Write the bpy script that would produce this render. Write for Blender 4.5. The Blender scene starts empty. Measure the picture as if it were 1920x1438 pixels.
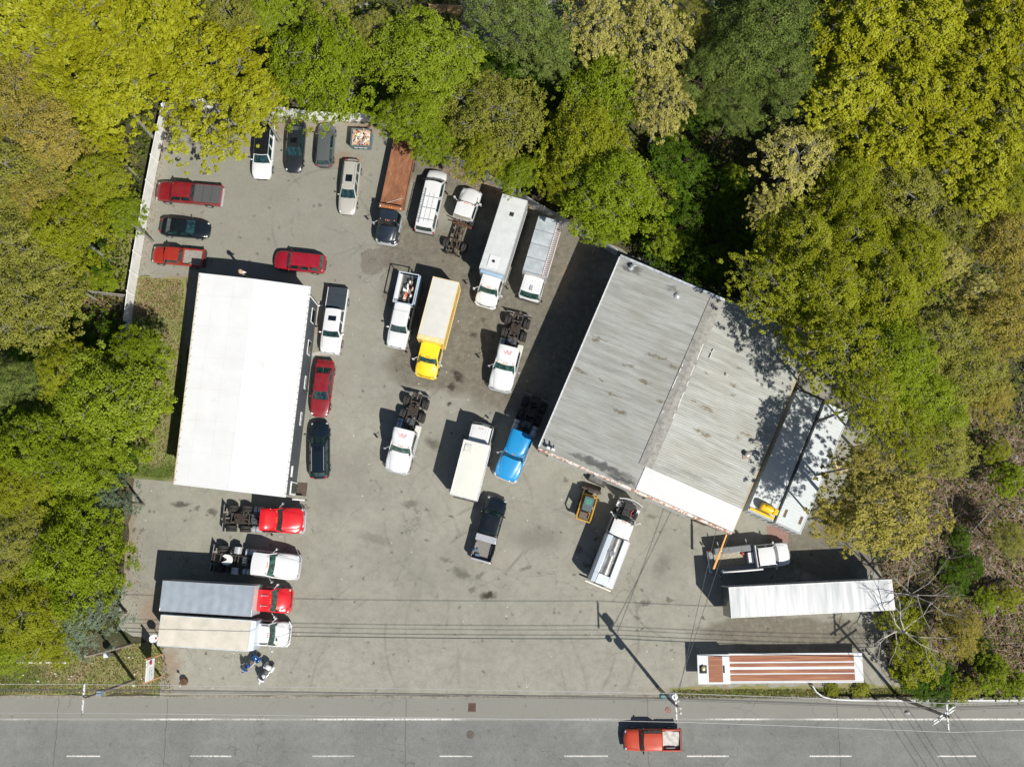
import bpy, math, random
import numpy as np
from mathutils import Vector, Matrix
R = math.radians
rng = random.Random(7)
scene = bpy.context.scene
col = scene.collection

# ------------------------------------------------------------------ camera
CAM_H, FPX, TILT = 88.0, 1740.0, R(9.8)
cd = bpy.data.cameras.new("camera"); cam = bpy.data.objects.new("camera", cd); col.objects.link(cam)
cam.location = (0, 0, CAM_H); cam.rotation_euler = (TILT, 0, 0)
cd.sensor_width = 36.0; cd.lens = FPX * 36 / 1920; cd.clip_end = 3000
scene.camera = cam
# ------------------------------------------------------------------ light
ELEV = R(49.6); SDIR = Vector((.63, -.777, 0)).normalized()
to_sun = Vector((SDIR.x * math.cos(ELEV), SDIR.y * math.cos(ELEV), math.sin(ELEV)))
w = bpy.data.worlds.new("World"); scene.world = w; w.use_nodes = True
nt = w.node_tree; nt.nodes.clear()
sky = nt.nodes.new("ShaderNodeTexSky"); sky.sky_type = 'NISHITA'; sky.sun_disc = False
sky.sun_elevation = ELEV; sky.sun_rotation = math.atan2(SDIR.x, SDIR.y)
sky.air_density = 1.0; sky.dust_density = 0.6; sky.ozone_density = 1.2
bg = nt.nodes.new("ShaderNodeBackground"); bg.inputs[1].default_value = 0.06
wo = nt.nodes.new("ShaderNodeOutputWorld")
nt.links.new(sky.outputs[0], bg.inputs[0]); nt.links.new(bg.outputs[0], wo.inputs[0])
sl = bpy.data.lights.new("sun", 'SUN'); sl.energy = 4.8; sl.angle = R(0.55); sl.color = (1.0, .955, .88)
so = bpy.data.objects.new("sun", sl); col.objects.link(so)
so.rotation_euler = to_sun.to_track_quat('Z', 'Y').to_euler()
scene.view_settings.view_transform = 'Standard'; scene.view_settings.look = 'None'
scene.view_settings.exposure = 0.32; scene.view_settings.gamma = 1.0
scene.cycles.max_bounces = 6; scene.cycles.diffuse_bounces = 3; scene.cycles.transparent_max_bounces = 6

# ------------------------------------------------------------------ pixel (1920x1438 photo) -> world at height z
CT, ST = math.cos(TILT), math.sin(TILT)
def P(px, py, z=0.0):
    dx = (px - 960) / FPX; up = (719 - py) / FPX
    s = (CAM_H - z) / (CT - up * ST)
    return Vector((s * dx, s * (up * CT + ST), z))

# ------------------------------------------------------------------ tags
def tag(o, label=None, cat=None, group=None, kind=None):
    if label: o['label'] = label
    if cat: o['category'] = cat
    if group: o['group'] = group
    if kind: o['kind'] = kind
    return o
def empty(name, loc=(0, 0, 0), rz=0.0, label=None, cat=None, group=None):
    o = bpy.data.objects.new(name, None); col.objects.link(o)
    o.empty_display_size = .3; o.location = loc; o.rotation_euler = (0, 0, rz)
    return tag(o, label, cat, group)
def link(name, mesh, parent=None, loc=None):
    o = bpy.data.objects.new(name, mesh); col.objects.link(o)
    if parent is not None: o.parent = parent
    if loc is not None: o.location = loc
    return o

# ------------------------------------------------------------------ mesh builder
class MB:
    def __init__(s): s.v = []; s.f = []; s.mi = []; s.cur = 0
    def add(s, vs, fs):
        o = len(s.v); s.v += [tuple(p) for p in vs]
        for f in fs: s.f.append(tuple(i + o for i in f)); s.mi.append(s.cur)
        return s
    def hexa(s, p):   # 8 pts: bottom ring ccw then top ring
        return s.add(p, [(3, 2, 1, 0), (4, 5, 6, 7), (0, 1, 5, 4), (1, 2, 6, 5), (2, 3, 7, 6), (3, 0, 4, 7)])
    def box(s, x0, x1, y0, y1, z0, z1):
        if x0 > x1: x0, x1 = x1, x0
        if y0 > y1: y0, y1 = y1, y0
        return s.hexa([(x0, y0, z0), (x1, y0, z0), (x1, y1, z0), (x0, y1, z0), (x0, y0, z1), (x1, y0, z1), (x1, y1, z1), (x0, y1, z1)])
    def prism(s, poly, z0, z1):
        n = len(poly)
        vs = [(p[0], p[1], z0) for p in poly] + [(p[0], p[1], z1) for p in poly]
        return s.add(vs, [tuple(range(n - 1, -1, -1)), tuple(range(n, 2 * n))] + [(i, (i + 1) % n, n + (i + 1) % n, n + i) for i in range(n)])
    def cyl(s, a, b, r0, r1=None, n=12, cap=True):
        if r1 is None: r1 = r0
        a = Vector(a); b = Vector(b); d = (b - a)
        if d.length < 1e-6: return s
        d.normalize(); u = d.orthogonal().normalized(); v = d.cross(u)
        vs = []
        for c, r in ((a, r0), (b, r1)):
            for i in range(n):
                t = 2 * math.pi * i / n; vs.append(c + (u * math.cos(t) + v * math.sin(t)) * r)
        fs = [(i, (i + 1) % n, n + (i + 1) % n, n + i) for i in range(n)]
        if cap: fs += [tuple(range(n - 1, -1, -1)), tuple(range(n, 2 * n))]
        return s.add(vs, fs)
    def tube(s, pts, r, n=6, r1=None):
        m = len(pts) - 1
        for i in range(m):
            ra = r if r1 is None else r + (r1 - r) * i / m
            rb = r if r1 is None else r + (r1 - r) * (i + 1) / m
            s.cyl(pts[i], pts[i + 1], ra, rb, n)
        return s
    def loft(s, secs, cap=True, closed=True):
        n = len(secs[0]); o = []
        for q in secs: o += list(q)
        fs = []
        for k in range(len(secs) - 1):
            for i in range(n if closed else n - 1):
                j = (i + 1) % n
                fs.append((k * n + i, k * n + j, (k + 1) * n + j, (k + 1) * n + i))
        if cap: fs += [tuple(range(n - 1, -1, -1)), tuple(range((len(secs) - 1) * n, len(secs) * n))]
        return s.add(o, fs)
    def grid(s, fn, nu, nv):
        vs = [fn(i / nu, j / nv) for i in range(nu + 1) for j in range(nv + 1)]
        return s.add(vs, [(i * (nv + 1) + j, (i + 1) * (nv + 1) + j, (i + 1) * (nv + 1) + j + 1, i * (nv + 1) + j + 1) for i in range(nu) for j in range(nv)])
    def sphere(s, c, rx, ry, rz, nu=8, nv=12, z0=-1.0):
        vs = []; c = Vector(c)
        for i in range(nu + 1):
            ph = -math.pi / 2 + math.pi * i / nu
            zz = max(math.sin(ph), z0); 
            for j in range(nv):
                t = 2 * math.pi * j / nv
                vs.append((c.x + rx * math.cos(ph) * math.cos(t), c.y + ry * math.cos(ph) * math.sin(t), c.z + rz * zz))
        fs = [(i * nv + j, i * nv + (j + 1) % nv, (i + 1) * nv + (j + 1) % nv, (i + 1) * nv + j) for i in range(nu) for j in range(nv)]
        return s.add(vs, fs)
    def xf(s, M):   # transform everything so far
        s.v = [tuple(M @ Vector(p)) for p in s.v]; return s
    def mesh(s, name, mats, sharp=35):
        me = bpy.data.meshes.new(name); me.from_pydata(s.v, [], s.f)
        if not isinstance(mats, (list, tuple)): mats = [mats]
        for m in mats: me.materials.append(m)
        if len(mats) > 1: me.polygons.foreach_set("material_index", s.mi)
        if sharp:
            me.polygons.foreach_set("use_smooth", [True] * len(me.polygons)); me.set_sharp_from_angle(angle=R(sharp))
        me.update(); return me
    def build(s, name, mats, parent=None, bevel=0, sharp=35, loc=None):
        o = link(name, s.mesh(name, mats, sharp), parent, loc)
        if bevel:
            b = o.modifiers.new("b", 'BEVEL'); b.width = bevel; b.segments = 2; b.limit_method = 'ANGLE'; b.angle_limit = R(40)
            b.harden_normals = False
        return o

# ------------------------------------------------------------------ materials
def N(nt, t, **k):
    n = nt.nodes.new(t)
    for a, b in k.items(): setattr(n, a, b)
    return n
def new_mat(name):
    m = bpy.data.materials.new(name); m.use_nodes = True
    nt = m.node_tree; b = nt.nodes["Principled BSDF"]
    return m, nt, b
def noise(nt, vec, scale, detail=4, rough=.55, dist=0.0):
    n = N(nt, "ShaderNodeTexNoise"); n.inputs["Scale"].default_value = scale; n.inputs["Detail"].default_value = detail
    n.inputs["Roughness"].default_value = rough; n.inputs["Distortion"].default_value = dist
    if vec is not None: nt.links.new(vec, n.inputs["Vector"])
    return n.outputs["Fac"]
def ramp(nt, fac, stops):
    r = N(nt, "ShaderNodeValToRGB"); el = r.color_ramp.elements
    while len(el) < len(stops): el.new(.5)
    for e, (p, c) in zip(el, stops):
        e.position = p; e.color = (c[0], c[1], c[2], 1) if isinstance(c, (tuple, list)) else (c, c, c, 1)
    nt.links.new(fac, r.inputs[0]); return r.outputs[0]
def mix(nt, fac, a, b, mode='MIX'):
    m = N(nt, "ShaderNodeMix", data_type='RGBA', blend_type=mode)
    for s, val in ((0, fac), (6, a), (7, b)):
        if hasattr(val, 'is_output'): nt.links.new(val, m.inputs[s])
        elif s == 0: m.inputs[0].default_value = val
        else: m.inputs[s].default_value = (val[0], val[1], val[2], 1)
    return m.outputs[2]
def mth(nt, op, a, b=None, c=None, clamp=False):
    m = N(nt, "ShaderNodeMath", operation=op); m.use_clamp = clamp
    for i, val in enumerate((a, b, c)):
        if val is None: continue
        if hasattr(val, 'is_output'): nt.links.new(val, m.inputs[i])
        else: m.inputs[i].default_value = val
    return m.outputs[0]
def bump(nt, b, h, dist=.02, strength=.5):
    n = N(nt, "ShaderNodeBump"); n.inputs["Distance"].default_value = dist; n.inputs["Strength"].default_value = strength
    nt.links.new(h, n.inputs["Height"]); nt.links.new(n.outputs[0], b.inputs["Normal"])
def pos(nt): return N(nt, "ShaderNodeNewGeometry").outputs["Position"]
def objc(nt): return N(nt, "ShaderNodeTexCoord").outputs["Object"]
def mapping(nt, vec, scale=(1, 1, 1), rot=0.0, loc=(0, 0, 0)):
    m = N(nt, "ShaderNodeMapping"); m.inputs["Scale"].default_value = scale; m.inputs["Rotation"].default_value = (0, 0, rot); m.inputs["Location"].default_value = loc
    nt.links.new(vec, m.inputs["Vector"]); return m.outputs[0]
def after(nt, vec, prev):
    """vec, evaluated only once prev is known (keeps long chains of spots within the shader's memory)"""
    a = N(nt, "ShaderNodeVectorMath", operation='MULTIPLY_ADD'); nt.links.new(prev, a.inputs[0]); a.inputs[1].default_value = (1e-9, 1e-9, 1e-9); nt.links.new(vec, a.inputs[2]); return a.outputs[0]
def blobs(nt, vec, items, soft=.5):
    """max over elliptical spots; items (x, y, rx, ry, angle, strength)"""
    out = None
    for (x, y, rx, ry, an, st) in items:
        m = N(nt, "ShaderNodeMapping", vector_type='TEXTURE')
        m.inputs["Location"].default_value = (x, y, 0); m.inputs["Rotation"].default_value = (0, 0, an); m.inputs["Scale"].default_value = (rx, ry, 1e4)
        nt.links.new(vec if out is None else after(nt, vec, out), m.inputs["Vector"])
        l = N(nt, "ShaderNodeVectorMath", operation='LENGTH'); nt.links.new(m.outputs[0], l.inputs[0])
        r = N(nt, "ShaderNodeMapRange"); r.inputs[1].default_value = 1.0; r.inputs[2].default_value = 1 - soft
        r.inputs[3].default_value = 0; r.inputs[4].default_value = st; r.interpolation_type = 'SMOOTHSTEP'
        nt.links.new(l.outputs["Value"], r.inputs[0])
        out = r.outputs[0] if out is None else mth(nt, 'MAXIMUM', out, r.outputs[0])
    return out
def warp(nt, vec, amt, scale):
    n = N(nt, "ShaderNodeTexNoise"); n.inputs["Scale"].default_value = scale; n.inputs["Detail"].default_value = 3
    nt.links.new(vec, n.inputs["Vector"])
    s = N(nt, "ShaderNodeVectorMath", operation='SUBTRACT'); nt.links.new(n.outputs["Color"], s.inputs[0]); s.inputs[1].default_value = (.5, .5, .5)
    k = N(nt, "ShaderNodeVectorMath", operation='SCALE'); nt.links.new(s.outputs[0], k.inputs[0]); k.inputs["Scale"].default_value = amt
    a = N(nt, "ShaderNodeVectorMath", operation='ADD'); nt.links.new(vec, a.inputs[0]); nt.links.new(k.outputs[0], a.inputs[1])
    return a.outputs[0]

_pm = {}
def paint(key, rgb, rough=.32, metal=0.0, coat=.6, dirt=.12, dcol=(.16, .14, .11)):
    if key in _pm: return _pm[key]
    m, nt, b = new_mat(key); oc = objc(nt)
    n1 = noise(nt, oc, 1.3, 5, .6); n2 = noise(nt, oc, 9, 3)
    f = mth(nt, 'MULTIPLY', ramp(nt, n1, [(.42, 0.0), (.72, 1.0)]), dirt)
    f2 = mth(nt, 'MULTIPLY', ramp(nt, n2, [(.55, 0.0), (.8, 1.0)]), dirt * .7)
    c = mix(nt, mth(nt, 'ADD', f, f2, clamp=True), rgb, dcol)
    nt.links.new(c, b.inputs["Base Color"])
    b.inputs["Roughness"].default_value = rough; b.inputs["Metallic"].default_value = metal
    b.inputs["Coat Weight"].default_value = coat; b.inputs["Coat Roughness"].default_value = .08
    nt.links.new(mth(nt, 'MULTIPLY_ADD', n1, .25, rough - .08), b.inputs["Roughness"])
    _pm[key] = m; return m
def plain(key, rgb, rough=.6, metal=0.0, var=.25, scale=6):
    if key in _pm: return _pm[key]
    m, nt, b = new_mat(key); oc = objc(nt)
    n1 = noise(nt, oc, scale, 4, .6)
    lo = tuple(x * (1 - var) for x in rgb); hi = tuple(min(1, x * (1 + var)) for x in rgb)
    nt.links.new(ramp(nt, n1, [(.3, lo), (.7, hi)]), b.inputs["Base Color"])
    b.inputs["Roughness"].default_value = rough; b.inputs["Metallic"].default_value = metal
    _pm[key] = m; return m
def glass(key, rgb, rough=.06):
    if key in _pm: return _pm[key]
    m, nt, b = new_mat(key); oc = objc(nt)
    c = ramp(nt, noise(nt, mapping(nt, oc, (1, 2.2, 1)), 1.9, 2, .5), [(.40, tuple(x * .35 for x in rgb)), (.62, rgb)])
    nt.links.new(c, b.inputs["Base Color"]); b.inputs["Roughness"].default_value = rough
    b.inputs["Specular IOR Level"].default_value = .8; b.inputs["Coat Weight"].default_value = .5
    _pm[key] = m; return m
BLK = plain("black_rubber", (.018, .018, .018), .75); TYRE = plain("tyre_rubber", (.035, .033, .031), .85, var=.3)
DKPL = plain("dark_plastic", (.028, .029, .03), .55); CHASSIS = plain("chassis_steel", (.035, .032, .030), .65, var=.5)
RUSTY = plain("rusty_chassis", (.12, .05, .025), .85, var=.6); CHROME = plain("chrome", (.56, .58, .60), .22, .45, .05)
ALU = plain("aluminium", (.48, .50, .52), .35, .4, .12); RIM = plain("rim_metal", (.36, .37, .38), .35, .4, .15)
GLS = glass("tinted_glass", (.016, .050, .052)); GLSG = glass("green_glass", (.035, .10, .085)); GLSD = glass("dark_glass", (.008, .012, .015))
LAMP = plain("headlight_lens", (.62, .64, .66), .12, .2, .1); TAIL = plain("tail_lens", (.32, .012, .01), .2, 0, .1); AMB = plain("amber_lens", (.75, .22, .02), .3, 0, .1)
WHT = paint("white_paint", (.63, .64, .645), dirt=.06, dcol=(.45, .42, .38)); WHT2 = paint("worn_white_paint", (.60, .59, .54), rough=.45, coat=.2, dirt=.22, dcol=(.38, .34, .27))

# ================================================================== SETTING
def obox(mb, c, ux, hx, hy, z0, z1):
    ux = Vector((ux[0], ux[1], 0)).normalized(); uy = Vector((-ux.y, ux.x, 0)); c = Vector((c[0], c[1], 0))
    q = [c - ux * hx - uy * hy, c + ux * hx - uy * hy, c + ux * hx + uy * hy, c - ux * hx + uy * hy]
    return mb.hexa([(p.x, p.y, z0) for p in q] + [(p.x, p.y, z1) for p in q])
def ragged(poly, step=.8, amp=.25, seed=1, skip=()):
    r = random.Random(seed); out = []
    for i in range(len(poly)):
        a = Vector(poly[i][:2]); b = Vector(poly[(i + 1) % len(poly)][:2]); n = max(1, int((b - a).length / step))
        nn = Vector((-(b - a).y, (b - a).x)).normalized()
        for k in range(n):
            off = 0 if i in skip or k == 0 and (i - 1) in skip else r.uniform(-amp, amp)
            p = a + (b - a) * (k / n) + nn * off; out.append((p.x, p.y))
    return out
def sheet(name, poly, z, m, kind='structure'):
    mb = MB(); mb.add([(p[0], p[1], z) for p in poly], [tuple(range(len(poly)))])
    me = mb.mesh(name, m, 0)
    if me.polygons[0].normal.z < 0: me.flip_normals()
    o = link(name, me); return tag(o, kind=kind)

# ---- ground
m, nt, b = new_mat("woodland_soil"); ps = pos(nt)
c = ramp(nt, noise(nt, ps, .35, 6, .65), [(.3, (.022, .026, .010)), (.5, (.050, .050, .022)), (.68, (.11, .085, .045))])
c = mix(nt, ramp(nt, noise(nt, ps, 5.5, 5, .75), [(.48, 0.0), (.72, .6)]), c, (.15, .11, .06))
c = mix(nt, ramp(nt, noise(nt, ps, .16, 4, .6), [(.52, 0.0), (.66, .75)]), c, (.035, .055, .010))
nt.links.new(c, b.inputs["Base Color"]); b.inputs["Roughness"].default_value = .95
bump(nt, b, noise(nt, ps, 7, 5, .7), .12, .7)
mb = MB(); mb.grid(lambda u, v: ((u - .5) * 1600, (v - .5) * 1600, -.006), 4, 4)
tag(mb.build("ground", m, sharp=0), kind='structure')

# ---- grass areas
m, nt, b = new_mat("worn_grass"); ps = pos(nt)
c = ramp(nt, noise(nt, ps, .55, 5, .6), [(.34, (.28, .23, .13)), (.5, (.22, .23, .075)), (.68, (.15, .22, .035))])
c = mix(nt, ramp(nt, noise(nt, ps, 6, 4, .7), [(.4, 0.0), (.7, .55)]), c, (.25, .19, .11))
gb = [(*P(300, 885)[:2], 4.5, 1.2, .05, 1), (*P(325, 560)[:2], 1.6, .8, 1.4, .8), (*P(285, 620)[:2], 1.5, 2.5, 0, .6), (*P(30, 1270)[:2], 4, 2, .1, .9)]
c = mix(nt, blobs(nt, warp(nt, ps, 1.2, .9), gb, .8), c, (.085, .125, .018))
c = mix(nt, ramp(nt, noise(nt, ps, 16, 2, .5), [(.5, 0.0), (.75, .4)]), c, (.05, .06, .015))
nt.links.new(c, b.inputs["Base Color"]); b.inputs["Roughness"].default_value = .95
bump(nt, b, noise(nt, ps, 14, 4, .7), .08, .6)
W_GRASS = m
def pp(l, z=0): return [P(x, y, z)[:2] for x, y in l]
sheet("lawn", ragged(pp([(250, 518), (352, 518), (345, 905), (225, 892), (232, 700)]), 1, .15, 3), .000, m)
VERGE = pp([(-160, 1235), (215, 1232), (238, 1205), (305, 1203), (322, 1300), (-160, 1302)])
sheet("verge", ragged(VERGE, 1.0, .18, 4), .001, m)
sheet("verge", ragged(pp([(1255, 1291), (1500, 1285), (1700, 1283), (2100, 1275), (2100, 1312), (1255, 1309)]), .8, .2, 5), .008, m)
sheet("yard", ragged(pp([(120, 430), (248, 440), (238, 548), (110, 540)]), 1, .3, 6), .001, m)

# ---- asphalt lot
def tarmac(name, base, kind):
    m, nt, b = new_mat(name); ps = pos(nt); wp = warp(nt, ps, .9, .8)
    c = ramp(nt, noise(nt, ps, .16, 5, .62), [(.32, tuple(x * .80 for x in base)), (.7, tuple(x * 1.13 for x in base))])
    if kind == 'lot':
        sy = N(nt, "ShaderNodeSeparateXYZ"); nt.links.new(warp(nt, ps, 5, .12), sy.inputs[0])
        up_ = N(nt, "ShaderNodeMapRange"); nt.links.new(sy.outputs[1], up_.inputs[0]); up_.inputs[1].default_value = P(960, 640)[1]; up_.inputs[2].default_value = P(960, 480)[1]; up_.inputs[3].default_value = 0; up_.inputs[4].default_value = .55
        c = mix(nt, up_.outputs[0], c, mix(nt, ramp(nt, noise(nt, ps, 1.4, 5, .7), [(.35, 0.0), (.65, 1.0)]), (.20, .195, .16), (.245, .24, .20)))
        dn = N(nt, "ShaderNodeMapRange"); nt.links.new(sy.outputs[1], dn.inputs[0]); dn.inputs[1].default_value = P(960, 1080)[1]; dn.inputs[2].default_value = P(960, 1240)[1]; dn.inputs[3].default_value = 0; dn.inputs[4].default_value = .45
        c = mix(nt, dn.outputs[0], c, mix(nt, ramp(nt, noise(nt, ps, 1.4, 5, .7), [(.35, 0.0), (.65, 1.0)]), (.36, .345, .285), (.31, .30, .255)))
    sp = noise(nt, ps, 26, 3, .8)
    c = mix(nt, ramp(nt, sp, [(.35, .5), (.5, 0.0), (.53, 0.0), (.70, .5)]), c, ramp(nt, sp, [(.49, (.03, .03, .028)), (.51, (.42, .40, .36))]))
    bl = noise(nt, ps, 1.4, 6, .72)
    c = mix(nt, ramp(nt, bl, [(.46, 0.0), (.72, .38)]), c, tuple(x * .55 for x in base))
    if kind == 'lot':
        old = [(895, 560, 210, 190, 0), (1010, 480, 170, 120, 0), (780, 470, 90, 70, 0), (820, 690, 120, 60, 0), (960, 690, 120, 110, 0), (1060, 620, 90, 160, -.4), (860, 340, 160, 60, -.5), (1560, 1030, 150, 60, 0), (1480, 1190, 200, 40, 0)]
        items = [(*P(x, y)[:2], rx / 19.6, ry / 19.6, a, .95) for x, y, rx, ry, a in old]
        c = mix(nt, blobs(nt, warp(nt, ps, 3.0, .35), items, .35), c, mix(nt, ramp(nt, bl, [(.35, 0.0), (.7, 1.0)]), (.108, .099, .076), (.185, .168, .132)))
        seam = [(705, 487, 34, 28, 0), (745, 560, 26, 22, 0)]
        c = mix(nt, blobs(nt, warp(nt, ps, 2.2, .6), [(*P(x, y)[:2], rx / 19.6, ry / 19.6, a, .6) for x, y, rx, ry, a in seam], .15), c, (.12, .10, .08))
        dirt = [(290, 1150, 40, 60, 0), (240, 1010, 20, 110, 0), (300, 250, 20, 150, -.2), (260, 420, 14, 120, -.2), (870, 300, 90, 22, -.5), (940, 370, 70, 20, -.5), (690, 240, 70, 20, -.1), (640, 300, 60, 25, 0), (560, 240, 120, 20, 0), (1400, 1295, 260, 10, 0), (320, 1250, 25, 50, 0), (350, 525, 80, 10, 0), (600, 640, 8, 90, .1), (1065, 520, 16, 90, -.4)]
        c = mix(nt, blobs(nt, warp(nt, ps, 1.8, 1.1), [(*P(x, y)[:2], rx / 19.6, ry / 19.6, a, .75) for x, y, rx, ry, a in dirt], .8), c, mix(nt, ramp(nt, noise(nt, ps, 12, 3), [(.45, 0.0), (.6, 1.0)]), (.20, .145, .10), (.30, .22, .15)))
        st = [(915, 1117, 22, 11, 0, 1), (885, 1105, 9, 6, 0, .5), (1222, 968, 15, 6, 0, 0.5), (1105, 1060, 22, 6, .2, .5), (1210, 1130, 12, 7, 0, .6), (887, 628, 9, 9, 0, .9), (905, 600, 6, 10, -.3, .7), (858, 705, 12, 22, -.7, 1), (846, 725, 12, 10, 0, 1), (842, 757, 6, 6, 0, .9), (812, 832, 14, 26, -1.0, .6), (770, 945, 22, 10, 0, .5), (800, 955, 8, 5, 0, .6), (845, 969, 6, 4, 0, .8), (1118, 1010, 8, 6, 0, .8), (1130, 1000, 4, 4, 0, .8), (865, 1075, 30, 12, .5, .55), (835, 1050, 14, 8, 0, .5), (900, 1080, 16, 8, -.6, .45), (1085, 1030, 10, 12, 0, .5), (985, 1065, 16, 6, -.3, .45), (1180, 885, 30, 20, 0, .45), (1100, 840, 30, 16, .3, .4), (340, 945, 26, 7, 0, .8), (398, 960, 14, 9, 0, .7), (370, 952, 8, 6, 0, .6), (252, 993, 6, 6, 0, .7), (263, 995, 5, 5, 0, .7), (1255, 1125, 9, 6, 0, .6), (1195, 1158, 7, 5, 0, .6), (1240, 1060, 20, 30, .5, .35), (388, 1225, 6, 5, 0, .8), (386, 325, 10, 5, 0, .8), (600, 385, 5, 6, 0, .5), (1318, 1160, 6, 4, 0, .7), (700, 1010, 50, 14, .2, .3), (1010, 1010, 60, 30, 0, .25), (940, 875, 12, 9, 0, .5), (1060, 900, 9, 9, 0, .6)]
        c = mix(nt, blobs(nt, warp(nt, ps, .9, 2.2), [(*P(x, y)[:2], rx / 19.6, ry / 19.6, -a, s) for x, y, rx, ry, a, s in st], .75), c, (.045, .036, .028))
    if kind == 'lot':
        arcs = [(960, 1180, 210, .55), (700, 620, 150, .5), (1150, 1230, 260, .5), (620, 420, 95, .55), (860, 960, 120, .5), (520, 1120, 330, .4), (1340, 1000, 190, .5), (820, 1330, 250, .4), (690, 250, 190, .45)]
        wa = warp(nt, ps, .5, .25); wn = ramp(nt, noise(nt, ps, .22, 3, .6), [(.47, 0.0), (.6, .8)])
        for (x, y, rr, stg) in arcs:
            c0 = P(x, y); sb = N(nt, "ShaderNodeVectorMath", operation='DISTANCE'); nt.links.new(after(nt, wa, c), sb.inputs[0]); sb.inputs[1].default_value = c0
            dd = mth(nt, 'ABSOLUTE', mth(nt, 'SUBTRACT', mth(nt, 'ABSOLUTE', mth(nt, 'SUBTRACT', sb.outputs["Value"], rr / 19.6)), .95))
            ln = ramp(nt, dd, [(.05, stg * .7), (.17, 0.0)]); ln = mth(nt, 'MULTIPLY', ln, wn)
            c = mix(nt, ln, c, (.10, .095, .08))
    c = mix(nt, ramp(nt, noise(nt, ps, .55, 6, .75), [(.36, .30), (.5, 0.0)]), c, tuple(x * .62 for x in base))
    c = mix(nt, ramp(nt, noise(nt, ps, 3.1, 5, .8), [(.55, 0.0), (.72, .35)]), c, tuple(min(1, x * 1.45) for x in base))
    if kind == 'road':
        sx = N(nt, "ShaderNodeSeparateXYZ"); nt.links.new(ps, sx.inputs[0])
        sh = N(nt, "ShaderNodeMapRange"); nt.links.new(mth(nt, 'ADD', sx.outputs[1], mth(nt, 'MULTIPLY', noise(nt, ps, .5, 4), .5)), sh.inputs[0]); sh.inputs[1].default_value = P(960, 1352)[1]; sh.inputs[2].default_value = P(960, 1338)[1]; sh.inputs[3].default_value = 0; sh.inputs[4].default_value = .75
        c = mix(nt, sh.outputs[0], c, (.232, .228, .198))
        for yy in (1375, 1402, 1432):
            l = mth(nt, 'ABSOLUTE', mth(nt, 'SUBTRACT', sx.outputs[1], P(960, yy)[1])); c = mix(nt, mth(nt, 'MULTIPLY', ramp(nt, l, [(.1, .22), (.55, 0.0)]), noise(nt, mapping(nt, ps, (.2, 1, 1)), 1.0, 3)), c, (.12, .12, .115))
    # tyre scuffs and small oil drops
    sc = noise(nt, mapping(nt, warp(nt, ps, 5, .08), (.35, 3.2, 1), .35), 1.0, 5, .7)
    c = mix(nt, ramp(nt, sc, [(.6, 0.0), (.8, .28)]), c, (.05, .045, .04))
    dr = N(nt, "ShaderNodeTexVoronoi"); dr.inputs["Scale"].default_value = .75; nt.links.new(warp(nt, ps, .5, 4), dr.inputs["Vector"])
    c = mix(nt, ramp(nt, dr.outputs["Distance"], [(.03, .7 if kind == 'lot' else .35), (.14, 0.0)]), c, (.05, .042, .035))
    # cracks
    v = N(nt, "ShaderNodeTexVoronoi", feature='DISTANCE_TO_EDGE'); v.inputs["Scale"].default_value = .14
    nt.links.new(warp(nt, ps, 2.6, .5), v.inputs["Vector"])
    ck = mth(nt, 'MULTIPLY', ramp(nt, v.outputs["Distance"], [(.0012, .65), (.0045, 0.0)]), ramp(nt, noise(nt, ps, .12, 2), [(.46, 0.0), (.58, .75)]))
    c = mix(nt, ck, c, (.05, .045, .04))
    nt.links.new(c, b.inputs["Base Color"]); b.inputs["Roughness"].default_value = .93; b.inputs["Specular IOR Level"].default_value = .25
    bump(nt, b, sp, .012, .5)
    return m
LOT = tarmac("lot_asphalt", (.285, .278, .230), 'lot'); ROAD = tarmac("road_asphalt", (.196, .203, .190), 'road')
lot = pp([(318, 200), (480, 200), (700, 232), (760, 262), (835, 297), (900, 330), (1020, 395), (1110, 440), (1180, 475), (1560, 640), (1640, 800), (1560, 950), (1640, 1052), (1700, 1150), (1655, 1215), (1690, 1290), (1560, 1292), (1300, 1291), (1235, 1303)])
lot += [P(300, 1303)[:2], P(305, 1215)[:2], P(222, 1180)[:2], P(232, 1090)[:2], P(238, 1010)[:2], P(252, 897)[:2], P(350, 905)[:2], P(350, 522)[:2], P(250, 520)[:2], P(285, 360)[:2]]
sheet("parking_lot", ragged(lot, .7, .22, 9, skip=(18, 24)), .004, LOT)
ytop = P(960, 1306)[1]; ymid = P(960, 1348)[1]
sheet("road", [(-160, -34), (160, -34), (160, ytop), (-160, ytop)], .012, ROAD)
# worn paint
m, nt, b = new_mat("road_paint"); ps = pos(nt)
b.inputs["Base Color"].default_value = (.62, .61, .57, 1); b.inputs["Roughness"].default_value = .8
t = N(nt, "ShaderNodeBsdfTransparent"); ms = N(nt, "ShaderNodeMixShader"); out = nt.nodes["Material Output"]
wear = mth(nt, 'MULTIPLY', ramp(nt, noise(nt, ps, 5, 5, .8), [(.38, .15), (.5, 1.0)]), ramp(nt, noise(nt, mapping(nt, ps, (.12, 1, 1), 0, (3.3, 0, 0)), 1.0, 2), [(.40, .25), (.55, 1.0)]))
nt.links.new(wear, ms.inputs[0]); nt.links.new(t.outputs[0], ms.inputs[1]); nt.links.new(b.outputs[0], ms.inputs[2]); nt.links.new(ms.outputs[0], out.inputs[0])
RP = m
mb = MB(); y0 = ymid
mb.add([(-160, y0 - .075, .017), (160, y0 - .075, .017), (160, y0 + .075, .017), (-160, y0 + .075, .017)], [(0, 1, 2, 3)])
mb.build("edge_line", RP, sharp=0)["kind"] = 'structure'
mb = MB()
xs = [(-106, -45), (125, 188), (356, 434), (586, 664), (824, 886), (1058, 1140), (1288, 1366), (1518, 1597), (1757, 1830), (1990, 2060)]
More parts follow.
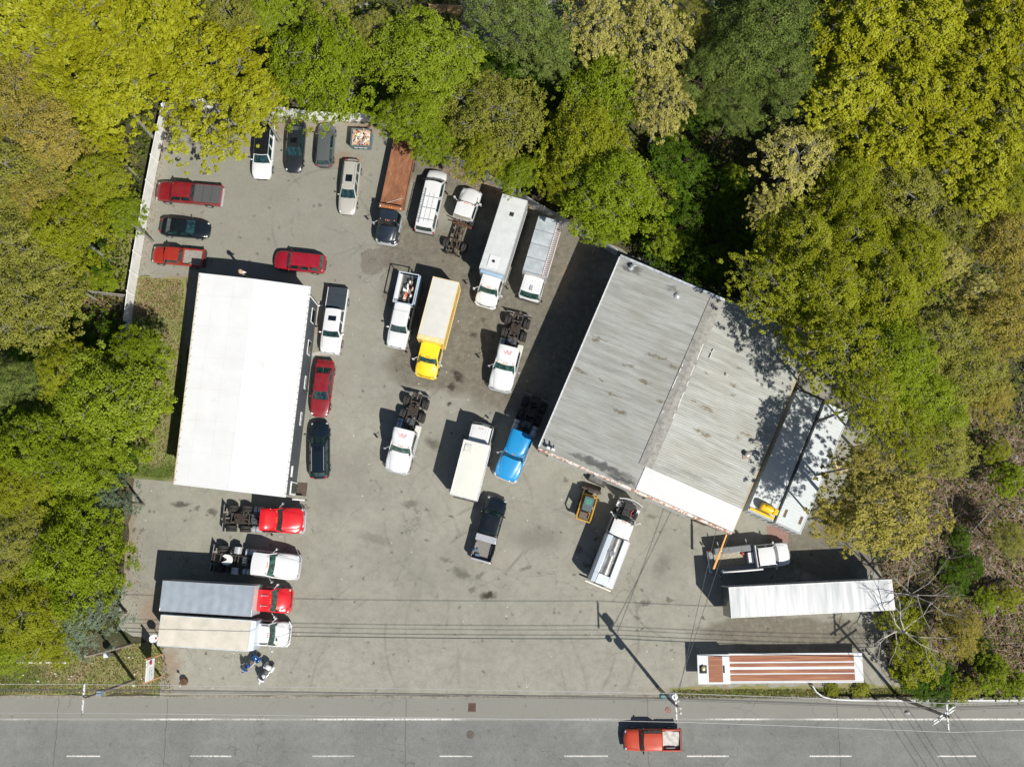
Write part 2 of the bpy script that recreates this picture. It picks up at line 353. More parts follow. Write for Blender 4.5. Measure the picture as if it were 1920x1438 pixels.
for a, c2 in xs:
    A = P(a, 1417); B = P(c2, 1417); mb.add([(A.x, A.y - .06, .017), (B.x, A.y - .06, .017), (B.x, A.y + .06, .017), (A.x, A.y + .06, .017)], [(0, 1, 2, 3)])
mb.build("lane_line", RP, sharp=0)["kind"] = 'structure'
# transverse sealed cracks on the road
mb = MB(); r5 = random.Random(5)
for px in (310, 1573, 105, 1215, 760):
    x = P(px, 1380).x; y = ytop; pts = []
    while y > -34: pts.append((x + r5.uniform(-.05, .05), y)); y -= .5
    for i in range(len(pts) - 1):
        (xa, ya), (xb, yb) = pts[i], pts[i + 1]; mb.add([(xa - .018, ya, .016), (xb - .018, yb, .016), (xb + .018, yb, .016), (xa + .018, ya, .016)], [(0, 1, 2, 3)])
mb.build("road_crack", plain("tar", (.05, .05, .048), .8), sharp=0)["kind"] = 'structure'
# gravelly dirt lip between lot and road
m, nt, b = new_mat("gutter_dirt"); ps = pos(nt)
c = ramp(nt, noise(nt, ps, 3, 5, .7), [(.35, (.15, .14, .12)), (.6, (.27, .25, .20))]); nt.links.new(c, b.inputs["Base Color"]); b.inputs["Roughness"].default_value = .95
mb = []
sheet("gutter", ragged([(-160, ytop - .12), (160, ytop - .12), (160, ytop + .12), (-160, ytop + .12)], .9, .07, 12), .020, m)
# manhole, grate
def ring_lid(name, px, py, r, lab):
    e = empty(name, P(px, py, .012), 0, lab, "manhole")
    mb = MB(); mb.cyl((0, 0, 0), (0, 0, .02), r, n=28); mb.build("lid", plain("cast_iron", (.10, .085, .07), .7), e)
    mb = MB()
    for i in range(-3, 4): mb.box(-r * .7, r * .7, i * r * .2 - .015, i * r * .2 + .015, .02, .028)
    mb.build("tread", plain("cast_iron", (.1, .085, .07)), e)
ring_lid("manhole_cover", 882, 1377, .36, "round iron manhole cover in the road lane left of the orange pickup")
e = empty("storm_drain", P(885, 1326, .012), 0, "square iron storm drain grate in the road shoulder", "drain")
mb = MB(); mb.box(-.34, .34, -.34, .34, 0, .012); mb.build("pit", BLK, e)
mb = MB()
for i in range(9): mb.box(-.32 + i * .075, -.29 + i * .075, -.32, .32, .013, .03)
for s in (-1, 1): mb.box(-.36, .36, s * .34 - .03, s * .34 + .03, .013, .035)
mb.build("grate", plain("cast_iron2", (.16, .08, .06), .8), e)
# concrete apron pads
m, nt, b = new_mat("concrete"); ps = pos(nt)
c = ramp(nt, noise(nt, ps, 1.5, 5, .7), [(.3, (.30, .28, .25)), (.7, (.46, .43, .38))]); nt.links.new(c, b.inputs["Base Color"]); b.inputs["Roughness"].default_value = .9
CONC = m
sheet("concrete_strip", pp([(586, 568), (600, 565), (583, 662), (618, 655), (618, 665), (572, 668)]), .009, m)
sheet("dirt_patch", ragged(pp([(1436, 985), (1480, 990), (1476, 1022), (1440, 1010)]), .6, .1, 3), .008, plain("red_dirt", (.24, .15, .12), .95))
sheet("pavement", pp([(855, -300), (1340, -300), (1340, 62), (1180, 30), (900, 100), (866, 90)]), .002, ROAD)

# ================================================================== BUILDINGS
def vinyl(name, rgb, step, rot, dirty=.2):
    m, nt, b = new_mat(name); ps = objc(nt)
    w_ = N(nt, "ShaderNodeTexWave"); w_.inputs["Scale"].default_value = step; w_.bands_direction = 'Z'; w_.inputs["Distortion"].default_value = .0
    nt.links.new(ps, w_.inputs["Vector"])
    c = ramp(nt, noise(nt, ps, 2, 5, .7), [(.3, tuple(x * .7 for x in rgb)), (.7, rgb)])
    nt.links.new(c, b.inputs["Base Color"]); b.inputs["Roughness"].default_value = .6; bump(nt, b, w_.outputs[0], .03, .6); return m
# --- white roofed building
ZA = 4.9
ca = [P(375, 512, ZA), P(580, 537, ZA), P(532.5, 932, ZA), P(327, 908, ZA)]   # NW NE SE SW
cen = sum(ca, Vector()) / 4; org = Vector((cen.x, cen.y, 0))
T = Matrix.Translation(-org)
eA = empty("shop_building", org, 0, "low building with a bright white flat roof and slate siding beside the parked cars", "building")
ins = [c + (Vector((cen.x, cen.y, ZA)) - c).normalized() * .38 for c in ca]
mb = MB(); mb.prism([(p.x, p.y) for p in reversed(ins)], 0, ZA - .12); mb.xf(T)
mb.build("wall", vinyl("slate_siding", (.085, .10, .115), 3.2, 0), eA, sharp=0)
m, nt, b = new_mat("white_roof_membrane"); ps = pos(nt)
c = ramp(nt, noise(nt, ps, .5, 5, .6), [(.3, (.615, .62, .625)), (.7, (.66, .665, .665))])
c = mix(nt, blobs(nt, warp(nt, ps, 1.4, .9), [(*P(x, y)[:2], rx / 20, ry / 20, 0, s) for x, y, rx, ry, s in ((520, 700, 5, 5, .5), (525, 742, 6, 5, .4), (454, 738, 3, 3, .6), (400, 800, 20, 7, .25), (470, 650, 26, 8, .2), (360, 840, 10, 30, .22), (505, 665, 6, 3, .3), (430, 765, 3, 3, .5), (560, 600, 3, 3, .5))], .8), c, (.55, .54, .50))
edge = noise(nt, ps, 3, 4, .7)
c = mix(nt, ramp(nt, edge, [(.60, 0.0), (.8, .18)]), c, (.5, .48, .42))
angA = math.atan2((ca[2] - ca[1]).y, (ca[2] - ca[1]).x); ra = mapping(nt, ps, (1, 1, 1), -angA); sx = N(nt, "ShaderNodeSeparateXYZ"); nt.links.new(ra, sx.inputs[0])
for ax_, stp in ((0, 2.9), (1, 1.83)):
    md = mth(nt, 'PINGPONG', sx.outputs[ax_], stp / 2); c = mix(nt, mth(nt, 'MULTIPLY', ramp(nt, md, [(.012, .30), (.045, 0.0)]), ramp(nt, noise(nt, ps, .8, 3), [(.35, .2), (.6, 1.0)])), c, (.45, .45, .43))
c = mix(nt, ramp(nt, noise(nt, mapping(nt, ra, (1, .25, 1)), .8, 5, .7), [(.5, 0.0), (.75, .25)]), c, (.52, .51, .47))
nt.links.new(c, b.inputs["Base Color"]); b.inputs["Roughness"].default_value = .75; bump(nt, b, noise(nt, ps, 1.2, 3), .03, .3)
RA = m
mb = MB(); rn = (ca[0] + ca[1]) / 2 + Vector((0, 0, .28)); rs = (ca[3] + ca[2]) / 2 + Vector((0, 0, .28))
lo = Vector((0, 0, -.14))
for q in ([ca[0], ca[3], rs, rn], [rn, rs, ca[2], ca[1]]):
    mb.hexa([p + lo for p in q] + list(q))
mb.xf(T); mb.build("roof", RA, eA, sharp=20)
# drip edges, gutter with brackets
dE = (ca[2] - ca[1]).normalized(); nE = Vector((-dE.y, dE.x, 0)); LE = (ca[2] - ca[1]).length
if nE.x < 0: nE = -nE
mb = MB(); c0 = (ca[1] + ca[2]) / 2 + nE * .075; obox(mb, c0, dE, LE / 2, .06, ZA - .15, ZA - .03); mb.xf(T); mb.build("gutter", plain("gutter_white", (.70, .70, .68), .5), eA)
mb = MB()
for i in range(34):
    c1 = ca[1] + dE * (LE * (i + .5) / 34) + nE * .10; obox(mb, c1, dE, .02, .05, ZA - .03, ZA + .01)
mb.xf(T); mb.build("gutter_bracket", plain("bracket_dark", (.12, .11, .1), .6), eA)["kind"] = "stuff"
dW = (ca[3] - ca[0]).normalized(); nW = Vector((dW.y, -dW.x, 0))
if nW.x > 0: nW = -nW
mb = MB(); obox(mb, (ca[0] + ca[3]) / 2 + nW * .05, dW, (ca[3] - ca[0]).length / 2, .045, ZA - .16, ZA + .02); mb.xf(T); mb.build("gutter", plain("stained_trim", (.52, .48, .36), .7, var=.35), eA)
mb = MB()
for i in range(26):
    c1 = ca[0] + (ca[3] - ca[0]) * ((i + .5) / 26) - nW * .08; obox(mb, c1, dW, .05, .05, ZA + .0, ZA + .045)
mb.xf(T); mb.build("roof_clip", plain("tan_clip", (.45, .38, .22), .7), eA)["kind"] = "stuff"
# downspout at the north east corner
mb = MB(); d0 = ins[1] + nE * .1; mb.tube([ca[1] + dE * .3 + nE * .08 + Vector((0, 0, -.15)), (d0.x + dE.x * .3, d0.y + dE.y * .3, ZA - .6), (d0.x + dE.x * .3, d0.y + dE.y * .3, .25), (d0.x + dE.x * .3 + .45, d0.y + dE.y * .3 + .05, .08)], .06, 8)
mb.xf(T); mb.build("downspout", plain("white_pipe", (.75, .75, .73), .5), eA)
wall0 = ins[1].copy(); wall0.z = 0
def on_wall(px, py, z): # distance along the east wall
    return (P(px, py, z) - wall0).dot(dE)
def wbox(t, hw, z0, z1, dep, name, mt, parent=eA, near=0.0, bev=0):
    mb = MB(); c = wall0 + dE * t + nE * (dep / 2 + near); obox(mb, c, dE, hw, dep / 2, z0, z1); mb.xf(T); return mb.build(name, mt, parent, bevel=bev)
t = on_wall(548, 916, 1.2)
wbox(t, .62, .05, 2.35, .10, "door_frame", plain("white_trim", (.78, .78, .76), .5)); dr = wbox(t, .46, .12, 2.2, .06, "door", GLSG, near=.10)
mb = MB(); obox(mb, wall0 + dE * (t + .38) + nE * .21, dE, .03, .03, .9, 1.2); mb.xf(T); mb.build("handle", CHROME, dr)
wbox(t - 1.5, .5, 2.5, 2.72, .12, "wall_light", plain("white_trim", (.78, .78, .76), .5))
wbox(t + .98, .05, .85, 1.0, 1.15, "handrail", plain("white_trim", (.78, .78, .76), .5))
for (px, py) in ((571, 650), (579, 590)):
    tt = on_wall(px, py, 2); wbox(tt, .7, 1.0, 2.1, .05, "window_frame", plain("white_trim", (.78, .78, .76), .5)); wbox(tt, .62, 1.08, 2.02, .03, "window", GLSD, near=.05)
def wall_sign(px, py, lab):
    tt = on_wall(px, py, 1.6); c = wall0 + dE * tt + nE * .06
    e = empty("wall_sign", (c.x, c.y, 0), math.atan2(dE.y, dE.x), lab, "sign", "white notice signs on the slate wall")
    mb = MB(); mb.box(-.62, .62, -.02, .03, 1.3, 1.85); mb.build("board", plain("sign_white", (.8, .8, .78), .5, var=.04), e)
    mb = MB(); r = random.Random(px)
    for row, (x0, x1) in enumerate(((-.5, .02), (.08, .52))):
        for k in range(3):
            x = x0
            while x < x1 - .04:
                wd = r.uniform(.03, .06); mb.box(x, x + wd, .031, .036, 1.40 + k * .14, 1.49 + k * .14); x += wd + .015
    mb.build("lettering", plain("sign_ink", (.05, .06, .06), .6), e)
wall_sign(571, 717, "white sign with dark lettering on the slate wall beside the dark red sedan")
wall_sign(562.5, 785, "white sign with dark lettering on the slate wall beside the black wagon")
# door mat
c = P(566, 917); e = MB(); obox(e, (0, 0), dE, .62, .48, 0, .02); o = e.build("door_mat", plain("brown_mat", (.085, .06, .045), .9), None); o.location = (c.x, c.y, .006); tag(o, "brown door mat on the asphalt by the glass door", "mat")
# vent pipe on the north eave
c = P(457, 515, 4.2); e = empty("vent_pipe", (c.x, c.y, 0), 0, "rusty vent pipe rising at the north edge of the white roof", "vent")
mb = MB(); mb.cyl((0, 0, .0), (0, 0, 5.2), .12); mb.build("pipe", plain("old_pipe", (.35, .27, .18), .7), e)
mb = MB(); mb.cyl((0, 0, 5.2), (0, 0, 5.45), .22, .16, 14); mb.cyl((0, 0, 5.45), (0, 0, 5.5), .16, .1, 14); mb.build("cowl", plain("rust_cowl", (.42, .30, .19), .7), e)
mb = MB(); mb.cyl((.1, 0, 5.1), (.5, -.08, 5.15), .14, .03, 10); mb.build("elbow", plain("white_pipe", (.75, .75, .73), .5), e)

# --- big metal building
ZB, ZR = 5.8, 6.7
NW, NE_, SE, SW = P(1162, 482, ZB), P(1524, 638, ZB), P(1373.5, 997, ZB), P(1010, 838, ZB)
RN, RS = P(1345, 560, ZR), P(1192, 917, ZR)
cB = (NW + NE_ + SE + SW) / 4; org = Vector((cB.x, cB.y, 0)); T = Matrix.Translation(-org)
eB = empty("warehouse", org, 0, "large grey corrugated metal workshop with a low gable roof and rust stains", "building")
insB = [c + (Vector((cB.x, cB.y, ZB)) - c).normalized() * .2 for c in (NW, NE_, SE, SW)]
mb = MB()
g = [insB[0], insB[1], insB[2], insB[3]]; rn = RN + (RS - RN).normalized() * .16; rs = RS + (RN - RS).normalized() * .16
vs = [(p.x, p.y, 0) for p in g] + [(p.x, p.y, ZB - .1) for p in g] + [(rn.x, rn.y, ZR - .12), (rs.x, rs.y, ZR - .12)]
mb.add(vs, [(0, 3, 7, 4), (1, 5, 6, 2), (0, 4, 8, 5, 1), (2, 6, 9, 7, 3), (4, 7, 9, 8), (5, 8, 9, 6)]); mb.xf(T)
m, nt, b = new_mat("dirty_block_wall"); oc = objc(nt)
c = ramp(nt, noise(nt, oc, .8, 5, .7), [(.35, (.22, .21, .19)), (.65, (.44, .43, .40))]); nt.links.new(c, b.inputs["Base Color"]); b.inputs["Roughness"].default_value = .9
mb.build("wall", m, eB, sharp=0)
m, nt, b = new_mat("corrugated_roof"); ps = pos(nt); wdir = (SE - SW).normalized(); ang = math.atan2(wdir.y, wdir.x)
rl = mapping(nt, ps, (1, 1, 1), -ang)
st = noise(nt, mapping(nt, rl, (.12, 1.6, 1)), 1.6, 6, .7)
c = ramp(nt, st, [(.3, (.25, .255, .228)), (.5, (.345, .355, .325)), (.7, (.44, .45, .425))])
c = mix(nt, ramp(nt, noise(nt, mapping(nt, rl, (.5, 6, 1)), 2.2, 4, .7), [(.52, 0.0), (.75, .35)]), c, (.16, .15, .12))
c = mix(nt, ramp(nt, noise(nt, ps, .35, 4, .6), [(.46, 0.0), (.7, .35)]), c, (.27, .25, .19))
rust = [(1125, 633, 24, 4), (1118, 636, 9, 5), (1180, 686, 18, 5), (1172, 683, 10, 5), (1240, 674, 16, 4), (1222, 668, 18, 4), (1262, 690, 14, 4), (1210, 718, 16, 5), (1203, 714, 8, 6), (1083, 691, 12, 6), (1090, 696, 16, 4), (1163, 774, 17, 6), (1155, 770, 9, 5), (1237, 755, 12, 5), (1300, 755, 9, 4), (1322, 765, 22, 5), (1332, 770, 8, 5), (1308, 808, 14, 5), (1322, 815, 14, 6), (1385, 690, 8, 4), (1402, 815, 26, 6), (1385, 820, 8, 7), (1080, 668, 5, 5), (1322, 700, 8, 3), (1130, 713, 12, 3), (1375, 740, 7, 4), (1420, 830, 14, 7), (1375, 722, 7, 4), (1150, 740, 20, 3)]
wv = warp(nt, ps, .9, 2.4)
c = mix(nt, blobs(nt, wv, [(*P(x, y, 6.2)[:2], rx / 20, ry / 22, ang, .82) for x, y, rx, ry in rust], 1.0), c, ramp(nt, noise(nt, ps, 4, 4), [(.4, (.10, .065, .035)), (.6, (.15, .125, .065))]))
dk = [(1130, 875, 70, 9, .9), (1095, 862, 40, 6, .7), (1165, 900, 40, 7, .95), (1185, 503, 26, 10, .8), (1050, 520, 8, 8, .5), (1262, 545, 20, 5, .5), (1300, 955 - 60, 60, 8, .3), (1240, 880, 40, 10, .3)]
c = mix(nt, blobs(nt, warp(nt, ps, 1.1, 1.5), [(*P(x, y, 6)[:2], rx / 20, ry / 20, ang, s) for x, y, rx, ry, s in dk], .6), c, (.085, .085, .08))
wh = [(1255, 720, 2.2, 60, .8), (1322, 630, 1.8, 60, .5)]
nt.links.new(c, b.inputs["Base Color"]); b.inputs["Roughness"].default_value = .55; b.inputs["Metallic"].default_value = .15
wv2 = N(nt, "ShaderNodeTexWave"); wv2.bands_direction = 'Y'; wv2.inputs["Scale"].default_value = 1.4; nt.links.new(rl, wv2.inputs["Vector"])
bump(nt, b, wv2.outputs[0], .015, .4)
RB = m; nB = Vector((0, 0, 1))
def half(A, B_, C, D):   # A,B eave north/south ; D,C ridge north/south
    mb = MB(); lo = Vector((0, 0, -.12)); mb.hexa([p + lo for p in (A, B_, C, D)] + [A, B_, C, D]); mb.xf(T); o = mb.build("roof", RB, eB, sharp=0)
    mb = MB(); n = 44; up = Vector((0, 0, .018))
    for i in range(n + 1):
        v = i / n; wd = .012
        a0 = A.lerp(B_, max(0, v - wd / 10)); a1 = A.lerp(B_, min(1, v + .0022)); d0 = D.lerp(C, max(0, v - .0012)); d1 = D.lerp(C, min(1, v + .0022))
        q = [a0, a1, d1, d0]; mb.hexa([p + Vector((0, 0, .001)) for p in q] + [p + up for p in q])
    mb.xf(T); mb.build("roof_rib", RB, o, sharp=0); return o
def orient(A, B_, C, D): return (A, B_, C, D)
half(NW, SW, RS, RN); half(SE, NE_, RN, RS)
# ridge cap
rdir = (RS - RN).normalized(); rperp = Vector((-rdir.y, rdir.x, 0)).normalized()
m, nt, b = new_mat("ridge_cap"); ps = pos(nt)
c = ramp(nt, noise(nt, ps, 2.5, 5, .7), [(.3, (.17, .17, .15)), (.6, (.32, .31, .28))]); c = mix(nt, ramp(nt, noise(nt, ps, 9, 3), [(.6, 0.0), (.75, .6)]), c, (.09, .085, .07))
nt.links.new(c, b.inputs["Base Color"]); b.inputs["Roughness"].default_value = .8
mb = MB(); hw = .62; dz = hw * (ZR - ZB) / (RN - (NW + Vector((0, 0, .9)))).length
up = Vector((0, 0, .045)); A0 = RN + up; A1 = RS.lerp(RN, .115) + up
for s in (1, -1):
    q = [A0, A1, A1 + rperp * hw * s - Vector((0, 0, dz)), A0 + rperp * hw * s - Vector((0, 0, dz))]
    if s < 0: q = q[::-1]
    mb.hexa([p for p in q] + [p + Vector((0, 0, .02)) for p in q])
mb.xf(T); mb.build("ridge_cap", m, eB, sharp=0)
# caulk streaks along the ridge cap edge
mb = MB()
for (pa, pb) in (((1319, 645), (1262, 785)), ((1283, 676), (1260, 728)), ((1245, 768), (1241, 775)), ((1338, 655), (1330, 672)), ((1365, 700), (1363, 706))):
    a = P(*pa, 6.66); b2 = P(*pb, 6.66)
    n = 14
    for i in range(n):
        if rng.random() < .2: continue
        c1 = a.lerp(b2, (i + .5) / n) + Vector((rng.uniform(-.02, .02), 0, 0)); obox(mb, c1, b2 - a, (b2 - a).length / n / 2.1, .03, 6.60, 6.735)
mb.xf(T); mb.build("sealant", plain("white_sealant", (.72, .72, .70), .7), eB, sharp=0)
# newer white sheets at the south east
m, nt, b = new_mat("white_coated_roof"); ps = pos(nt); rl = mapping(nt, ps, (1, 1, 1), -ang)
c = ramp(nt, noise(nt, mapping(nt, rl, (.25, 3, 1)), 2, 5, .7), [(.3, (.54, .54, .52)), (.6, (.64, .64, .63))]); nt.links.new(c, b.inputs["Base Color"]); b.inputs["Roughness"].default_value = .6
wv2 = N(nt, "ShaderNodeTexWave"); wv2.bands_direction = 'Y'; wv2.inputs["Scale"].default_value = 1.4; nt.links.new(rl, wv2.inputs["Vector"]); bump(nt, b, wv2.outputs[0], .02, .6)
k = .115; up = Vector((0, 0, .05)); q = [RS.lerp(RN, k), RS, SE, SE.lerp(NE_, k)]
mb = MB(); mb.hexa([p + Vector((0, 0, .037)) for p in q] + [p + up + Vector((0, 0, .02)) for p in q]); mb.xf(T); mb.build("new_roof_sheet", m, eB, sharp=0)
# flaking fascia board along the south edge
m, nt, b = new_mat("flaking_paint"); ps = pos(nt)
c = mix(nt, ramp(nt, noise(nt, ps, 1.1, 5, .7), [(.42, 0.0), (.5, 1.0)]), (.66, .65, .62), ramp(nt, noise(nt, ps, 4, 4, .7), [(.45, (.30, .12, .06)), (.55, (.62, .55, .48))]))
c = mix(nt, ramp(nt, noise(nt, ps, 6, 3, .7), [(.62, 0.0), (.68, .8)]), c, (.08, .07, .06))
nt.links.new(c, b.inputs["Base Color"]); b.inputs["Roughness"].default_value = .8
FLK = m
outS = Vector((wdir.y, -wdir.x, 0))
for nm, A, B_ in (("fascia", SW, RS), ("fascia", RS, SE)):
    a = A + outS * .05; b2 = B_ + outS * .05; th = outS * .22
    mb = MB(); q = [a, b2, b2 + th, a + th]; mb.hexa([p - Vector((0, 0, .55)) for p in q] + [p - Vector((0, 0, .06)) for p in q]); mb.xf(T); mb.build(nm, FLK, eB, sharp=0)
# edge trims
mb = MB(); obox(mb, (NW + SW) / 2, SW - NW, (SW - NW).length / 2, .06, ZB - .16, ZB + .05); mb.xf(T); mb.build("eave_trim", plain("pale_trim", (.55, .56, .58), .5), eB)
mb = MB(); obox(mb, (NE_ + SE) / 2, SE - NE_, (SE - NE_).length / 2, .06, ZB - .16, ZB + .02); mb.xf(T); mb.build("eave_trim", plain("yellowed_trim", (.42, .34, .20), .6), eB)
for A, B_ in ((NW, RN), (RN, NE_)):
    outN = -outS; a = A + outN * .03; b2 = B_ + outN * .03; th = outN * .22
    mb = MB(); q = [a, a + th, b2 + th, b2]; q = q[::-1]; mb.hexa([p - Vector((0, 0, .25)) for p in q] + [p + Vector((0, 0, .06)) for p in q]); mb.xf(T); mb.build("parapet_flashing", plain("galvanised_flashing", (.5, .53, .56), .5, .3, .4, 3), eB, sharp=0)
# south wall doors
S0 = insB[3].copy(); S0.z = 0; LS = (insB[2] - insB[3]).length
for tt in (.16, .42, .70):
    mb = MB(); c1 = S0 + wdir * (LS * tt) + outS * .04; obox(mb, c1, wdir, 2.0, .05, .05, 4.3); mb.xf(T); mb.build("roller_door", plain("roller_door_paint", (.55, .55, .52), .6), eB)
mb = MB(); obox(mb, S0 + wdir * (LS * .9) + outS * .04, wdir, .5, .05, .05, 2.2); mb.xf(T); mb.build("door", plain("brown_door", (.18, .1, .06), .6), eB)
def roofz(px, py): 
    return 6.25
def vent(name, px, py, lab, r=.28, kindv=0):
    z = 5.95 if kindv != 1 else 6.3
    c = P(px, py, z + .3); e = empty(name, (c.x, c.y, z), 0, lab, "vent")
    if kindv == 0:
        mb = MB(); mb.cyl((0, 0, -.3), (0, 0, .35), r * .6); mb.build("stack", ALU, e); mb = MB(); mb.sphere((0, 0, .45), r, r, r * .8, 8, 14); mb.build("turbine_head", CHROME, e)
        mb = MB(); mb.box(-r * 1.5, r * 1.5, -r * 1.3, r * 1.3, -.02, .10); mb.build("base_flashing", plain("rust_base", (.3, .22, .15), .8), e)
    else:
        mb = MB(); mb.tube([(0, 0, -.2), (0, 0, .45), (.12, .05, .55), (.4, .1, .5)], .10, 10); mb.build("elbow_pipe", CHROME, e); mb = MB(); mb.cyl((0, 0, -.05), (0, 0, .06), .25); mb.build("base_flashing", ALU, e)
vent("roof_vent", 1269, 556, "silver turbine vent near the north edge of the grey roof")
vent("roof_vent", 1401, 853, "small silver turbine vent in tree shade on the grey roof", .24)
vent("roof_vent", 1184, 501, "bent metal pipe vent at the north west corner of the grey roof", .2, 2)
for i, (x, y) in enumerate(((1028, 840), (1037, 843))):
    c = P(x, y, 6.3); e = empty("flood_light", (c.x, c.y, 5.9), -.4, ("left" if i == 0 else "right") + " one of two white flood lights at the grey roof's west corner", "lamp", "flood lights on the grey roof corner")
    mb = MB(); mb.cyl((0, 0, -.1), (0, 0, .35), .05); mb.build("bracket", BLK, e); mb = MB(); mb.box(-.16, .16, -.12, .12, .35, .6); mb.build("housing", WHT, e, bevel=.03); mb = MB(); mb.cyl((0, .05, .5), (-.12, .38, .62), .06, .07, 10); mb.build("snout", BLK, e)

# ================================================================== CONTAINERS
def container(name, pS, pN, lab, vents=False, mach=False):
    Z = 2.6; a = P(*pS, Z); b2 = P(*pN, Z); d = (b2 - a); L = 12.19; c = a + d.normalized() * L / 2
    e = empty(name, (c.x, c.y, 0), math.atan2(d.y, d.x), lab, "shipping container", "white shipping containers beside the workshop")
    m = paint("container_white", (.56, .60, .61), rough=.5, coat=.1, dirt=.25, dcol=(.40, .40, .36)); w_ = 1.22
    mb = MB(); n = 90; ring = []
    for i in range(n + 1):
        x = -L / 2 + .06 + (L - .12) * i / n; o_ = .03 if (i // 2) % 2 else 0
        ring.append((x, o_))
    lower = [(x, -w_ + .02 + o_) for x, o_ in ring] + [(x, w_ - .02 - o_) for x, o_ in reversed(ring)]
    mb.prism(lower, .16, Z - .08); mb.build("corrugated_wall", m, e, sharp=20)
    mb = MB()
    mb.box(-L / 2 + .05, L / 2 - .05, -w_ + .05, w_ - .05, Z - .10, Z - .035)
    for i in range(40):
        x = -L / 2 + .3 + i * (L - .6) / 39; mb.box(x - .05, x + .05, -w_ + .12, w_ - .12, Z - .035, Z - .012)
    mb.build("roof", m, e)
    mb = MB()
    for s in (-1, 1):
        mb.box(-L / 2, L / 2, s * w_ - .06 if s > 0 else -w_, s * w_ if s > 0 else -w_ + .06, Z - .12, Z)
        mb.box(-L / 2, L / 2, s * w_ - .06 if s > 0 else -w_, s * w_ if s > 0 else -w_ + .06, .02, .16)
        for t in (-1, 1):
            mb.box(t * L / 2 - (.09 if t > 0 else 0), t * L / 2 + (.09 if t < 0 else 0), s * w_ - (.09 if s > 0 else 0), s * w_ + (.09 if s < 0 else 0), 0, Z + .004)
    for t in (-1, 1): mb.box(t * L / 2 - .06, t * L / 2 + .002, -w_, w_, Z - .12, Z + .001)
    mb.build("frame", m, e)
    for s in (-1, 1):
        mb = MB(); mb.box(-L / 2 - .05, -L / 2 - .004, s * .6 - .56, s * .6 + .56, .18, Z - .14); dd = mb.build("door", m, e, bevel=.01)
        mb = MB(); mb.cyl((-L / 2 - .08, s * .3, .2), (-L / 2 - .08, s * .3, Z - .15), .02); mb.cyl((-L / 2 - .08, s * .85, .2), (-L / 2 - .08, s * .85, Z - .15), .02); mb.build("lock_rod", ALU, dd)
    if vents:
        for y in (-.78, .72):
            mb = MB(); mb.box(-L / 2 + .75, -L / 2 + 1.5, y - .12, y + .12, Z - .034, Z - .004); mb.build("roof_slot", plain("slot_brown", (.14, .10, .06), .8), e)
    return e
cc = container("shipping_container", (1426, 966), (1512, 757), "white shipping container next to the workshop, yellow compressor on its roof")
container("shipping_container", (1478, 990), (1564, 781), "outer white shipping container with two brown roof slots near its end", vents=True)
a = P(1426, 966, 2.6); b2 = P(1512, 757, 2.6); d = (b2 - a).normalized(); c = a + d * .75
YEL = paint("machine_yellow", (.80, .50, .015), dirt=.15, dcol=(.3, .2, .06))
e = empty("compressor", (c.x, c.y, 2.6), math.atan2(d.y, d.x), "yellow engine-driven machine with a rounded tank on the container roof", "compressor")
mb = MB(); mb.box(-.66, -.44, -1.2, 1.15, .02, .14); mb.build("skid_rail", YEL, e, bevel=.02)
mb = MB(); mb.box(-.46, -.38, -.8, .5, .1, .2); mb.build("walkway", plain("walkway_brown", (.16, .09, .04), .8), e)
mb = MB(); mb.loft([[(.38 * k * math.cos(t), y, .55 + .42 * k * math.sin(t)) for t in [i * math.pi / 8 for i in range(16)]] for y, k in ((-.75, .55), (-.68, .9), (-.5, 1), (.25, 1), (.4, .9), (.46, .6))]); mb.build("tank", YEL, e, sharp=50)
mb = MB(); mb.box(-.25, .3, -1.2, -.78, .05, .8); mb.build("engine_cover", YEL, e, bevel=.08)
mb = MB(); mb.tube([(-.3, .5, .1), (-.34, .35, .5), (-.34, -.9, .6), (-.3, -1.1, .3)], .035); mb.build("handrail", YEL, e)
for y in (-.5, .35):
    mb = MB(); mb.box(-.3, .3, y - .05, y + .05, 0, .25); mb.build("foot", BLK, e)

# pallet leaning in the brush
c = P(1577, 874, .4); e = empty("wooden_pallet", (c.x, c.y, .45), .35, "pale wooden pallet frame lying beside the white containers", "pallet")
WOODP = plain("pale_wood", (.50, .37, .22), .85)
mb = MB()
for i in range(3): mb.box(-.5, .5, -.55 + i * .5, -.45 + i * .5, 0, .09)
mb.build("bearer", WOODP, e)
mb = MB()
for i in (0, 1, 4, 5): mb.box(-.5 + i * .18, -.4 + i * .18, -.6, .6, .092, .115)
mb.build("slat", WOODP, e)

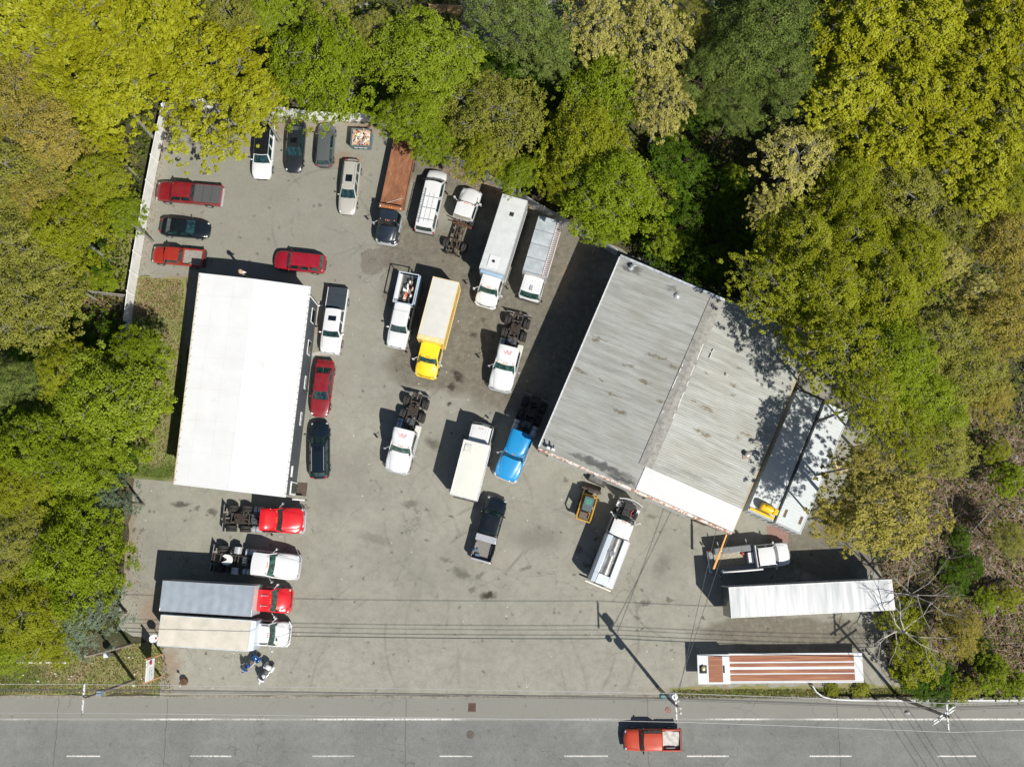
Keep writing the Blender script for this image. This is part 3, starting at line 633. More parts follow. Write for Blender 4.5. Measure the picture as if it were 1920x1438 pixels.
# ================================================================== FENCES
def fence(name, px, h, lab, m, bay=2.4, thick=.04, cap=True):
    pts = [P(x, y, h) for x, y in px]; c0 = pts[0]
    e = empty(name, (c0.x, c0.y, 0), 0, lab, "fence"); T = Matrix.Translation((-c0.x, -c0.y, 0))
    for i in range(len(pts) - 1):
        a, b2 = pts[i], pts[i + 1]; L = (b2 - a).length; n = max(1, round(L / bay)); d = (b2 - a).normalized()
        for k in range(n):
            q0 = a + d * (L * k / n); q1 = a + d * (L * (k + 1) / n); cc = (q0 + q1) / 2
            mb = MB(); obox(mb, cc, d, (q1 - q0).length / 2 - .06, thick / 2, .05, h - .05)
            if cap: obox(mb, cc, d, (q1 - q0).length / 2 - .06, .035, h - .05, h)
            mb.xf(T); mb.build("panel", m, e, sharp=0)
            mb = MB(); obox(mb, q0, d, .06, .06, 0, h + .08); mb.hexa([(q0.x - .075, q0.y - .075, h + .081), (q0.x + .075, q0.y - .075, h + .081), (q0.x + .075, q0.y + .075, h + .081), (q0.x - .075, q0.y + .075, h + .081)] + [(q0.x - .02, q0.y - .02, h + .13), (q0.x + .02, q0.y - .02, h + .13), (q0.x + .02, q0.y + .02, h + .13), (q0.x - .02, q0.y + .02, h + .13)])
            mb.xf(T); mb.build("post", m, e, sharp=0)
m, nt, b = new_mat("white_vinyl"); oc = objc(nt)
c = ramp(nt, noise(nt, oc, 1.2, 4), [(.3, (.66, .66, .62)), (.6, (.78, .78, .75))]); nt.links.new(c, b.inputs["Base Color"]); b.inputs["Roughness"].default_value = .5
VIN = m
fence("vinyl_fence", [(303, 196), (283, 290), (265, 385), (250, 470), (238, 545), (226, 645), (217, 730)], 1.9, "white vinyl fence along the west side of the car park", VIN)
fence("vinyl_fence", [(306, 194), (380, 187), (455, 191), (520, 200), (575, 209), (640, 212), (690, 213), (745, 238)], 1.9, "white vinyl fence along the north end behind the row of cars", VIN)
m, nt, b = new_mat("grey_slatted_mesh"); oc = objc(nt)
c = ramp(nt, noise(nt, oc, 2, 4, .7), [(.35, (.30, .31, .31)), (.65, (.56, .58, .59))]); nt.links.new(c, b.inputs["Base Color"]); b.inputs["Roughness"].default_value = .5; b.inputs["Metallic"].default_value = .2
fence("slatted_fence", [(750, 241), (800, 262), (850, 290), (905, 322), (960, 352), (1020, 388), (1090, 425), (1160, 470)], 1.9, "grey slatted fence running behind the parked trucks under the trees", m, 3.0)
fence("board_fence", [(128, 538), (165, 545), (236, 553)], 1.2, "short weathered grey board fence meeting the white fence in the back yard", plain("weathered_board", (.26, .24, .21), .9), 2.4, .03)
fence("board_fence", [(805, 9), (868, 11)], 1.5, "tan slatted timber fence at the top edge behind the trees", plain("tan_board", (.42, .28, .15), .9), 1.6, .05)
# low white rail, lower left
c0 = P(15, 1242, .5); c1 = P(123, 1243, .5); e = empty("rail_fence", (c0.x, c0.y, 0), 0, "low white rail fence at the edge of the lower left woods", "fence")
mb = MB(); mb.box(0, (c1 - c0).length, -.05, .05, .38, .5); mb.build("rail", VIN, e)
for i in range(4):
    mb = MB(); x = i * (c1 - c0).length / 3; mb.box(x - .07, x + .07, -.07, .07, 0, .62); mb.build("post", VIN, e)
# guard rail, lower right
pts = [P(x, y, .7) for x, y in ((1524, 1286), (1531, 1297), (1543, 1306), (1562, 1311), (1600, 1313))] + [P(1600 + i * 45, 1313.5, .7) for i in range(1, 14)]
e = empty("guard_rail", (pts[0].x, pts[0].y, 0), 0, "galvanised guard rail curving in beside the flatbed trailer at the road edge", "guard rail")
T = Matrix.Translation((-pts[0].x, -pts[0].y, 0)); mb = MB()
for i in range(len(pts) - 1):
    a, b2 = pts[i], pts[i + 1]
    d = (b2 - a).normalized(); nn = Vector((-d.y, d.x, 0))
    for (o0, z0), (o1, z1) in zip(((.0, .42), (.05, .46), (.0, .55), (.05, .64)), ((.05, .46), (.0, .55), (.05, .64), (0, .7))):
        q = [a - nn * o0, b2 - nn * o0, b2 - nn * o1, a - nn * o1]; mb.add([(q[0].x, q[0].y, z0), (q[1].x, q[1].y, z0), (q[2].x, q[2].y, z1), (q[3].x, q[3].y, z1)], [(0, 1, 2, 3)])
    mb.add([(a.x, a.y, .7), (b2.x, b2.y, .7), (b2.x + nn.x * .05, b2.y + nn.y * .05, .7), (a.x + nn.x * .05, a.y + nn.y * .05, .7)], [(0, 1, 2, 3)])
mb.xf(T); mb.build("beam", plain("galvanised", (.66, .68, .70), .4, .3, .1), e, sharp=30)
for i, p in enumerate(pts):
    if i in (1, 3): continue
    mb = MB(); mb.box(p.x - .05, p.x + .05, p.y + .05, p.y + .2, 0, .72); mb.xf(T); mb.build("post", plain("post_wood", (.14, .12, .1), .9), e)

# ================================================================== POLES AND LINES
POLEW = plain("pole_wood", (.28, .235, .19), .85, var=.3, scale=3)
def pole(px, py, h, lab, arms, extra=None, r=.16):
    c = P(px, py, h); e = empty("utility_pole", (c.x, c.y, 0), 0, lab, "utility pole")
    mb = MB(); mb.cyl((0, 0, 0), (0, 0, h + .15), r, r * .7, 14); mb.build("pole", POLEW, e)
    for (ang, L, z, off) in arms:
        u = Vector((math.cos(ang), math.sin(ang), 0)); v = Vector((-u.y, u.x, 0)) * off
        mb = MB(); obox(mb, v, u, L / 2, .055, z - .06, z + .06); arm = mb.build("crossarm", plain("pale_crossarm", (.62, .62, .60), .7), e)
        for k in (-.47, -.2, .2, .47):
            mb = MB(); q = v + u * (k * L); mb.cyl((q.x, q.y, z + .06), (q.x, q.y, z + .22), .045, .03, 8); mb.build("insulator", plain("porcelain", (.5, .5, .5), .3), arm)
    return e, c
H1 = 10.0
e1, q1 = pole(158.8, 1309, H1, "wooden utility pole at the lower left beside the road", [(R(90), 2.3, H1 - .15, .16)])
e2, q2 = pole(1272, 1326, H1, "utility pole with a transformer drum near the orange pickup", [(R(91), 2.3, H1 - .15, .16)])
e3, q3 = pole(1781, 1345, H1, "utility pole with crossed arms at the lower right guard rail", [(R(90), 2.2, H1 - .1, .14), (R(33), 2.3, H1 - .9, .14), (R(33), 2.3, H1 - 1.5, -.28)])
pole(161.6, 1230, 9.0, "bare wooden pole without arms standing by the lower spruce at left", [], r=.14)
# transformer etc. on the middle pole
mb = MB(); mb.cyl((-.1, .62, H1 - 2.2), (-.1, .62, H1 - 1.2), .3, .3, 20); tr = mb.build("transformer", plain("transformer_grey", (.55, .60, .62), .4), e2, bevel=.03)
mb = MB(); mb.cyl((-.1, .62, H1 - 1.2), (-.1, .62, H1 - 1.12), .27, .22, 20); mb.cyl((-.1, .55, H1 - 1.12), (-.02, .55, H1 - .95), .05, .04); mb.build("transformer_lid", WHT, tr)
mb = MB(); mb.cyl((-.55, .2, 5.2), (-.55, .2, 6.1), .26, .26, 16); mb.build("junction_case", plain("teal_case", (.10, .22, .24), .5), e2, bevel=.03)
mb = MB(); mb.cyl((-.45, -.6, 7.4), (-.45, -.6, 7.75), .22, .24, 18); lp = mb.build("street_light", plain("brown_lamp", (.22, .09, .07), .5), e2)
mb = MB(); mb.tube([(0, 0, 7.2), (-.2, -.3, 7.5), (-.45, -.6, 7.8)], .035); mb.build("lamp_arm", ALU, lp)
mb = MB(); mb.cyl((.35, -.25, 8.6), (.35, -.25, 9.0), .09); mb.cyl((.35, -.62, 8.6), (.35, -.62, 9.0), .09); mb.cyl((.2, .3, 8.6), (.2, .3, 8.9), .09); mb.build("cutout_fuse", plain("porcelain", (.5, .5, .5), .3), e2)
mb = MB(); mb.box(.1, .5, -.1, .3, 7.6, 8.2); mb.build("control_box", plain("bluegrey_box", (.2, .25, .32), .5), e1, bevel=.02)
def wire(lab, pts, r, m, sag=.35, n=14, grp="overhead lines along the road"):
    mb = MB(); path = []
    for i in range(len(pts) - 1):
        a, b2 = Vector(pts[i]), Vector(pts[i + 1]); s = sag * min(1, (b2 - a).length / 50)
        for k in range(n + (1 if i == len(pts) - 2 else 0)):
            t = k / n; p = a.lerp(b2, t); p.z -= 4 * s * t * (1 - t); path.append(p)
    mb.tube(path, r, 5); o = mb.build("power_line", m, sharp=60); return tag(o, lab, "overhead wire", grp)
WB = plain("bare_aluminium_wire", (.62, .62, .60), .4, .5, .05); WD = plain("black_cable", (.09, .09, .085), .6)
off = Vector((0, 1.1, H1 + .1)); L0 = Vector((-110, q1.y, 0)); R0 = Vector((110, q3.y + 2, 0))
wire("thin bright wire on the building side of the pole arms", [L0 + off, q1 * 1 + Vector((0, 1.1, .1)), q2 + Vector((0, 1.1, .1)), q3 + Vector((0, 1.1, .1)), R0 + off], .022, WB)
wire("thin bright wire on the road side of the pole arms", [L0 + Vector((0, -1.1, H1 + .1)), q1 + Vector((0, -1.1, .1)), q2 + Vector((0, -1.1, .1)), q3 + Vector((0, -1.1, .1)), R0 + Vector((0, -1.1, H1 + .1))], .022, WB)
for i, (z, dy, r) in enumerate(((6.9, .17, .024), (6.4, .17, .032), (7.6, .17, .018))):
    d = Vector((0, dy, z - H1))
    wire(("thick black cable lowest on the poles", "thickest black cable below the others on the poles", "thin black cable above the two thick ones")[i], [Vector((-110, q1.y + dy, z)), q1 + d, q2 + d, q3 + d, Vector((110, q3.y + 2 + dy, z))], r, WD)
for i, (dx, dy, z) in enumerate(((0, 0, 7.9), (.3, 0, 7.5))):
    wire("service wire from the middle pole to the workshop's " + ("south east corner" if i == 0 else "front wall"), [q2 + Vector((dx, dy, z - H1)), (SE + Vector((-.3, -.1, .1))) if i == 0 else (P(1345, 984, 5.6))], .022, WD, .5, grp="service wires")
for i, (o_, z) in enumerate(((-1.05, 8.9), (-.4, 8.9), (.5, 8.9), (1.05, 8.4))):
    u = Vector((math.cos(R(33)), math.sin(R(33)), 0)) * o_
    s = q3 + u; s.z = z
    wire("wire crossing the road from the lower right pole, " + ("first", "second", "third", "fourth")[i] + " from the left", [s + Vector((-9.5 * .0, 0, 0)), s + Vector((16, -26, 0))], .02, WD, .4, grp="wires crossing the road")

# ================================================================== SIGNS AND SMALL THINGS
b0 = P(270.5, 1280, 3.9); b1 = P(273.5, 1236, 3.9); d = (b1 - b0); L = d.length
e = empty("post_sign", ((b0.x + b1.x) / 2, (b0.y + b1.y) / 2, 0), math.atan2(d.y, d.x), "white roadside sign with a red emblem and grey lettering on two timber posts", "sign")
for s in (-1, 1):
    mb = MB(); mb.box(s * L / 2 - .07, s * L / 2 + .07, -.07, .07, 0, 3.95); mb.build("post", plain("new_timber", (.48, .27, .13), .8), e)
mb = MB(); mb.box(-L / 2 + .07, L / 2 - .07, -.13, -.075, 2.15, 3.95); mb.build("panel", plain("sign_white", (.8, .8, .78), .5, var=.04), e)
# the panel's lettered face looks east (local -y)
mb = MB(); r = random.Random(3)
mb.box(.45, .85, -.136, -.131, 2.75, 3.25); mb.box(.55, .75, -.136, -.131, 3.25, 3.4); mb.build("emblem", plain("emblem_red", (.35, .03, .06), .5), e)
mb = MB()
for row, (z0, z1, xa, xb) in enumerate(((3.0, 3.25, -.85, .3), (2.62, 2.82, -.75, .2), (2.35, 2.45, -.9, .7))):
    x = xa
    while x < xb: wd = r.uniform(.05, .13); mb.box(x, x + wd, -.136, -.131, z0, z1); x += wd + r.choice((.03, .03, .09))
mb.build("lettering", plain("sign_grey", (.32, .35, .40), .6), e)
# small white box on a stub post
c = P(199, 1228, 1.3); e = empty("meter_box", (c.x, c.y, 0), .1, "small white metal box on a stub post beside the spruce", "utility box")
mb = MB(); mb.box(-.05, .05, -.05, .05, 0, 1); mb.build("post", POLEW, e); mb = MB(); mb.box(-.24, .24, -.22, .22, .95, 1.35); mb.build("case", WHT, e, bevel=.02)
# round sign on a post
c = P(287, 1197, 1.7); e = empty("round_sign", (c.x + .0, c.y, 0), R(60), "round white sign disc on a post behind the beige-roofed truck", "sign")
mb = MB(); mb.cyl((0, 0, 0), (0, 0, 1.6), .035); mb.build("post", ALU, e)
mb = MB(); nrm = Vector((.2, -.55, .8)).normalized(); mb.cyl(Vector((0, 0, 1.65)), Vector((0, 0, 1.65)) + nrm * .03, .38, n=24); mb.build("disc", WHT, e)
mb = MB(); q = Vector((0, 0, 1.65)) + nrm * .032; mb.cyl(q + Vector((.05, .08, 0)), q + Vector((.05, .08, 0)) + nrm * .006, .1, n=12); mb.build("black_mark", BLK, e)
mb = MB(); q = q + Vector((.1, -.16, -.11)); mb.cyl(q, q + nrm * .006, .1, n=12); mb.build("red_mark", TAIL, e)
# barrel planter
c = P(347.5, 1277); e = empty("barrel_planter", (c.x, c.y, 0), 0, "round brown half barrel standing alone near the road edge", "planter")
mb = MB(); mb.loft([[(rr * math.cos(t), rr * math.sin(t), z) for t in [i * math.pi / 10 for i in range(20)]] for z, rr in ((0, .26), (.25, .33), (.5, .31))]); mb.build("barrel", plain("barrel_wood", (.20, .10, .05), .8), e)
mb = MB(); mb.cyl((0, 0, .5), (0, 0, .52), .28, n=20); mb.build("soil", plain("barrel_soil", (.10, .055, .03), .95), e)
mb = MB()
for z in (.12, .4): mb.cyl((0, 0, z), (0, 0, z + .05), .335, n=20, cap=False)
mb.build("hoop", RUSTY, e)
mb = MB(); mb.cyl((0, 0, .5), (-.02, .02, 1.25), .02); mb.sphere((-.02, .02, 1.3), .12, .12, .16, 5, 8); mb.build("dead_stem", plain("stem_brown", (.16, .08, .04), .9), e)
# fire ring in the yard
c = P(222, 577); o = MB()
for i in range(12):
    t = i * math.pi / 6; o.sphere((.35 * math.cos(t), .35 * math.sin(t), .06), .11, .11, .1, 4, 6)
o = o.build("fire_ring", plain("ring_stone", (.3, .29, .26), .9)); o.location = c; tag(o, "small ring of stones on the dark soil beside the white fence", "fire ring")
# traffic cone at the downspout
c = P(594, 580); e = empty("traffic_cone", (c.x - .3, c.y, 0), 0, "orange traffic cone against the slate wall by the downspout", "traffic cone")
mb = MB(); mb.cyl((0, 0, .03), (0, 0, .7), .15, .03, 16); mb.build("cone", AMB, e, sharp=50); mb = MB(); mb.box(-.2, .2, -.2, .2, 0, .03); mb.build("base", AMB, e)
mb = MB(); mb.cyl((0, 0, .32), (0, 0, .46), .109, .081, 16, cap=False); mb.build("band", WHT, e)
# planting strip litter against the slate wall
# dumpster
c = P(677, 258, 1.2); e = empty("dumpster", (c.x, c.y, 0), R(-3), "blue-grey open dumpster heaped with cardboard and rubbish", "dumpster")
DB = paint("dumpster_blue", (.10, .17, .20), rough=.5, coat=.1, dirt=.3); WL, WW = 1.02, .92
mb = MB(); b_ = [(-WL + .08, -WW + .12), (WL - .08, -WW + .12), (WL - .08, WW - .08), (-WL + .08, WW - .08)]; t_ = [(-WL, -WW), (WL, -WW), (WL, WW), (-WL, WW)]
mb.loft([[(x, y, .12) for x, y in b_], [(x, y, 1.25) for x, y in t_], [(x * .94, y * .94, 1.25) for x, y in t_], [(x * .94, y * .94, .5) for x, y in b_]], cap=True); mb.build("bin", DB, e, bevel=.02)
mb = MB()
for x in (-.7, -.25, .25, .7): mb.box(x - .04, x + .04, -WW - .03, -WW + .04, .3, 1.2)
mb.build("stiffener", DB, e)
mb = MB(); r = random.Random(2); x = -.6
for (x0, x1) in ((-.66, -.3), (-.2, .2), (.3, .64)):
    mb.box(x0, x1, -WW - .035, -WW - .031, .75, .98)
mb.build("lettering", WHT, e)
for s in (-1, 1):
    mb = MB(); mb.box(s * (WL + .05) - .06, s * (WL + .05) + .06, -.5, .5, .7, .85); mb.build("lift_pocket", DB, e, bevel=.01)
cc = [("cardboard", (.50, .34, .20)), ("pale_board", (.62, .50, .36)), ("white_bag", (.70, .70, .68)), ("black_bag", (.02, .02, .025)), ("red_scrap", (.28, .06, .05)), ("yellow_scrap", (.7, .55, .05)), ("grey_scrap", (.25, .27, .3)), ("pink_scrap", (.45, .28, .30))]
mb = MB(); mb.box(-.9, .9, -.8, .82, .9, 1.1); mb.build("rubbish_fill", plain("cardboard", cc[0][1], .9), e)
r = random.Random(12); meshes = [MB() for _ in cc]
for i in range(70):
    k = r.choices(range(8), (6, 4, 5, 4, 2, 1, 3, 2))[0]; x, y = r.uniform(-.82, .82), r.uniform(-.76, .4 if i % 3 else .76); z = r.uniform(1.1, 1.32)
    M = Matrix.Translation((x, y, z)) @ Matrix.Rotation(r.uniform(0, 3), 4, 'Z') @ Matrix.Rotation(r.uniform(-.4, .4), 4, 'X')
    t = MB(); t.box(-r.uniform(.06, .2), r.uniform(.06, .2), -.07, .07, -.04, .04); t.xf(M); meshes[k].add(t.v, t.f)
t = MB(); t.box(-.05, .75, -.05, .6, 1.12, 1.16); meshes[1].add(t.v, t.f)
for (n_, rgb), mm in zip(cc, meshes):
    if mm.v:
        o = mm.build("rubbish", plain(n_, rgb, .85), e, sharp=0); o['kind'] = 'stuff'

# ================================================================== VEHICLES
G_CAR = "cars and pickups parked around the lot"; G_TR = "trucks parked in the lot"; G_SEMI = "tractor units without trailers"
def veh(name, front, rear, label, cat, group=None):
    a = P(*front); b2 = P(*rear); d = a - b2; d.z = 0; L = d.length; c = (a + b2) / 2
    return empty(name, (c.x, c.y, 0), math.atan2(d.y, d.x), label, cat, group), L
def rsec(x, w_, z0, z1, r=.12, cr=.03, dx=0.0):
    """closed section across y: bottom right up over the top to bottom left; dx pulls the middle forward (bowed ends)"""
    half = [(w_ * .93, z0), (w_, z0 + (z1 - z0) * .30), (w_ * .995, z0 + (z1 - z0) * .62), (w_ - r * .12, z1 - r * .75), (w_ - r * .42, z1 - r * .28), (w_ - r, z1), (w_ * .5, z1 + cr * .75), (w_ * .2, z1 + cr)]
    pts = [(-y, z) for y, z in half] + [(y, z) for y, z in reversed(half)]
    return [(x + dx * (1 - (abs(y) / max(w_, .01)) ** 2), y, z) for y, z in pts]
def interp(keys, n):
    """keys: tuples starting with x; smooth (cubic) interpolation to n stations"""
    xs = [k[0] for k in keys]; out = []
    for i in range(n + 1):
        x = xs[0] + (xs[-1] - xs[0]) * i / n; j = 0
        while j < len(xs) - 2 and x > xs[j + 1]: j += 1
        t = (x - xs[j]) / (xs[j + 1] - xs[j]); row = [x]
        for q in range(1, len(keys[0])):
            p1, p2 = keys[j][q], keys[j + 1][q]
            m1 = 0 if j == 0 else (p2 - keys[j - 1][q]) / (xs[j + 1] - xs[j - 1]) * (xs[j + 1] - xs[j])
            m2 = 0 if j + 2 >= len(keys) else (keys[j + 2][q] - p1) / (xs[j + 2] - xs[j]) * (xs[j + 1] - xs[j])
            if j == 0: m1 = p2 - p1
            if j + 2 >= len(keys): m2 = p2 - p1
            h = t * t * (3 - 2 * t); v = p1 * (1 - h) + p2 * h if abs(p2 - p1) < 1e-6 else (2 * t ** 3 - 3 * t * t + 1) * p1 + (t ** 3 - 2 * t * t + t) * m1 + (-2 * t ** 3 + 3 * t * t) * p2 + (t ** 3 - t * t) * m2
            row.append(v)
        out.append(row)
    return out
_wm = {}
def wheel(root, x, y, r=.34, wd=.22, rim=None, dual=False):
    key = (round(r, 2), round(wd, 2), (rim or RIM).name, dual)
    if key not in _wm:
        mb = MB()
        offs = (-wd * .58, wd * .58) if dual else (0,)
        for o in offs:
            prof = [(-wd / 2, r * .62), (-wd / 2, r * .9), (-wd * .36, r), (-wd * .12, r), (-wd * .1, r * .965), (-wd * .04, r * .965), (-wd * .02, r), (wd * .02, r), (wd * .04, r * .965), (wd * .1, r * .965), (wd * .12, r), (wd * .36, r), (wd / 2, r * .9), (wd / 2, r * .62)]
            mb.loft([[(rr * math.cos(t), o + yy, rr * math.sin(t)) for yy, rr in prof] for t in [i * math.pi / 12 for i in range(25)]], cap=False)
        hub = MB(); ww = wd * (1.0 if not dual else 1.62); 
        hub.cyl((0, -ww * .46, 0), (0, ww * .46, 0), r * .62, n=18); hub.cyl((0, -ww * .56, 0), (0, ww * .56, 0), r * .2, n=10)
        _wm[key] = (mb.mesh("tyre_mesh", TYRE, 40), hub.mesh("rim_mesh", rim or RIM, 30))
    tm, hm = _wm[key]
    o = link("wheel", tm, root, (x, y, r)); link("rim", hm, o); return o
def panel4(mb, q, off, inset=(0, 0, 0, 0), nu=4, nv=3, bulge=0.0, th=.0):
    """grid over quad q[0..3] (a bottom edge q0-q1, top edge q3-q2), pushed outwards"""
    q = [Vector(p) for p in q]; n = (q[1] - q[0]).cross(q[3] - q[0]).normalized(); l, r, b_, t = inset
    def fn(u, v):
        uu = l + (1 - l - r) * u; vv = b_ + (1 - b_ - t) * v
        p = q[0].lerp(q[1], uu).lerp(q[3].lerp(q[2], uu), vv)
        return p + n * (off + bulge * (1 - (2 * uu - 1) ** 2))
    return mb.grid(fn, nu, nv)
def cabin(root, xb0, xb1, xt0, xt1, wb, wt, zb, zt, body, roofm=None, gl=None, bow=.10, rows=2, rear=True, side=True, inset=.06, roofname="roof", trim=None, sunroof=None):
    """glazed upper body. b = belt, t = top; 0 rear 1 front"""
    gl = gl or GLS; q = {}
    def B(x, s): return Vector((x, s * wb, zb))
    def Tt(x, s): return Vector((x, s * wt, zt))
    mb = MB()
    # body coloured shell, bowed front and rear
    secs = []
    ny = 8
    def ring(z, x0, x1, w_, bw):
        fr = [(x1 + bw * (1 - (2 * i / ny - 1) ** 2), -w_ + 2 * w_ * i / ny, z) for i in range(ny + 1)]
        bk = [(x0 - bw * .5 * (1 - (2 * i / ny - 1) ** 2), w_ - 2 * w_ * i / ny, z) for i in range(ny + 1)]
        return fr + bk
    mb.loft([ring(zb - .06, xb0, xb1, wb, bow), ring(zb, xb0, xb1, wb, bow), ring(zt - .035, xt0, xt1, wt, bow * .9)], cap=True)
    cab = mb.build("cabin", body, root, sharp=50)
    mb = MB()
    mb.grid(lambda u, v: ((xt0 - .03) * (1 - u) + (xt1 + .02) * u + (bow * .9 * (1 - (2 * v - 1) ** 2) * (u * 1.5 - .5)), (-1 + 2 * v) * (wt + .012), zt - .038 + .045 * (1 - (2 * v - 1) ** 4) + .02 * (1 - (2 * u - 1) ** 2)), 8, 10)
    rf = mb.build(roofname, roofm or body, root, sharp=60)
    # windscreen
    def wsf(zfrac_lo, zfrac_hi, front, ins, nm, mt):
        mb = MB()
        def fn(u, v):
            k = zfrac_lo + (zfrac_hi - zfrac_lo) * v; yy = (-1 + 2 * u) * (1 - ins)
            w_ = wb + (wt - wb) * k; bw = bow * (1 - .1 * k)
            if front: x = xb1 + (xt1 - xb1) * k + bw * (1 - yy * yy) + .014
            else: x = xb0 + (xt0 - xb0) * k - bw * .5 * (1 - yy * yy) - .014
            return (x, yy * w_, zb + (zt - .035 - zb) * k + .006)
        mb.grid(fn, 10, 4); return mb.build(nm, mt, root, sharp=60)
    wsf(.03, .95, True, .09, "windshield", gl)
    # wipers
    mb = MB()
    for s in (-.55, .15): mb.cyl((xb1 + bow * .9 + .03, s * wb, zb + .035), (xb1 + bow * .5 - .12, (s + .5) * wb, zb + .14), .012, n=5)
    mb.build("wiper", BLK, root)
    if rear: wsf(.12, .9, False, .12, "rear_window", gl)
    if side:
        for s in (-1, 1):
            cuts = [0, .5, 1] if rows == 2 else ([0, 1] if rows == 1 else [0, .34, .66, 1])
            for a, b2 in zip(cuts[:-1], cuts[1:]):
                mb = MB()
                def fn(u, v, a=a, b2=b2):
                    uu = a + .035 + (b2 - a - .07) * u; k = .10 + .78 * v
                    xl = (xb0 + .05) + (xb1 - .02 - xb0 - .05) * uu; xh = (xt0 + .04) + (xt1 - .04 - xt0 - .04) * uu
                    w_ = wb + (wt - wb) * k + .010
                    return (xl * (1 - k) + xh * k, s * w_, zb + (zt - .035 - zb) * k)
                mb.grid(fn, 2, 3); mb.build("side_window", GLSD if gl is GLSD else GLS, root, sharp=60)
    if sunroof:
        x0, x1 = sunroof; mb = MB(); mb.grid(lambda u, v: (x0 + (x1 - x0) * u, (-1 + 2 * v) * wt * .52, zt + .028), 3, 3); mb.build("sunroof", GLSD, root, sharp=60)
    return rf
def mirror(root, x, y, z, m, s=1.0):
    for d in (-1, 1):
        mb = MB(); mb.sphere((x, d * (y + .10 * s), z), .07 * s, .12 * s, .08 * s, 6, 8); mb.cyl((x, d * (y - .06), z - .03), (x, d * (y + .05), z), .025, n=6); mb.build("mirror", m, root, sharp=60)
def arches(root, xs, w_, r):
    mb = MB()
    for x in xs:
        for s in (-1, 1):
            pts = [(x + (r + .07) * math.cos(t), s * (w_ + .004), r + (r + .07) * math.sin(t)) for t in [math.pi * i / 12 for i in range(13)]]
            mb.add(pts, [tuple(range(13))]); mb.add([(p[0], p[1] - s * .3, p[2]) for p in pts], [tuple(range(12, -1, -1))])
    mb.build("wheel_arch", BLK, root, sharp=0)
BODY = {
 'sedan':  dict(keys=[(0, .78, .40, .74), (.03, .90, .30, .90), (.10, .965, .24, .97), (.25, 1, .2, .97), (.5, 1, .2, .95), (.70, .99, .2, .95), (.84, .965, .22, .87), (.94, .89, .26, .74), (1, .72, .36, .58)], H=1.44, gb=(.13, .71), gt=(.27, .56), rows=2),
 'suv':    dict(keys=[(0, .84, .42, .98), (.02, .93, .32, 1.06), (.10, .98, .26, 1.08), (.3, 1, .24, 1.06), (.6, 1, .24, 1.05), (.74, .99, .24, 1.05), (.86, .975, .26, 1.00), (.95, .92, .30, .88), (1, .78, .42, .68)], H=1.74, gb=(.03, .735), gt=(.08, .62), rows=3),
 'wagon':  dict(keys=[(0, .80, .40, .86), (.03, .92, .30, .96), (.10, .97, .24, .98), (.3, 1, .2, .97), (.55, 1, .2, .95), (.71, .99, .2, .95), (.84, .965, .22, .88), (.94, .90, .26, .76), (1, .74, .36, .60)], H=1.50, gb=(.03, .72), gt=(.10, .58), rows=3),
 'hatch':  dict(keys=[(0, .80, .40, .90), (.03, .92, .30, .97), (.10, .97, .24, .98), (.3, 1, .2, .97), (.6, 1, .2, .97), (.76, .99, .2, .96), (.87, .965, .22, .88), (.95, .90, .26, .76), (1, .76, .36, .60)], H=1.52, gb=(.02, .78), gt=(.08, .62), rows=2),
}
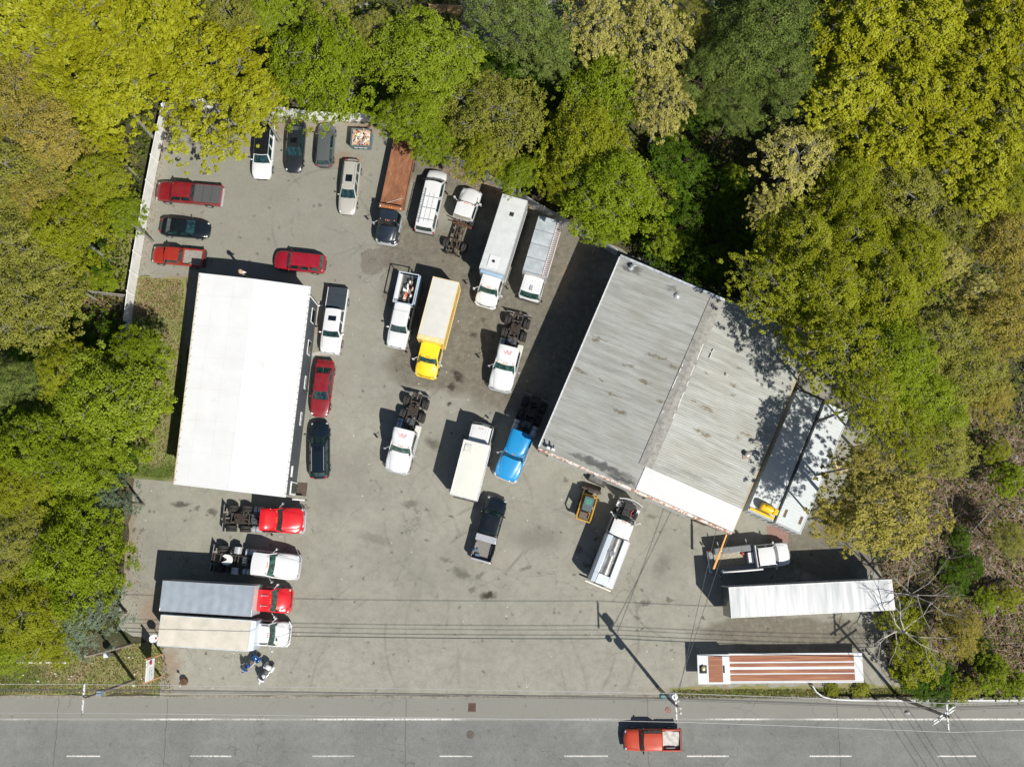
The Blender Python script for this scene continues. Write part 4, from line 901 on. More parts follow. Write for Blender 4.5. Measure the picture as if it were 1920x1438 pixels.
def car(kind, label, front, rear, m, W=1.85, roofm=None, rails=None, sunroof=None, gl=None, cat="car", name=None, plate=False):
    s = BODY[kind]; root, L = veh(name or {'sedan': 'parked_sedan', 'suv': 'parked_suv', 'wagon': 'parked_wagon', 'hatch': 'parked_hatchback'}[kind], front, rear, label, cat, G_CAR)
    X = lambda u: (u - .5) * L; w2 = W / 2
    st = interp([(X(u), wf * w2, a, b2) for u, wf, a, b2 in s['keys']], 30)
    mb = MB(); mb.loft([rsec(x, w_, z0, z1, .13, .035, (.10 if x > X(.9) else (-.06 if x < X(.06) else 0)) * min(1, abs((x - X(.9 if x > 0 else .06)) / (L * .08)))) for x, w_, z0, z1 in st])
    mb.build("body", m, root, sharp=50)
    zb = s['keys'][4][3] - .02
    cabin(root, X(s['gb'][0]), X(s['gb'][1]), X(s['gt'][0]), X(s['gt'][1]), w2 * .90, w2 * .68, zb, s['H'], m, roofm, gl, rows=s['rows'], sunroof=(X(sunroof[0]), X(sunroof[1])) if sunroof else None)
    r = .33 if kind in ('sedan', 'hatch', 'wagon') else .37
    arches(root, (X(.185), X(.815)), w2 - .004, r)
    for x in (X(.185), X(.815)):
        for d in (-1, 1): wheel(root, x, d * (w2 - .10), r, .22)
    mirror(root, X(s['gb'][1]) - .25, w2 * .93, zb + .10, m)
    hz = s['keys'][-1][3]
    for d in (-1, 1):
        mb = MB(); mb.sphere((X(.955), d * w2 * .70, hz + .06), .17, .13, .08, 6, 10); mb.build("headlight", LAMP, root, sharp=60)
        mb = MB(); mb.box(X(0) - .02, X(.045), d * w2 * .62 - .13, d * w2 * .62 + .15, s['keys'][1][3] - .22, s['keys'][1][3] - .03); mb.build("taillight", TAIL, root, bevel=.03)
    mb = MB(); mb.box(X(.975), X(1) + .09, -w2 * .5, w2 * .5, .38, hz - .04); mb.build("grille", BLK, root, bevel=.03)
    mb = MB(); mb.box(X(0) - .07, X(.03), -w2 * .55, w2 * .55, .34, .5); mb.build("rear_bumper", DKPL, root, bevel=.04)
    # bonnet shut line
    for d in (-1, 1):
        mb = MB(); mb.tube([(X(s['gb'][1]) + .08, d * w2 * .78, s['keys'][5][3] + .005), (X(.86), d * w2 * .76, s['keys'][6][3] + .012), (X(.95), d * w2 * .62, s['keys'][7][3] - .0)], .008, 4)
        mb.build("bonnet_seam", BLK, root)
    if kind == 'sedan':
        mb = MB(); mb.tube([(X(.115), -w2 * .72, s['keys'][3][3] + .01), (X(.12), 0, s['keys'][3][3] + .035), (X(.115), w2 * .72, s['keys'][3][3] + .01)], .008, 4); mb.build('boot_seam', BLK, root)
    if rails:
        for d in (-1, 1):
            mb = MB(); a, b2 = X(s['gt'][0] + .02), X(s['gt'][1] - .04); y = d * w2 * .58; z = s['H'] + .06
            mb.tube([(a, y, z - .06), (a + .1, y, z), (b2 - .1, y, z), (b2, y, z - .06)], .025, 6); mb.build("roof_rail", rails, root)
    if rails and kind in ('wagon', 'suv') and W < 1.86:
        for u in (.18, .3):
            mb = MB(); mb.cyl((X(u), -w2 * .58, s['H'] + .07), (X(u), w2 * .58, s['H'] + .07), .022, n=6); mb.build("cross_bar", rails, root)
    return root, L, X
def pickup(label, front, rear, m, W=2.0, cabu=(.385, .775), bed='open', bedmat=None, roofm=None, sunroof=None, H=1.88, rows=2, belt=1.18, name="parked_pickup", gl=None):
    root, L = veh(name, front, rear, label, "pickup truck", G_CAR); X = lambda u: (u - .5) * L; w2 = W / 2
    cb, cf = cabu   # cab rear, cowl
    keys = [(X(cb), .985 * w2, .45, belt), (X(cb + .1), w2, .42, belt), (X(cf - .03), w2, .42, belt), (X(cf + .06), .985 * w2, .42, belt - .02), (X(.94), .95 * w2, .45, belt - .10), (X(.985), .90 * w2, .48, belt - .26), (X(1), .80 * w2, .55, belt - .42)]
    st = interp(keys, 22)
    mb = MB(); mb.loft([rsec(x, w_, z0, z1, .15, .05, .09 * max(0, (x - X(.92)) / (L * .08))) for x, w_, z0, z1 in st]); mb.build("body", m, root, sharp=50)
    slope = .075 if rows == 2 else .07
    cabin(root, X(cb) + .02, X(cf), X(cb) + .16, X(cf - slope), w2 * .90, w2 * .72, belt - .02, H, m, roofm, gl, rows=rows, sunroof=(X(sunroof[0]), X(sunroof[1])) if sunroof else None)
    # bed
    x0, x1 = X(.012), X(cb) - .03
    if bed != 'none':
        mb = MB()
        for d in (-1, 1):
            y1 = d * w2 * .985; y0 = d * (w2 * .985 - .12); mb.box(x0, x1, y0, y1, .5, belt + .02)
        mb.box(x1 - .06, x1, -w2 * .87, w2 * .87, .55, belt + .02); mb.build("bed_wall", m, root, bevel=.035)
        mb = MB(); mb.box(x0, x0 + .07, -w2 * .865, w2 * .865, .55, belt + .02); mb.build("tailgate", m, root, bevel=.02)
        mb = MB(); n = 11
        mb.box(x0 + .07, x1 - .06, -w2 * .865, w2 * .865, .62, .70)
        for i in range(n): y = -w2 * .8 + i * w2 * 1.6 / (n - 1); mb.box(x0 + .1, x1 - .1, y - .035, y + .035, .70, .715)
        bm = bedmat or plain("bed_liner", (.16, .16, .155), .8)
        mb.build("bed_floor", bm, root)
        for d in (-1, 1):
            mb = MB(); mb.box(X(.19) - .45, X(.19) + .45, d * w2 * .86, d * w2 * .66, .7, .93); mb.build("wheel_well", bm, root, bevel=.06)
        if bed == 'cover':
            mb = MB(); mb.grid(lambda u, v: (x0 + .02 + (x1 - x0 - .03) * u, (-1 + 2 * v) * w2 * .90, belt + .035 + .012 * (1 - (2 * v - 1) ** 4) - .004 * math.cos(u * 18.8)), 12, 6); mb.build("tonneau_cover", plain("tonneau_" + root.name, bedmat_rgb.get(label[:12], (.05, .052, .055)), .7, var=.12), root, sharp=60)
            for u in (.34, .67):
                mb = MB(); mb.box(x0 + (x1 - x0) * u - .012, x0 + (x1 - x0) * u + .012, -w2 * .88, w2 * .88, belt + .045, belt + .056); mb.build("cover_seam", BLK, root)
    mb = MB(); mb.box(X(.0) - .10, X(.03), -w2 * .93, w2 * .93, .45, .62); mb.build("rear_bumper", CHROME if W > 1.9 else DKPL, root, bevel=.04)
    mb = MB(); mb.box(X(.97), X(1) + .07, -w2 * .9, w2 * .9, .45, .63); mb.build("front_bumper", CHROME if W > 1.9 else DKPL, root, bevel=.05)
    mb = MB(); mb.box(X(.985), X(1) + .04, -w2 * .52, w2 * .52, .66, belt - .28); mb.build("grille", BLK, root, bevel=.03)
    for d in (-1, 1):
        mb = MB(); mb.sphere((X(.972), d * w2 * .74, belt - .27), .12, .15, .10, 6, 10); mb.build("headlight", LAMP, root, sharp=60)
        mb = MB(); mb.box(X(.004), X(.02), d * w2 * .985 - .10, d * w2 * .985, .78, belt - .05); mb.build("taillight", TAIL, root, bevel=.015)
    r = .40 if W > 1.9 else .36
    arches(root, (X(.19), X(.835)), w2 - .006, r)
    for x in (X(.19), X(.835)):
        for d in (-1, 1): wheel(root, x, d * (w2 - .11), r, .26)
    mirror(root, X(cf) - .3, w2 * .95, belt + .15, m if W > 2.02 else DKPL, 1.25)
    mb = MB(); mb.box(X(.1), X(cf), -w2 * .6, w2 * .6, .35, .5); mb.build("underbody", BLK, root)
    for d in (-1, 1):
        mb = MB(); mb.tube([(X(cf) + .1, d * w2 * .80, belt + .022), (X(.93), d * w2 * .72, belt - .035)], .009, 4)
        mb.build("bonnet_seam", BLK, root)
    return root, L, X
bedmat_rgb = {}
# ------------------------------------------------------------------ trucks
def truck_front(root, xf, m, W=2.35, hood=1.9, ws=.65, roof=1.5, zn=1.35, zc=1.75, zr=2.75, nose=.62, fairing=0.0, gl=None, chrome=True, roofm=None, lights=True, taper=.9):
    """conventional cab whose bumper is at xf; returns x of the cab's back"""
    w2 = W / 2; xc = xf - hood          # cowl
    xr = xc - ws; xb = xr - roof
    gl = gl or GLSG
    # hood with fenders
    keys = [(xc - .05, w2 * .93, .75, zc), (xc + .25, w2 * .95, .7, zc - .02), (xf - hood * .45, w2 * .97, .7, zn + (zc - zn) * .6), (xf - hood * .18, w2 * .93, .7, zn + .10), (xf - .10, w2 * taper * .93, .72, zn - .02), (xf - .02, w2 * taper * .80, .78, zn - .18)]
    mb = MB(); mb.loft([rsec(x, w_, z0, z1, .20, .06, .12 * max(0, (x - xf + .5) / .5)) for x, w_, z0, z1 in interp(keys, 18)]); mb.build("fender", m, root, sharp=50)
    keys = [(xc - .02, w2 * .80, zc - .10, zc + .09), (xf - hood * .5, w2 * .70, zn - .1, zn + (zc - zn) * .55 + .13), (xf - .12, w2 * nose, zn - .3, zn + .10), (xf + .0, w2 * nose * .9, zn - .4, zn - .05)]
    mb = MB(); mb.loft([rsec(x, w_, z0, z1, .16, .05, .10 * max(0, (x - xf + .5) / .5)) for x, w_, z0, z1 in interp(keys, 14)]); mb.build("bonnet", m, root, sharp=50)
    mb = MB(); mb.box(xf - .08, xf + .10, -w2 * nose * .75, w2 * nose * .75, .75, zn - .12); mb.build("grille", CHROME if chrome else BLK, root, bevel=.03)
    mb = MB(); mb.loft([[(xf + .02 - (abs(y) > w2 * .7) * .22, y, .42), (xf + .16 - (abs(y) > w2 * .7) * .24, y, .45), (xf + .16 - (abs(y) > w2 * .7) * .24, y, .72), (xf + .02 - (abs(y) > w2 * .7) * .22, y, .74)] for y in (-w2 * .97, -w2 * .69, w2 * .69, w2 * .97)]); mb.build("front_bumper", CHROME if chrome else m, root, bevel=.02, sharp=30)
    for d in (-1, 1):
        mb = MB(); mb.sphere((xf - .20, d * w2 * .80, zn - .18), .20, .14, .15, 6, 10); mb.build("headlight", LAMP, root, sharp=60)
    for d in (-1, 1):
        mb = MB(); mb.tube([(xc + .02, d * w2 * .83, zc + .03), (xf - hood * .5, d * w2 * .735, zn + (zc - zn) * .55 + .04), (xf - .14, d * w2 * (nose + .04), zn + .0), (xf + .02, d * w2 * nose * .95, zn - .25)], .022, 5)
        mb.build("bonnet_seam", BLK, root)
    mb = MB(); mb.box(xc - .04, xc + .10, -w2 * .80, w2 * .80, zc - .02, zc + .075); mb.build("cowl_vent", DKPL, root, bevel=.02)
    # lower cab
    mb = MB(); mb.loft([rsec(x, w2 * .95, .85, zc, .10, .02) for x in (xb, xb + .3, xc - .1, xc)]); mb.build("cab_body", m, root, sharp=50)
    cabin(root, xb + .02, xc - .04, xb + .06, xr, w2 * .93, w2 * .80, zc - .03, zr, m, roofm, gl, bow=.16, rows=1, rear=True)
    if lights:
        for k in (-.62, -.14, 0, .14, .62):
            mb = MB(); mb.sphere((xr + .06 - .1 * abs(k), k * w2, zr + .035), .07, .045, .035, 4, 8); mb.build("marker_light", AMB, root, sharp=60)
    if fairing > 0:
        keys = [(xb + .02, w2 * .84, zr - .05, zr + fairing), (xb + roof * .4, w2 * .83, zr - .05, zr + fairing * .92), (xr - .3, w2 * .76, zr - .05, zr + fairing * .45), (xr - .02, w2 * .62, zr - .05, zr + .04)]
        mb = MB(); mb.loft([rsec(x, w_, z0, z1, .22, .05) for x, w_, z0, z1 in interp(keys, 12)]); mb.build("roof_fairing", m, root, sharp=50)
    # mirrors on arms
    for d in (-1, 1):
        mb = MB(); mb.tube([(xc - .25, d * w2 * .9, zc + .5), (xc + .02, d * (w2 + .22), zc + .5)], .03, 6); mb.box(xc - .02, xc + .08, d * (w2 + .15), d * (w2 + .34), zc + .05, zc + .6); mb.build("mirror", CHROME if chrome else WHT, root, bevel=.02)
    for d in (-1, 1):
        mb = MB(); mb.box(xb + .2, xc + .1, d * w2 * .97, d * w2 * .72, .45, .6)
        mb.build("step", ALU, root, bevel=.01)
    return xb
def cabover(root, xf, m, W=2.2, depth=1.75, zr=2.35, gl=None, ribs=True, lights=True):
    w2 = W / 2; xb = xf - depth
    mb = MB(); keys = [(xb, w2 * .96, .6, 1.35), (xf - .5, w2, .5, 1.35), (xf - .06, w2 * .97, .45, 1.3), (xf + .02, w2 * .90, .5, 1.1)]
    mb.loft([rsec(x, w_, z0, z1, .10, .02, .10 * max(0, (x - xf + .4) / .4)) for x, w_, z0, z1 in interp(keys, 10)]); mb.build("cab_body", m, root, sharp=50)
    cabin(root, xb + .03, xf - .10, xb + .06, xf - .42, w2 * .95, w2 * .86, 1.32, zr, m, None, gl or GLSG, bow=.10, rows=1)
    if ribs:
        for i in range(7):
            y = -w2 * .66 + i * w2 * .22; mb = MB(); mb.box(xb + .18, xf - .55, y - .02, y + .02, zr + .0, zr + .035); mb.build("roof_rib", m, root, bevel=.01)
    if lights:
        for k in (-.14, 0, .14):
            mb = MB(); mb.sphere((xf - .62, k * w2, zr + .04), .06, .04, .035, 4, 8); mb.build("marker_light", AMB, root, sharp=60)
    for d in (-1, 1):
        mb = MB(); mb.sphere((xf + .0, d * w2 * .72, .85), .08, .17, .11, 6, 10); mb.build("headlight", LAMP, root, sharp=60)
        mb = MB(); mb.tube([(xf - .3, d * w2 * .92, 1.9), (xf + .05, d * (w2 + .18), 1.9)], .025, 6); mb.box(xf + .02, xf + .1, d * (w2 + .08), d * (w2 + .26), 1.5, 1.95); mb.build("mirror", BLK, root, bevel=.02)
    mb = MB(); mb.box(xf - .1, xf + .14, -w2 * .95, w2 * .95, .38, .62); mb.build("front_bumper", DKPL, root, bevel=.04)
    return xb
def cargo(root, x0, x1, W, z0, z1, wall, roofm, trim, rib=0.0, ribs=0, nose=0.0):
    w2 = W / 2
    mb = MB(); mb.box(x0 + .02, x1 - .02, -w2 + .02, w2 - .02, z0, z1 - .03); mb.build("cargo_box", wall, root)
    mb = MB(); nx = max(24, ribs * 4)
    mb.grid(lambda u, v: (x0 + .05 + (x1 - x0 - .10) * u, (-1 + 2 * v) * (w2 - .045), z1 + .012 + .03 * (1 - (2 * v - 1) ** 2) + rib * math.sin(u * math.pi * 2 * ribs + .5 * math.sin(v * 9)) + rib * .5 * math.sin(u * 23 + v * 3)), nx, 8)
    mb.build("roof", roofm, root, sharp=60)
    for d in (-1, 1):
        mb = MB(); mb.box(x0, x1, d * w2, d * (w2 - .05), z1 - .10, z1 + .02); mb.build("top_rail", trim, root, bevel=.012)
        mb = MB(); mb.box(x0, x1, d * w2, d * (w2 - .05), z0 - .02, z0 + .14); mb.build("bottom_rail", trim, root, bevel=.012)
        for x in (x0, x1 - .07):
            mb = MB(); mb.box(x, x + .07, d * (w2 + .003), d * (w2 - .06), z0 + .14, z1 - .10); mb.build("corner_post", trim, root, bevel=.01)
    for x in (x0, x1 - .05):
        mb = MB(); mb.box(x - .002, x + .052, -w2 + .05, w2 - .05, z1 - .10, z1 + .02); mb.build("header", trim, root, bevel=.012)
    for s in (-1, 1):
        mb = MB(); mb.box(x0 - .03, x0 - .005, s * .03, s * (w2 - .08), z0 + .05, z1 - .15); d = mb.build("rear_door", wall, root, bevel=.01)
        mb = MB(); mb.cyl((x0 - .05, s * .3, z0 + .1), (x0 - .05, s * .3, z1 - .2), .018, n=6); mb.build("latch_bar", ALU, d)
    if nose:
        mb = MB(); mb.loft([[(x1 - .001, y, z1 - .02), (x1 + nose, y * .96, z1 - nose * .8), (x1 + nose, y * .96, z0 + .3), (x1 - .001, y, z0 + .1)] for y in (-w2 + .02, -w2 * .5, 0, w2 * .5, w2 - .02)]); mb.build("nose_cap", trim, root, sharp=30)
def chassis(root, x0, x1, m=CHASSIS, gap=.43, z=.85, cross=5):
    mb = MB()
    for d in (-1, 1): mb.box(x0, x1, d * gap - .04, d * gap + .04, z - .12, z + .12)
    for i in range(cross): x = x0 + .1 + (x1 - x0 - .3) * i / (cross - 1); mb.box(x - .05, x + .05, -gap, gap, z - .08, z + .06)
    mb.cyl((x0 + .5, 0, z - .25), (x1, 0, z - .1), .06, n=8)
    mb.build("chassis_frame", m, root, sharp=30)
def rear_axle(root, x, W, r=.5, wd=.27, rim=None):
    for d in (-1, 1): wheel(root, x, d * (W / 2 - .30), r, wd, rim or RIM, dual=True)
    mb = MB(); mb.cyl((x, -W / 2 + .3, r), (x, W / 2 - .3, r), .10, n=10); mb.sphere((x, 0, r), .28, .22, .24, 6, 10); mb.build("axle", CHASSIS, root, sharp=50)
def box_truck(label, front, rear, boxfront, m, wall, roofm, trim, W=2.5, z1=3.9, cab='conv', rib=0.0, ribs=0, nose=0.0, cabk=None, cabdepth=1.8, name="box_truck", rearz=None):
    root, L = veh(name, front, rear, label, "box truck", G_TR)
    a = P(*boxfront); F = P(*front); F.z = a.z = 0; bx = L / 2 - (F - a).length; x0 = -L / 2
    k = dict(W=2.2, hood=1.25, ws=.5, roof=1.3, zn=1.15, zc=1.55, zr=2.45, chrome=False); k.update(cabk or {})
    if cab == 'conv':
        avail = L / 2 - bx - .12; tot = k['hood'] + k['ws'] + k['roof']
        for q in ('hood', 'ws', 'roof'): k[q] *= avail / tot
        xb = truck_front(root, L / 2 - .12, m, **k); xfw = L / 2 - .12 - k['hood'] * .55
    else: xb = cabover(root, L / 2 - .14, m, W=2.15, depth=min(cabdepth, L / 2 - bx - .16), zr=k['zr']); xfw = L / 2 - .95
    cargo(root, x0, bx, W, 1.05, z1, wall, roofm, trim, rib, ribs, nose)
    chassis(root, x0 + .1, xfw, z=.8)
    rear_axle(root, x0 + (bx - x0) * .27, 2.4, .46, .24)
    for d in (-1, 1): wheel(root, xfw, d * 1.0, .46, .26)
    mb = MB(); mb.box(x0 - .12, x0 + .05, -1.1, 1.1, .5, .62); mb.build("rear_bumper", CHASSIS, root, bevel=.01)
    for d in (-1, 1):
        mb = MB(); mb.box(x0 - .04, x0 - .0, d * 1.0 - .12, d * 1.0 + .12, .78, .92); mb.build("taillight", TAIL, root, bevel=.01)
    mb = MB(); mb.cyl((bx - 1.6, -1.0, .65), (bx - .4, -1.0, .65), .27, n=14); mb.build("fuel_tank", ALU, root, sharp=40)
    return root, L, x0, bx
def semi(label, front, rear, m, W=2.45, hood=1.95, ws=.62, roof=1.55, fairing=.6, zr=2.7, tank=ALU, name="tractor_unit", rim=None, tank_len=1.25, chm=CHASSIS, taper=.9, gl=None, half_fender=False, box_right=None, flaps=True, disc=None, fifth=True, lights=True, nose=.62):
    root, L = veh(name, front, rear, label, "tractor unit", G_SEMI)
    x0, x1 = -L / 2, L / 2
    xb = truck_front(root, x1 - .16, m, W=W, hood=hood, ws=ws, roof=roof, fairing=fairing, zn=1.45, zc=1.9, zr=zr, taper=taper, gl=gl, lights=lights, nose=nose)
    chassis(root, x0 + .12, x1 - hood, chm, z=.95, cross=7)
    ax = (x0 + .78, x0 + 2.08)
    for x in ax: rear_axle(root, x, 2.45, .51, .27, rim)
    for d in (-1, 1): wheel(root, x1 - .16 - hood * .55, d * 1.02, .51, .28, rim)
    if fifth:
        c = (ax[0] + ax[1]) / 2 + .15
        mb = MB(); pts = [(c + .46 * math.cos(t), .46 * math.sin(t)) for t in [math.pi * (.0 + i / 14 * 1.0) - math.pi / 2 for i in range(15)]] + [(c - .35, .46), (c - .55, .28), (c - .1, .06), (c - .1, -.06), (c - .55, -.28), (c - .35, -.46)]
        mb.prism(pts, 1.12, 1.2); mb.build("fifth_wheel", disc or plain("greasy_steel", (.06, .045, .035), .5, .5, .4), root, bevel=.01)
    # deck plate, brackets, air lines
    mb = MB(); mb.box(xb - 1.3, xb - .75, -.42, .42, 1.08, 1.12); mb.build("deck_plate", plain("tread_plate", (.14, .15, .155), .4, .6, .2), root)
    mb = MB(); r = random.Random(int(L * 1000))
    for k in range(5):
        y = r.uniform(-.3, .3); mb.tube([(xb - .02, y, 1.7), (xb - .35, y * .6, 1.35), (xb - .8 - k * .12, r.uniform(-.2, .2), 1.18)], .018, 5)
    mb.build("air_hose", BLK, root); 
    mb = MB()
    for i in range(5): x = x0 + .3 + i * .55; mb.box(x - .04, x + .04, -.55 + .1 * (i % 2), .5, 1.0, 1.09); mb.box(x, x + .3, -.38, -.3, 1.0, 1.12)
    mb.build("crossmember", plain("grimy_steel", (.075, .06, .048), .7, .2, .5), root)
    for d in (-1, 1):
        bm = box_right if (box_right and d == 1) else None
        if bm is None:
            mb = MB(); mb.cyl((xb - 1.15, d * .88, .75), (xb + tank_len - .75, d * .88, .75), .33, n=18); t = mb.build("fuel_tank", tank, root, sharp=40)
            mb = MB()
            for x in (xb - .85, xb - .1): mb.cyl((x, d * .88, .75), (x + .06, d * .88, .75), .338, n=18)
            mb.build("tank_strap", BLK, t)
        else:
            mb = MB(); mb.box(xb - .85, xb + .25, .62, 1.2, .5, 1.35); mb.build("side_box", bm, root, bevel=.10)
        if flaps:
            mb = MB(); mb.box(x0 + .04, x0 + .10, d * .45, d * 1.24, 1.0, 1.05); h = mb.build("flap_hanger", plain("hanger_grey", (.35, .36, .36), .5, .5), root)
            mb = MB(); mb.box(x0 + .03, x0 + .05, d * .62, d * 1.22, .25, 1.0); mb.build("mud_flap", BLK, h)
        if half_fender:
            mb = MB(); x = ax[1] + .05
            mb.grid(lambda u, v: (x + .62 * math.sin((u - .15) * 1.2) , d * (.62 + .62 * v), .51 + .62 * math.cos((u - .3) * 1.3)), 10, 3); mb.build("half_fender", ALU, root, sharp=60)
    mb = MB(); mb.box(x0, x0 + .1, -.5, .5, .75, 1.0); mb.build("rear_crossmember", CHASSIS, root, bevel=.01)
    for d in (-1, 1):
        mb = MB(); mb.box(x0 - .02, x0, d * .25, d * .45, .85, .98); mb.build("taillight", TAIL, root)
    return root, L, xb, x1
def w_emblem(root, x, z, m, s=1.0):
    """slanted red stripes forming a W on the roof fairing, read from the front"""
    mb = MB()
    for k, (y0, y1, n) in enumerate(((-.36, -.16, 3), (.0, -.16, 2), (.0, .16, 3), (.36, .16, 3))):
        for i in range(n):
            o = i * .045 * (1 if y1 > y0 else -1); L = .40 - .03 * i
            xa, xb_ = x - .2 * s, x + .2 * s
            a = Vector((xa + i * .03, (y0 + o) * s, z(xa + i * .03) + .012)); b2 = Vector((xb_, (y1 + o * .5) * s, z(xb_) + .012))
            d = Vector((0, .014, 0)); mb.add([a - d, b2 - d, b2 + d, a + d], [(0, 1, 2, 3)])
    return mb.build("emblem", m, root, sharp=0)

# ================================================================== PLACEMENT
MAROON = paint("maroon_paint", (.20, .008, .014), dirt=.10); RED2 = paint("faded_red_paint", (.30, .022, .014), dirt=.14, dcol=(.3, .1, .07)); CRIM = paint("crimson_paint", (.28, .006, .018), dirt=.06)
BLKP = paint("black_paint", (.006, .010, .014), rough=.2, coat=.3, dirt=.06, dcol=(.05, .05, .05)); NAVY = paint("navy_black_paint", (.006, .012, .020), rough=.2, coat=.3, dirt=.03, dcol=(.05, .05, .05)); CHAR = paint("charcoal_paint", (.016, .020, .024), rough=.22, coat=.3, dirt=.05, dcol=(.06, .06, .06))
GRYP = paint("grey_paint", (.12, .135, .145), rough=.3, metal=.3); BEI = paint("beige_paint", (.44, .425, .375), rough=.32, metal=.15, dirt=.08); ORED = paint("orange_red_paint", (.46, .055, .022), rough=.3, dirt=.08)
REDT = paint("bright_red_paint", (.58, .008, .014), rough=.3, dirt=.05); BLUT = paint("sky_blue_paint", (.012, .24, .52), rough=.28, dirt=.06); YELT = paint("bright_yellow_paint", (.84, .58, .018), rough=.35, dirt=.06, dcol=(.5, .35, .08))
bedmat_rgb["dark red crew cab pickup with"[:12]] = (.075, .078, .078)
bedmat_rgb["white crew cab pickup with a"[:12]] = (.022, .032, .045)

pickup("dark red crew cab pickup with a flat black bed cover facing the west fence", (294, 358, .9), (416, 368, .9), MAROON, W=2.02, cabu=(.415, .775), bed='cover')
car('sedan', "black sedan parked between two red pickups by the west fence", (391.5, 431, .8), (301, 423, .8), BLKP, W=1.86, gl=GLS)
pickup("small faded red pickup with an open bed at the white roof's north west corner", (286, 476.5, .8), (383, 485.5, .8), RED2, W=1.74, cabu=(.42, .76), bed='open', bedmat=plain("grey_liner", (.27, .25, .22), .9), H=1.66, belt=1.0, rows=1)
car('suv', "white SUV with a glossy black roof, nose out beneath the yellow-green maple", (489, 333, .9), (499, 233, .9), WHT, W=2.0, roofm=plain("gloss_black_roof", (.012, .013, .015), .12), gl=GLS)
car('sedan', "charcoal sedan with a sunroof, nose out next to the white and black SUV", (549.3, 320.5, .8), (557, 226, .8), CHAR, W=1.88, sunroof=(.40, .50), gl=GLS)
car('hatch', "grey hatchback with its red tail lights facing out, left of the dumpster", (613, 232, .8), (606.8, 311.5, .8), GRYP, W=1.78)
car('wagon', "beige wagon with roof rails and dark sunroof, alone below the dumpster", (649.4, 400, .8), (661, 300, .8), BEI, W=1.86, rails=ALU, sunroof=(.33, .46))
car('suv', "crimson SUV above the north east corner of the white roof", (515.5, 485.6, .9), (608.6, 495.6, .9), CRIM, W=1.88, gl=GLSG)
pickup("white crew cab pickup with a navy bed cover and sunroof by the slate wall", (617.6, 661.5, .9), (635.5, 540, .9), WHT, W=2.05, cabu=(.345, .76), bed='cover', sunroof=(.47, .545))
car('sedan', "dark red sedan parked along the slate wall below the white pickup", (597.6, 779.3, .8), (610, 675.5, .8), MAROON, W=1.9)
car('wagon', "black wagon with silver roof rails at the south end of the slate wall", (598.5, 790.5, .8), (598.5, 896, .8), NAVY, W=1.95, rails=CHROME, sunroof=(.46, .55))
root, L, X = pickup("black crew cab pickup with a silver toolbox across its open bed", (932.5, 934, .9), (900.5, 1050.5, .9), BLKP, W=2.05, cabu=(.42, .79), bed='open', bedmat=plain("corrugated_mat", (.20, .19, .17), .8, var=.1), gl=GLS)
mb = MB(); mb.box(X(.42) - .72, X(.42) - .12, -.98, .98, 1.0, 1.30); mb.build("toolbox", ALU, root, bevel=.03)
mb = MB(); mb.box(X(.05), X(.09), .2, .6, .72, .95); mb.box(X(.12), X(.16), .45, .8, .72, 1.0); mb.build("bed_cargo", plain("misc_blue", (.06, .12, .2), .6), root)
root, L, X = pickup("orange-red pickup driving on the road with an open silvery bed", (1170.8, 1386.7, .9), (1277, 1386.7, .9), ORED, W=1.9, cabu=(.345, .735), bed='open', bedmat=plain("silver_tarp", (.36, .34, .31), .5, .2, .3), H=1.78, belt=1.1, name="pickup_on_road")
mb = MB(); mb.grid(lambda u, v: (X(.03) + (X(.33) - X(.03)) * u, (-.80 + 1.3 * v) * .9, .95 + .06 * math.sin(u * 7 + v * 5)), 10, 8); mb.build("tarp", plain("silver_tarp2", (.45, .43, .40), .5, .1, .3, 3), root, sharp=60)
root.name = "moving_pickup"

# white passenger van with a ladder on its roof rack
root, L = veh("cargo_van", (821.5, 321.5, .9), (795.3, 435.5, .9), "white long van with a ladder on its roof, between rusty flatbed and cab chassis", "van", G_CAR); X = lambda u: (u - .5) * L
mb = MB(); mb.loft([rsec(x, w_, z0, z1, .16, .04, .08 * max(0, (x - X(.92)) / (L * .08))) for x, w_, z0, z1 in interp([(X(0), .93, .45, 1.25), (X(.03), .985, .4, 1.3), (X(.5), 1.0, .38, 1.28), (X(.80), 1.0, .38, 1.25), (X(.90), .98, .4, 1.18), (X(.97), .92, .42, 1.02), (X(1), .82, .5, .8)], 26)]); mb.build("body", WHT, root, sharp=50)
cabin(root, X(.005), X(.855), X(.035), X(.745), .97, .80, 1.2, 2.08, WHT, None, GLS, bow=.12, rows=3)
arches(root, (X(.2), X(.84)), .995, .38)
for x in (X(.2), X(.84)):
    for d in (-1, 1): wheel(root, x, d * .88, .38, .24)
mirror(root, X(.81), .98, 1.35, DKPL, 1.3)
for d in (-1, 1):
    mb = MB(); mb.sphere((X(.965), d * .74, .95), .13, .15, .1, 6, 10); mb.build("headlight", LAMP, root, sharp=60)
    mb = MB(); mb.box(X(.0) - .02, X(.015), d * .85, d * .97, .8, 1.3); mb.build("taillight", TAIL, root, bevel=.01)
mb = MB(); mb.box(X(0) - .1, X(.02), -.95, .95, .42, .6); mb.build("rear_bumper", DKPL, root, bevel=.03)
for u in (.14, .32, .5):
    mb = MB(); mb.box(X(u) - .03, X(u) + .03, -.84, .84, 2.17, 2.21); mb.build("rack_bar", ALU, root)
for y in (.10, -.36):
    mb = MB(); mb.box(X(.1), X(.56), y - .02, y + .02, 2.125, 2.15); mb.build("roof_groove", plain("soft_grey", (.45, .45, .45), .6), root)
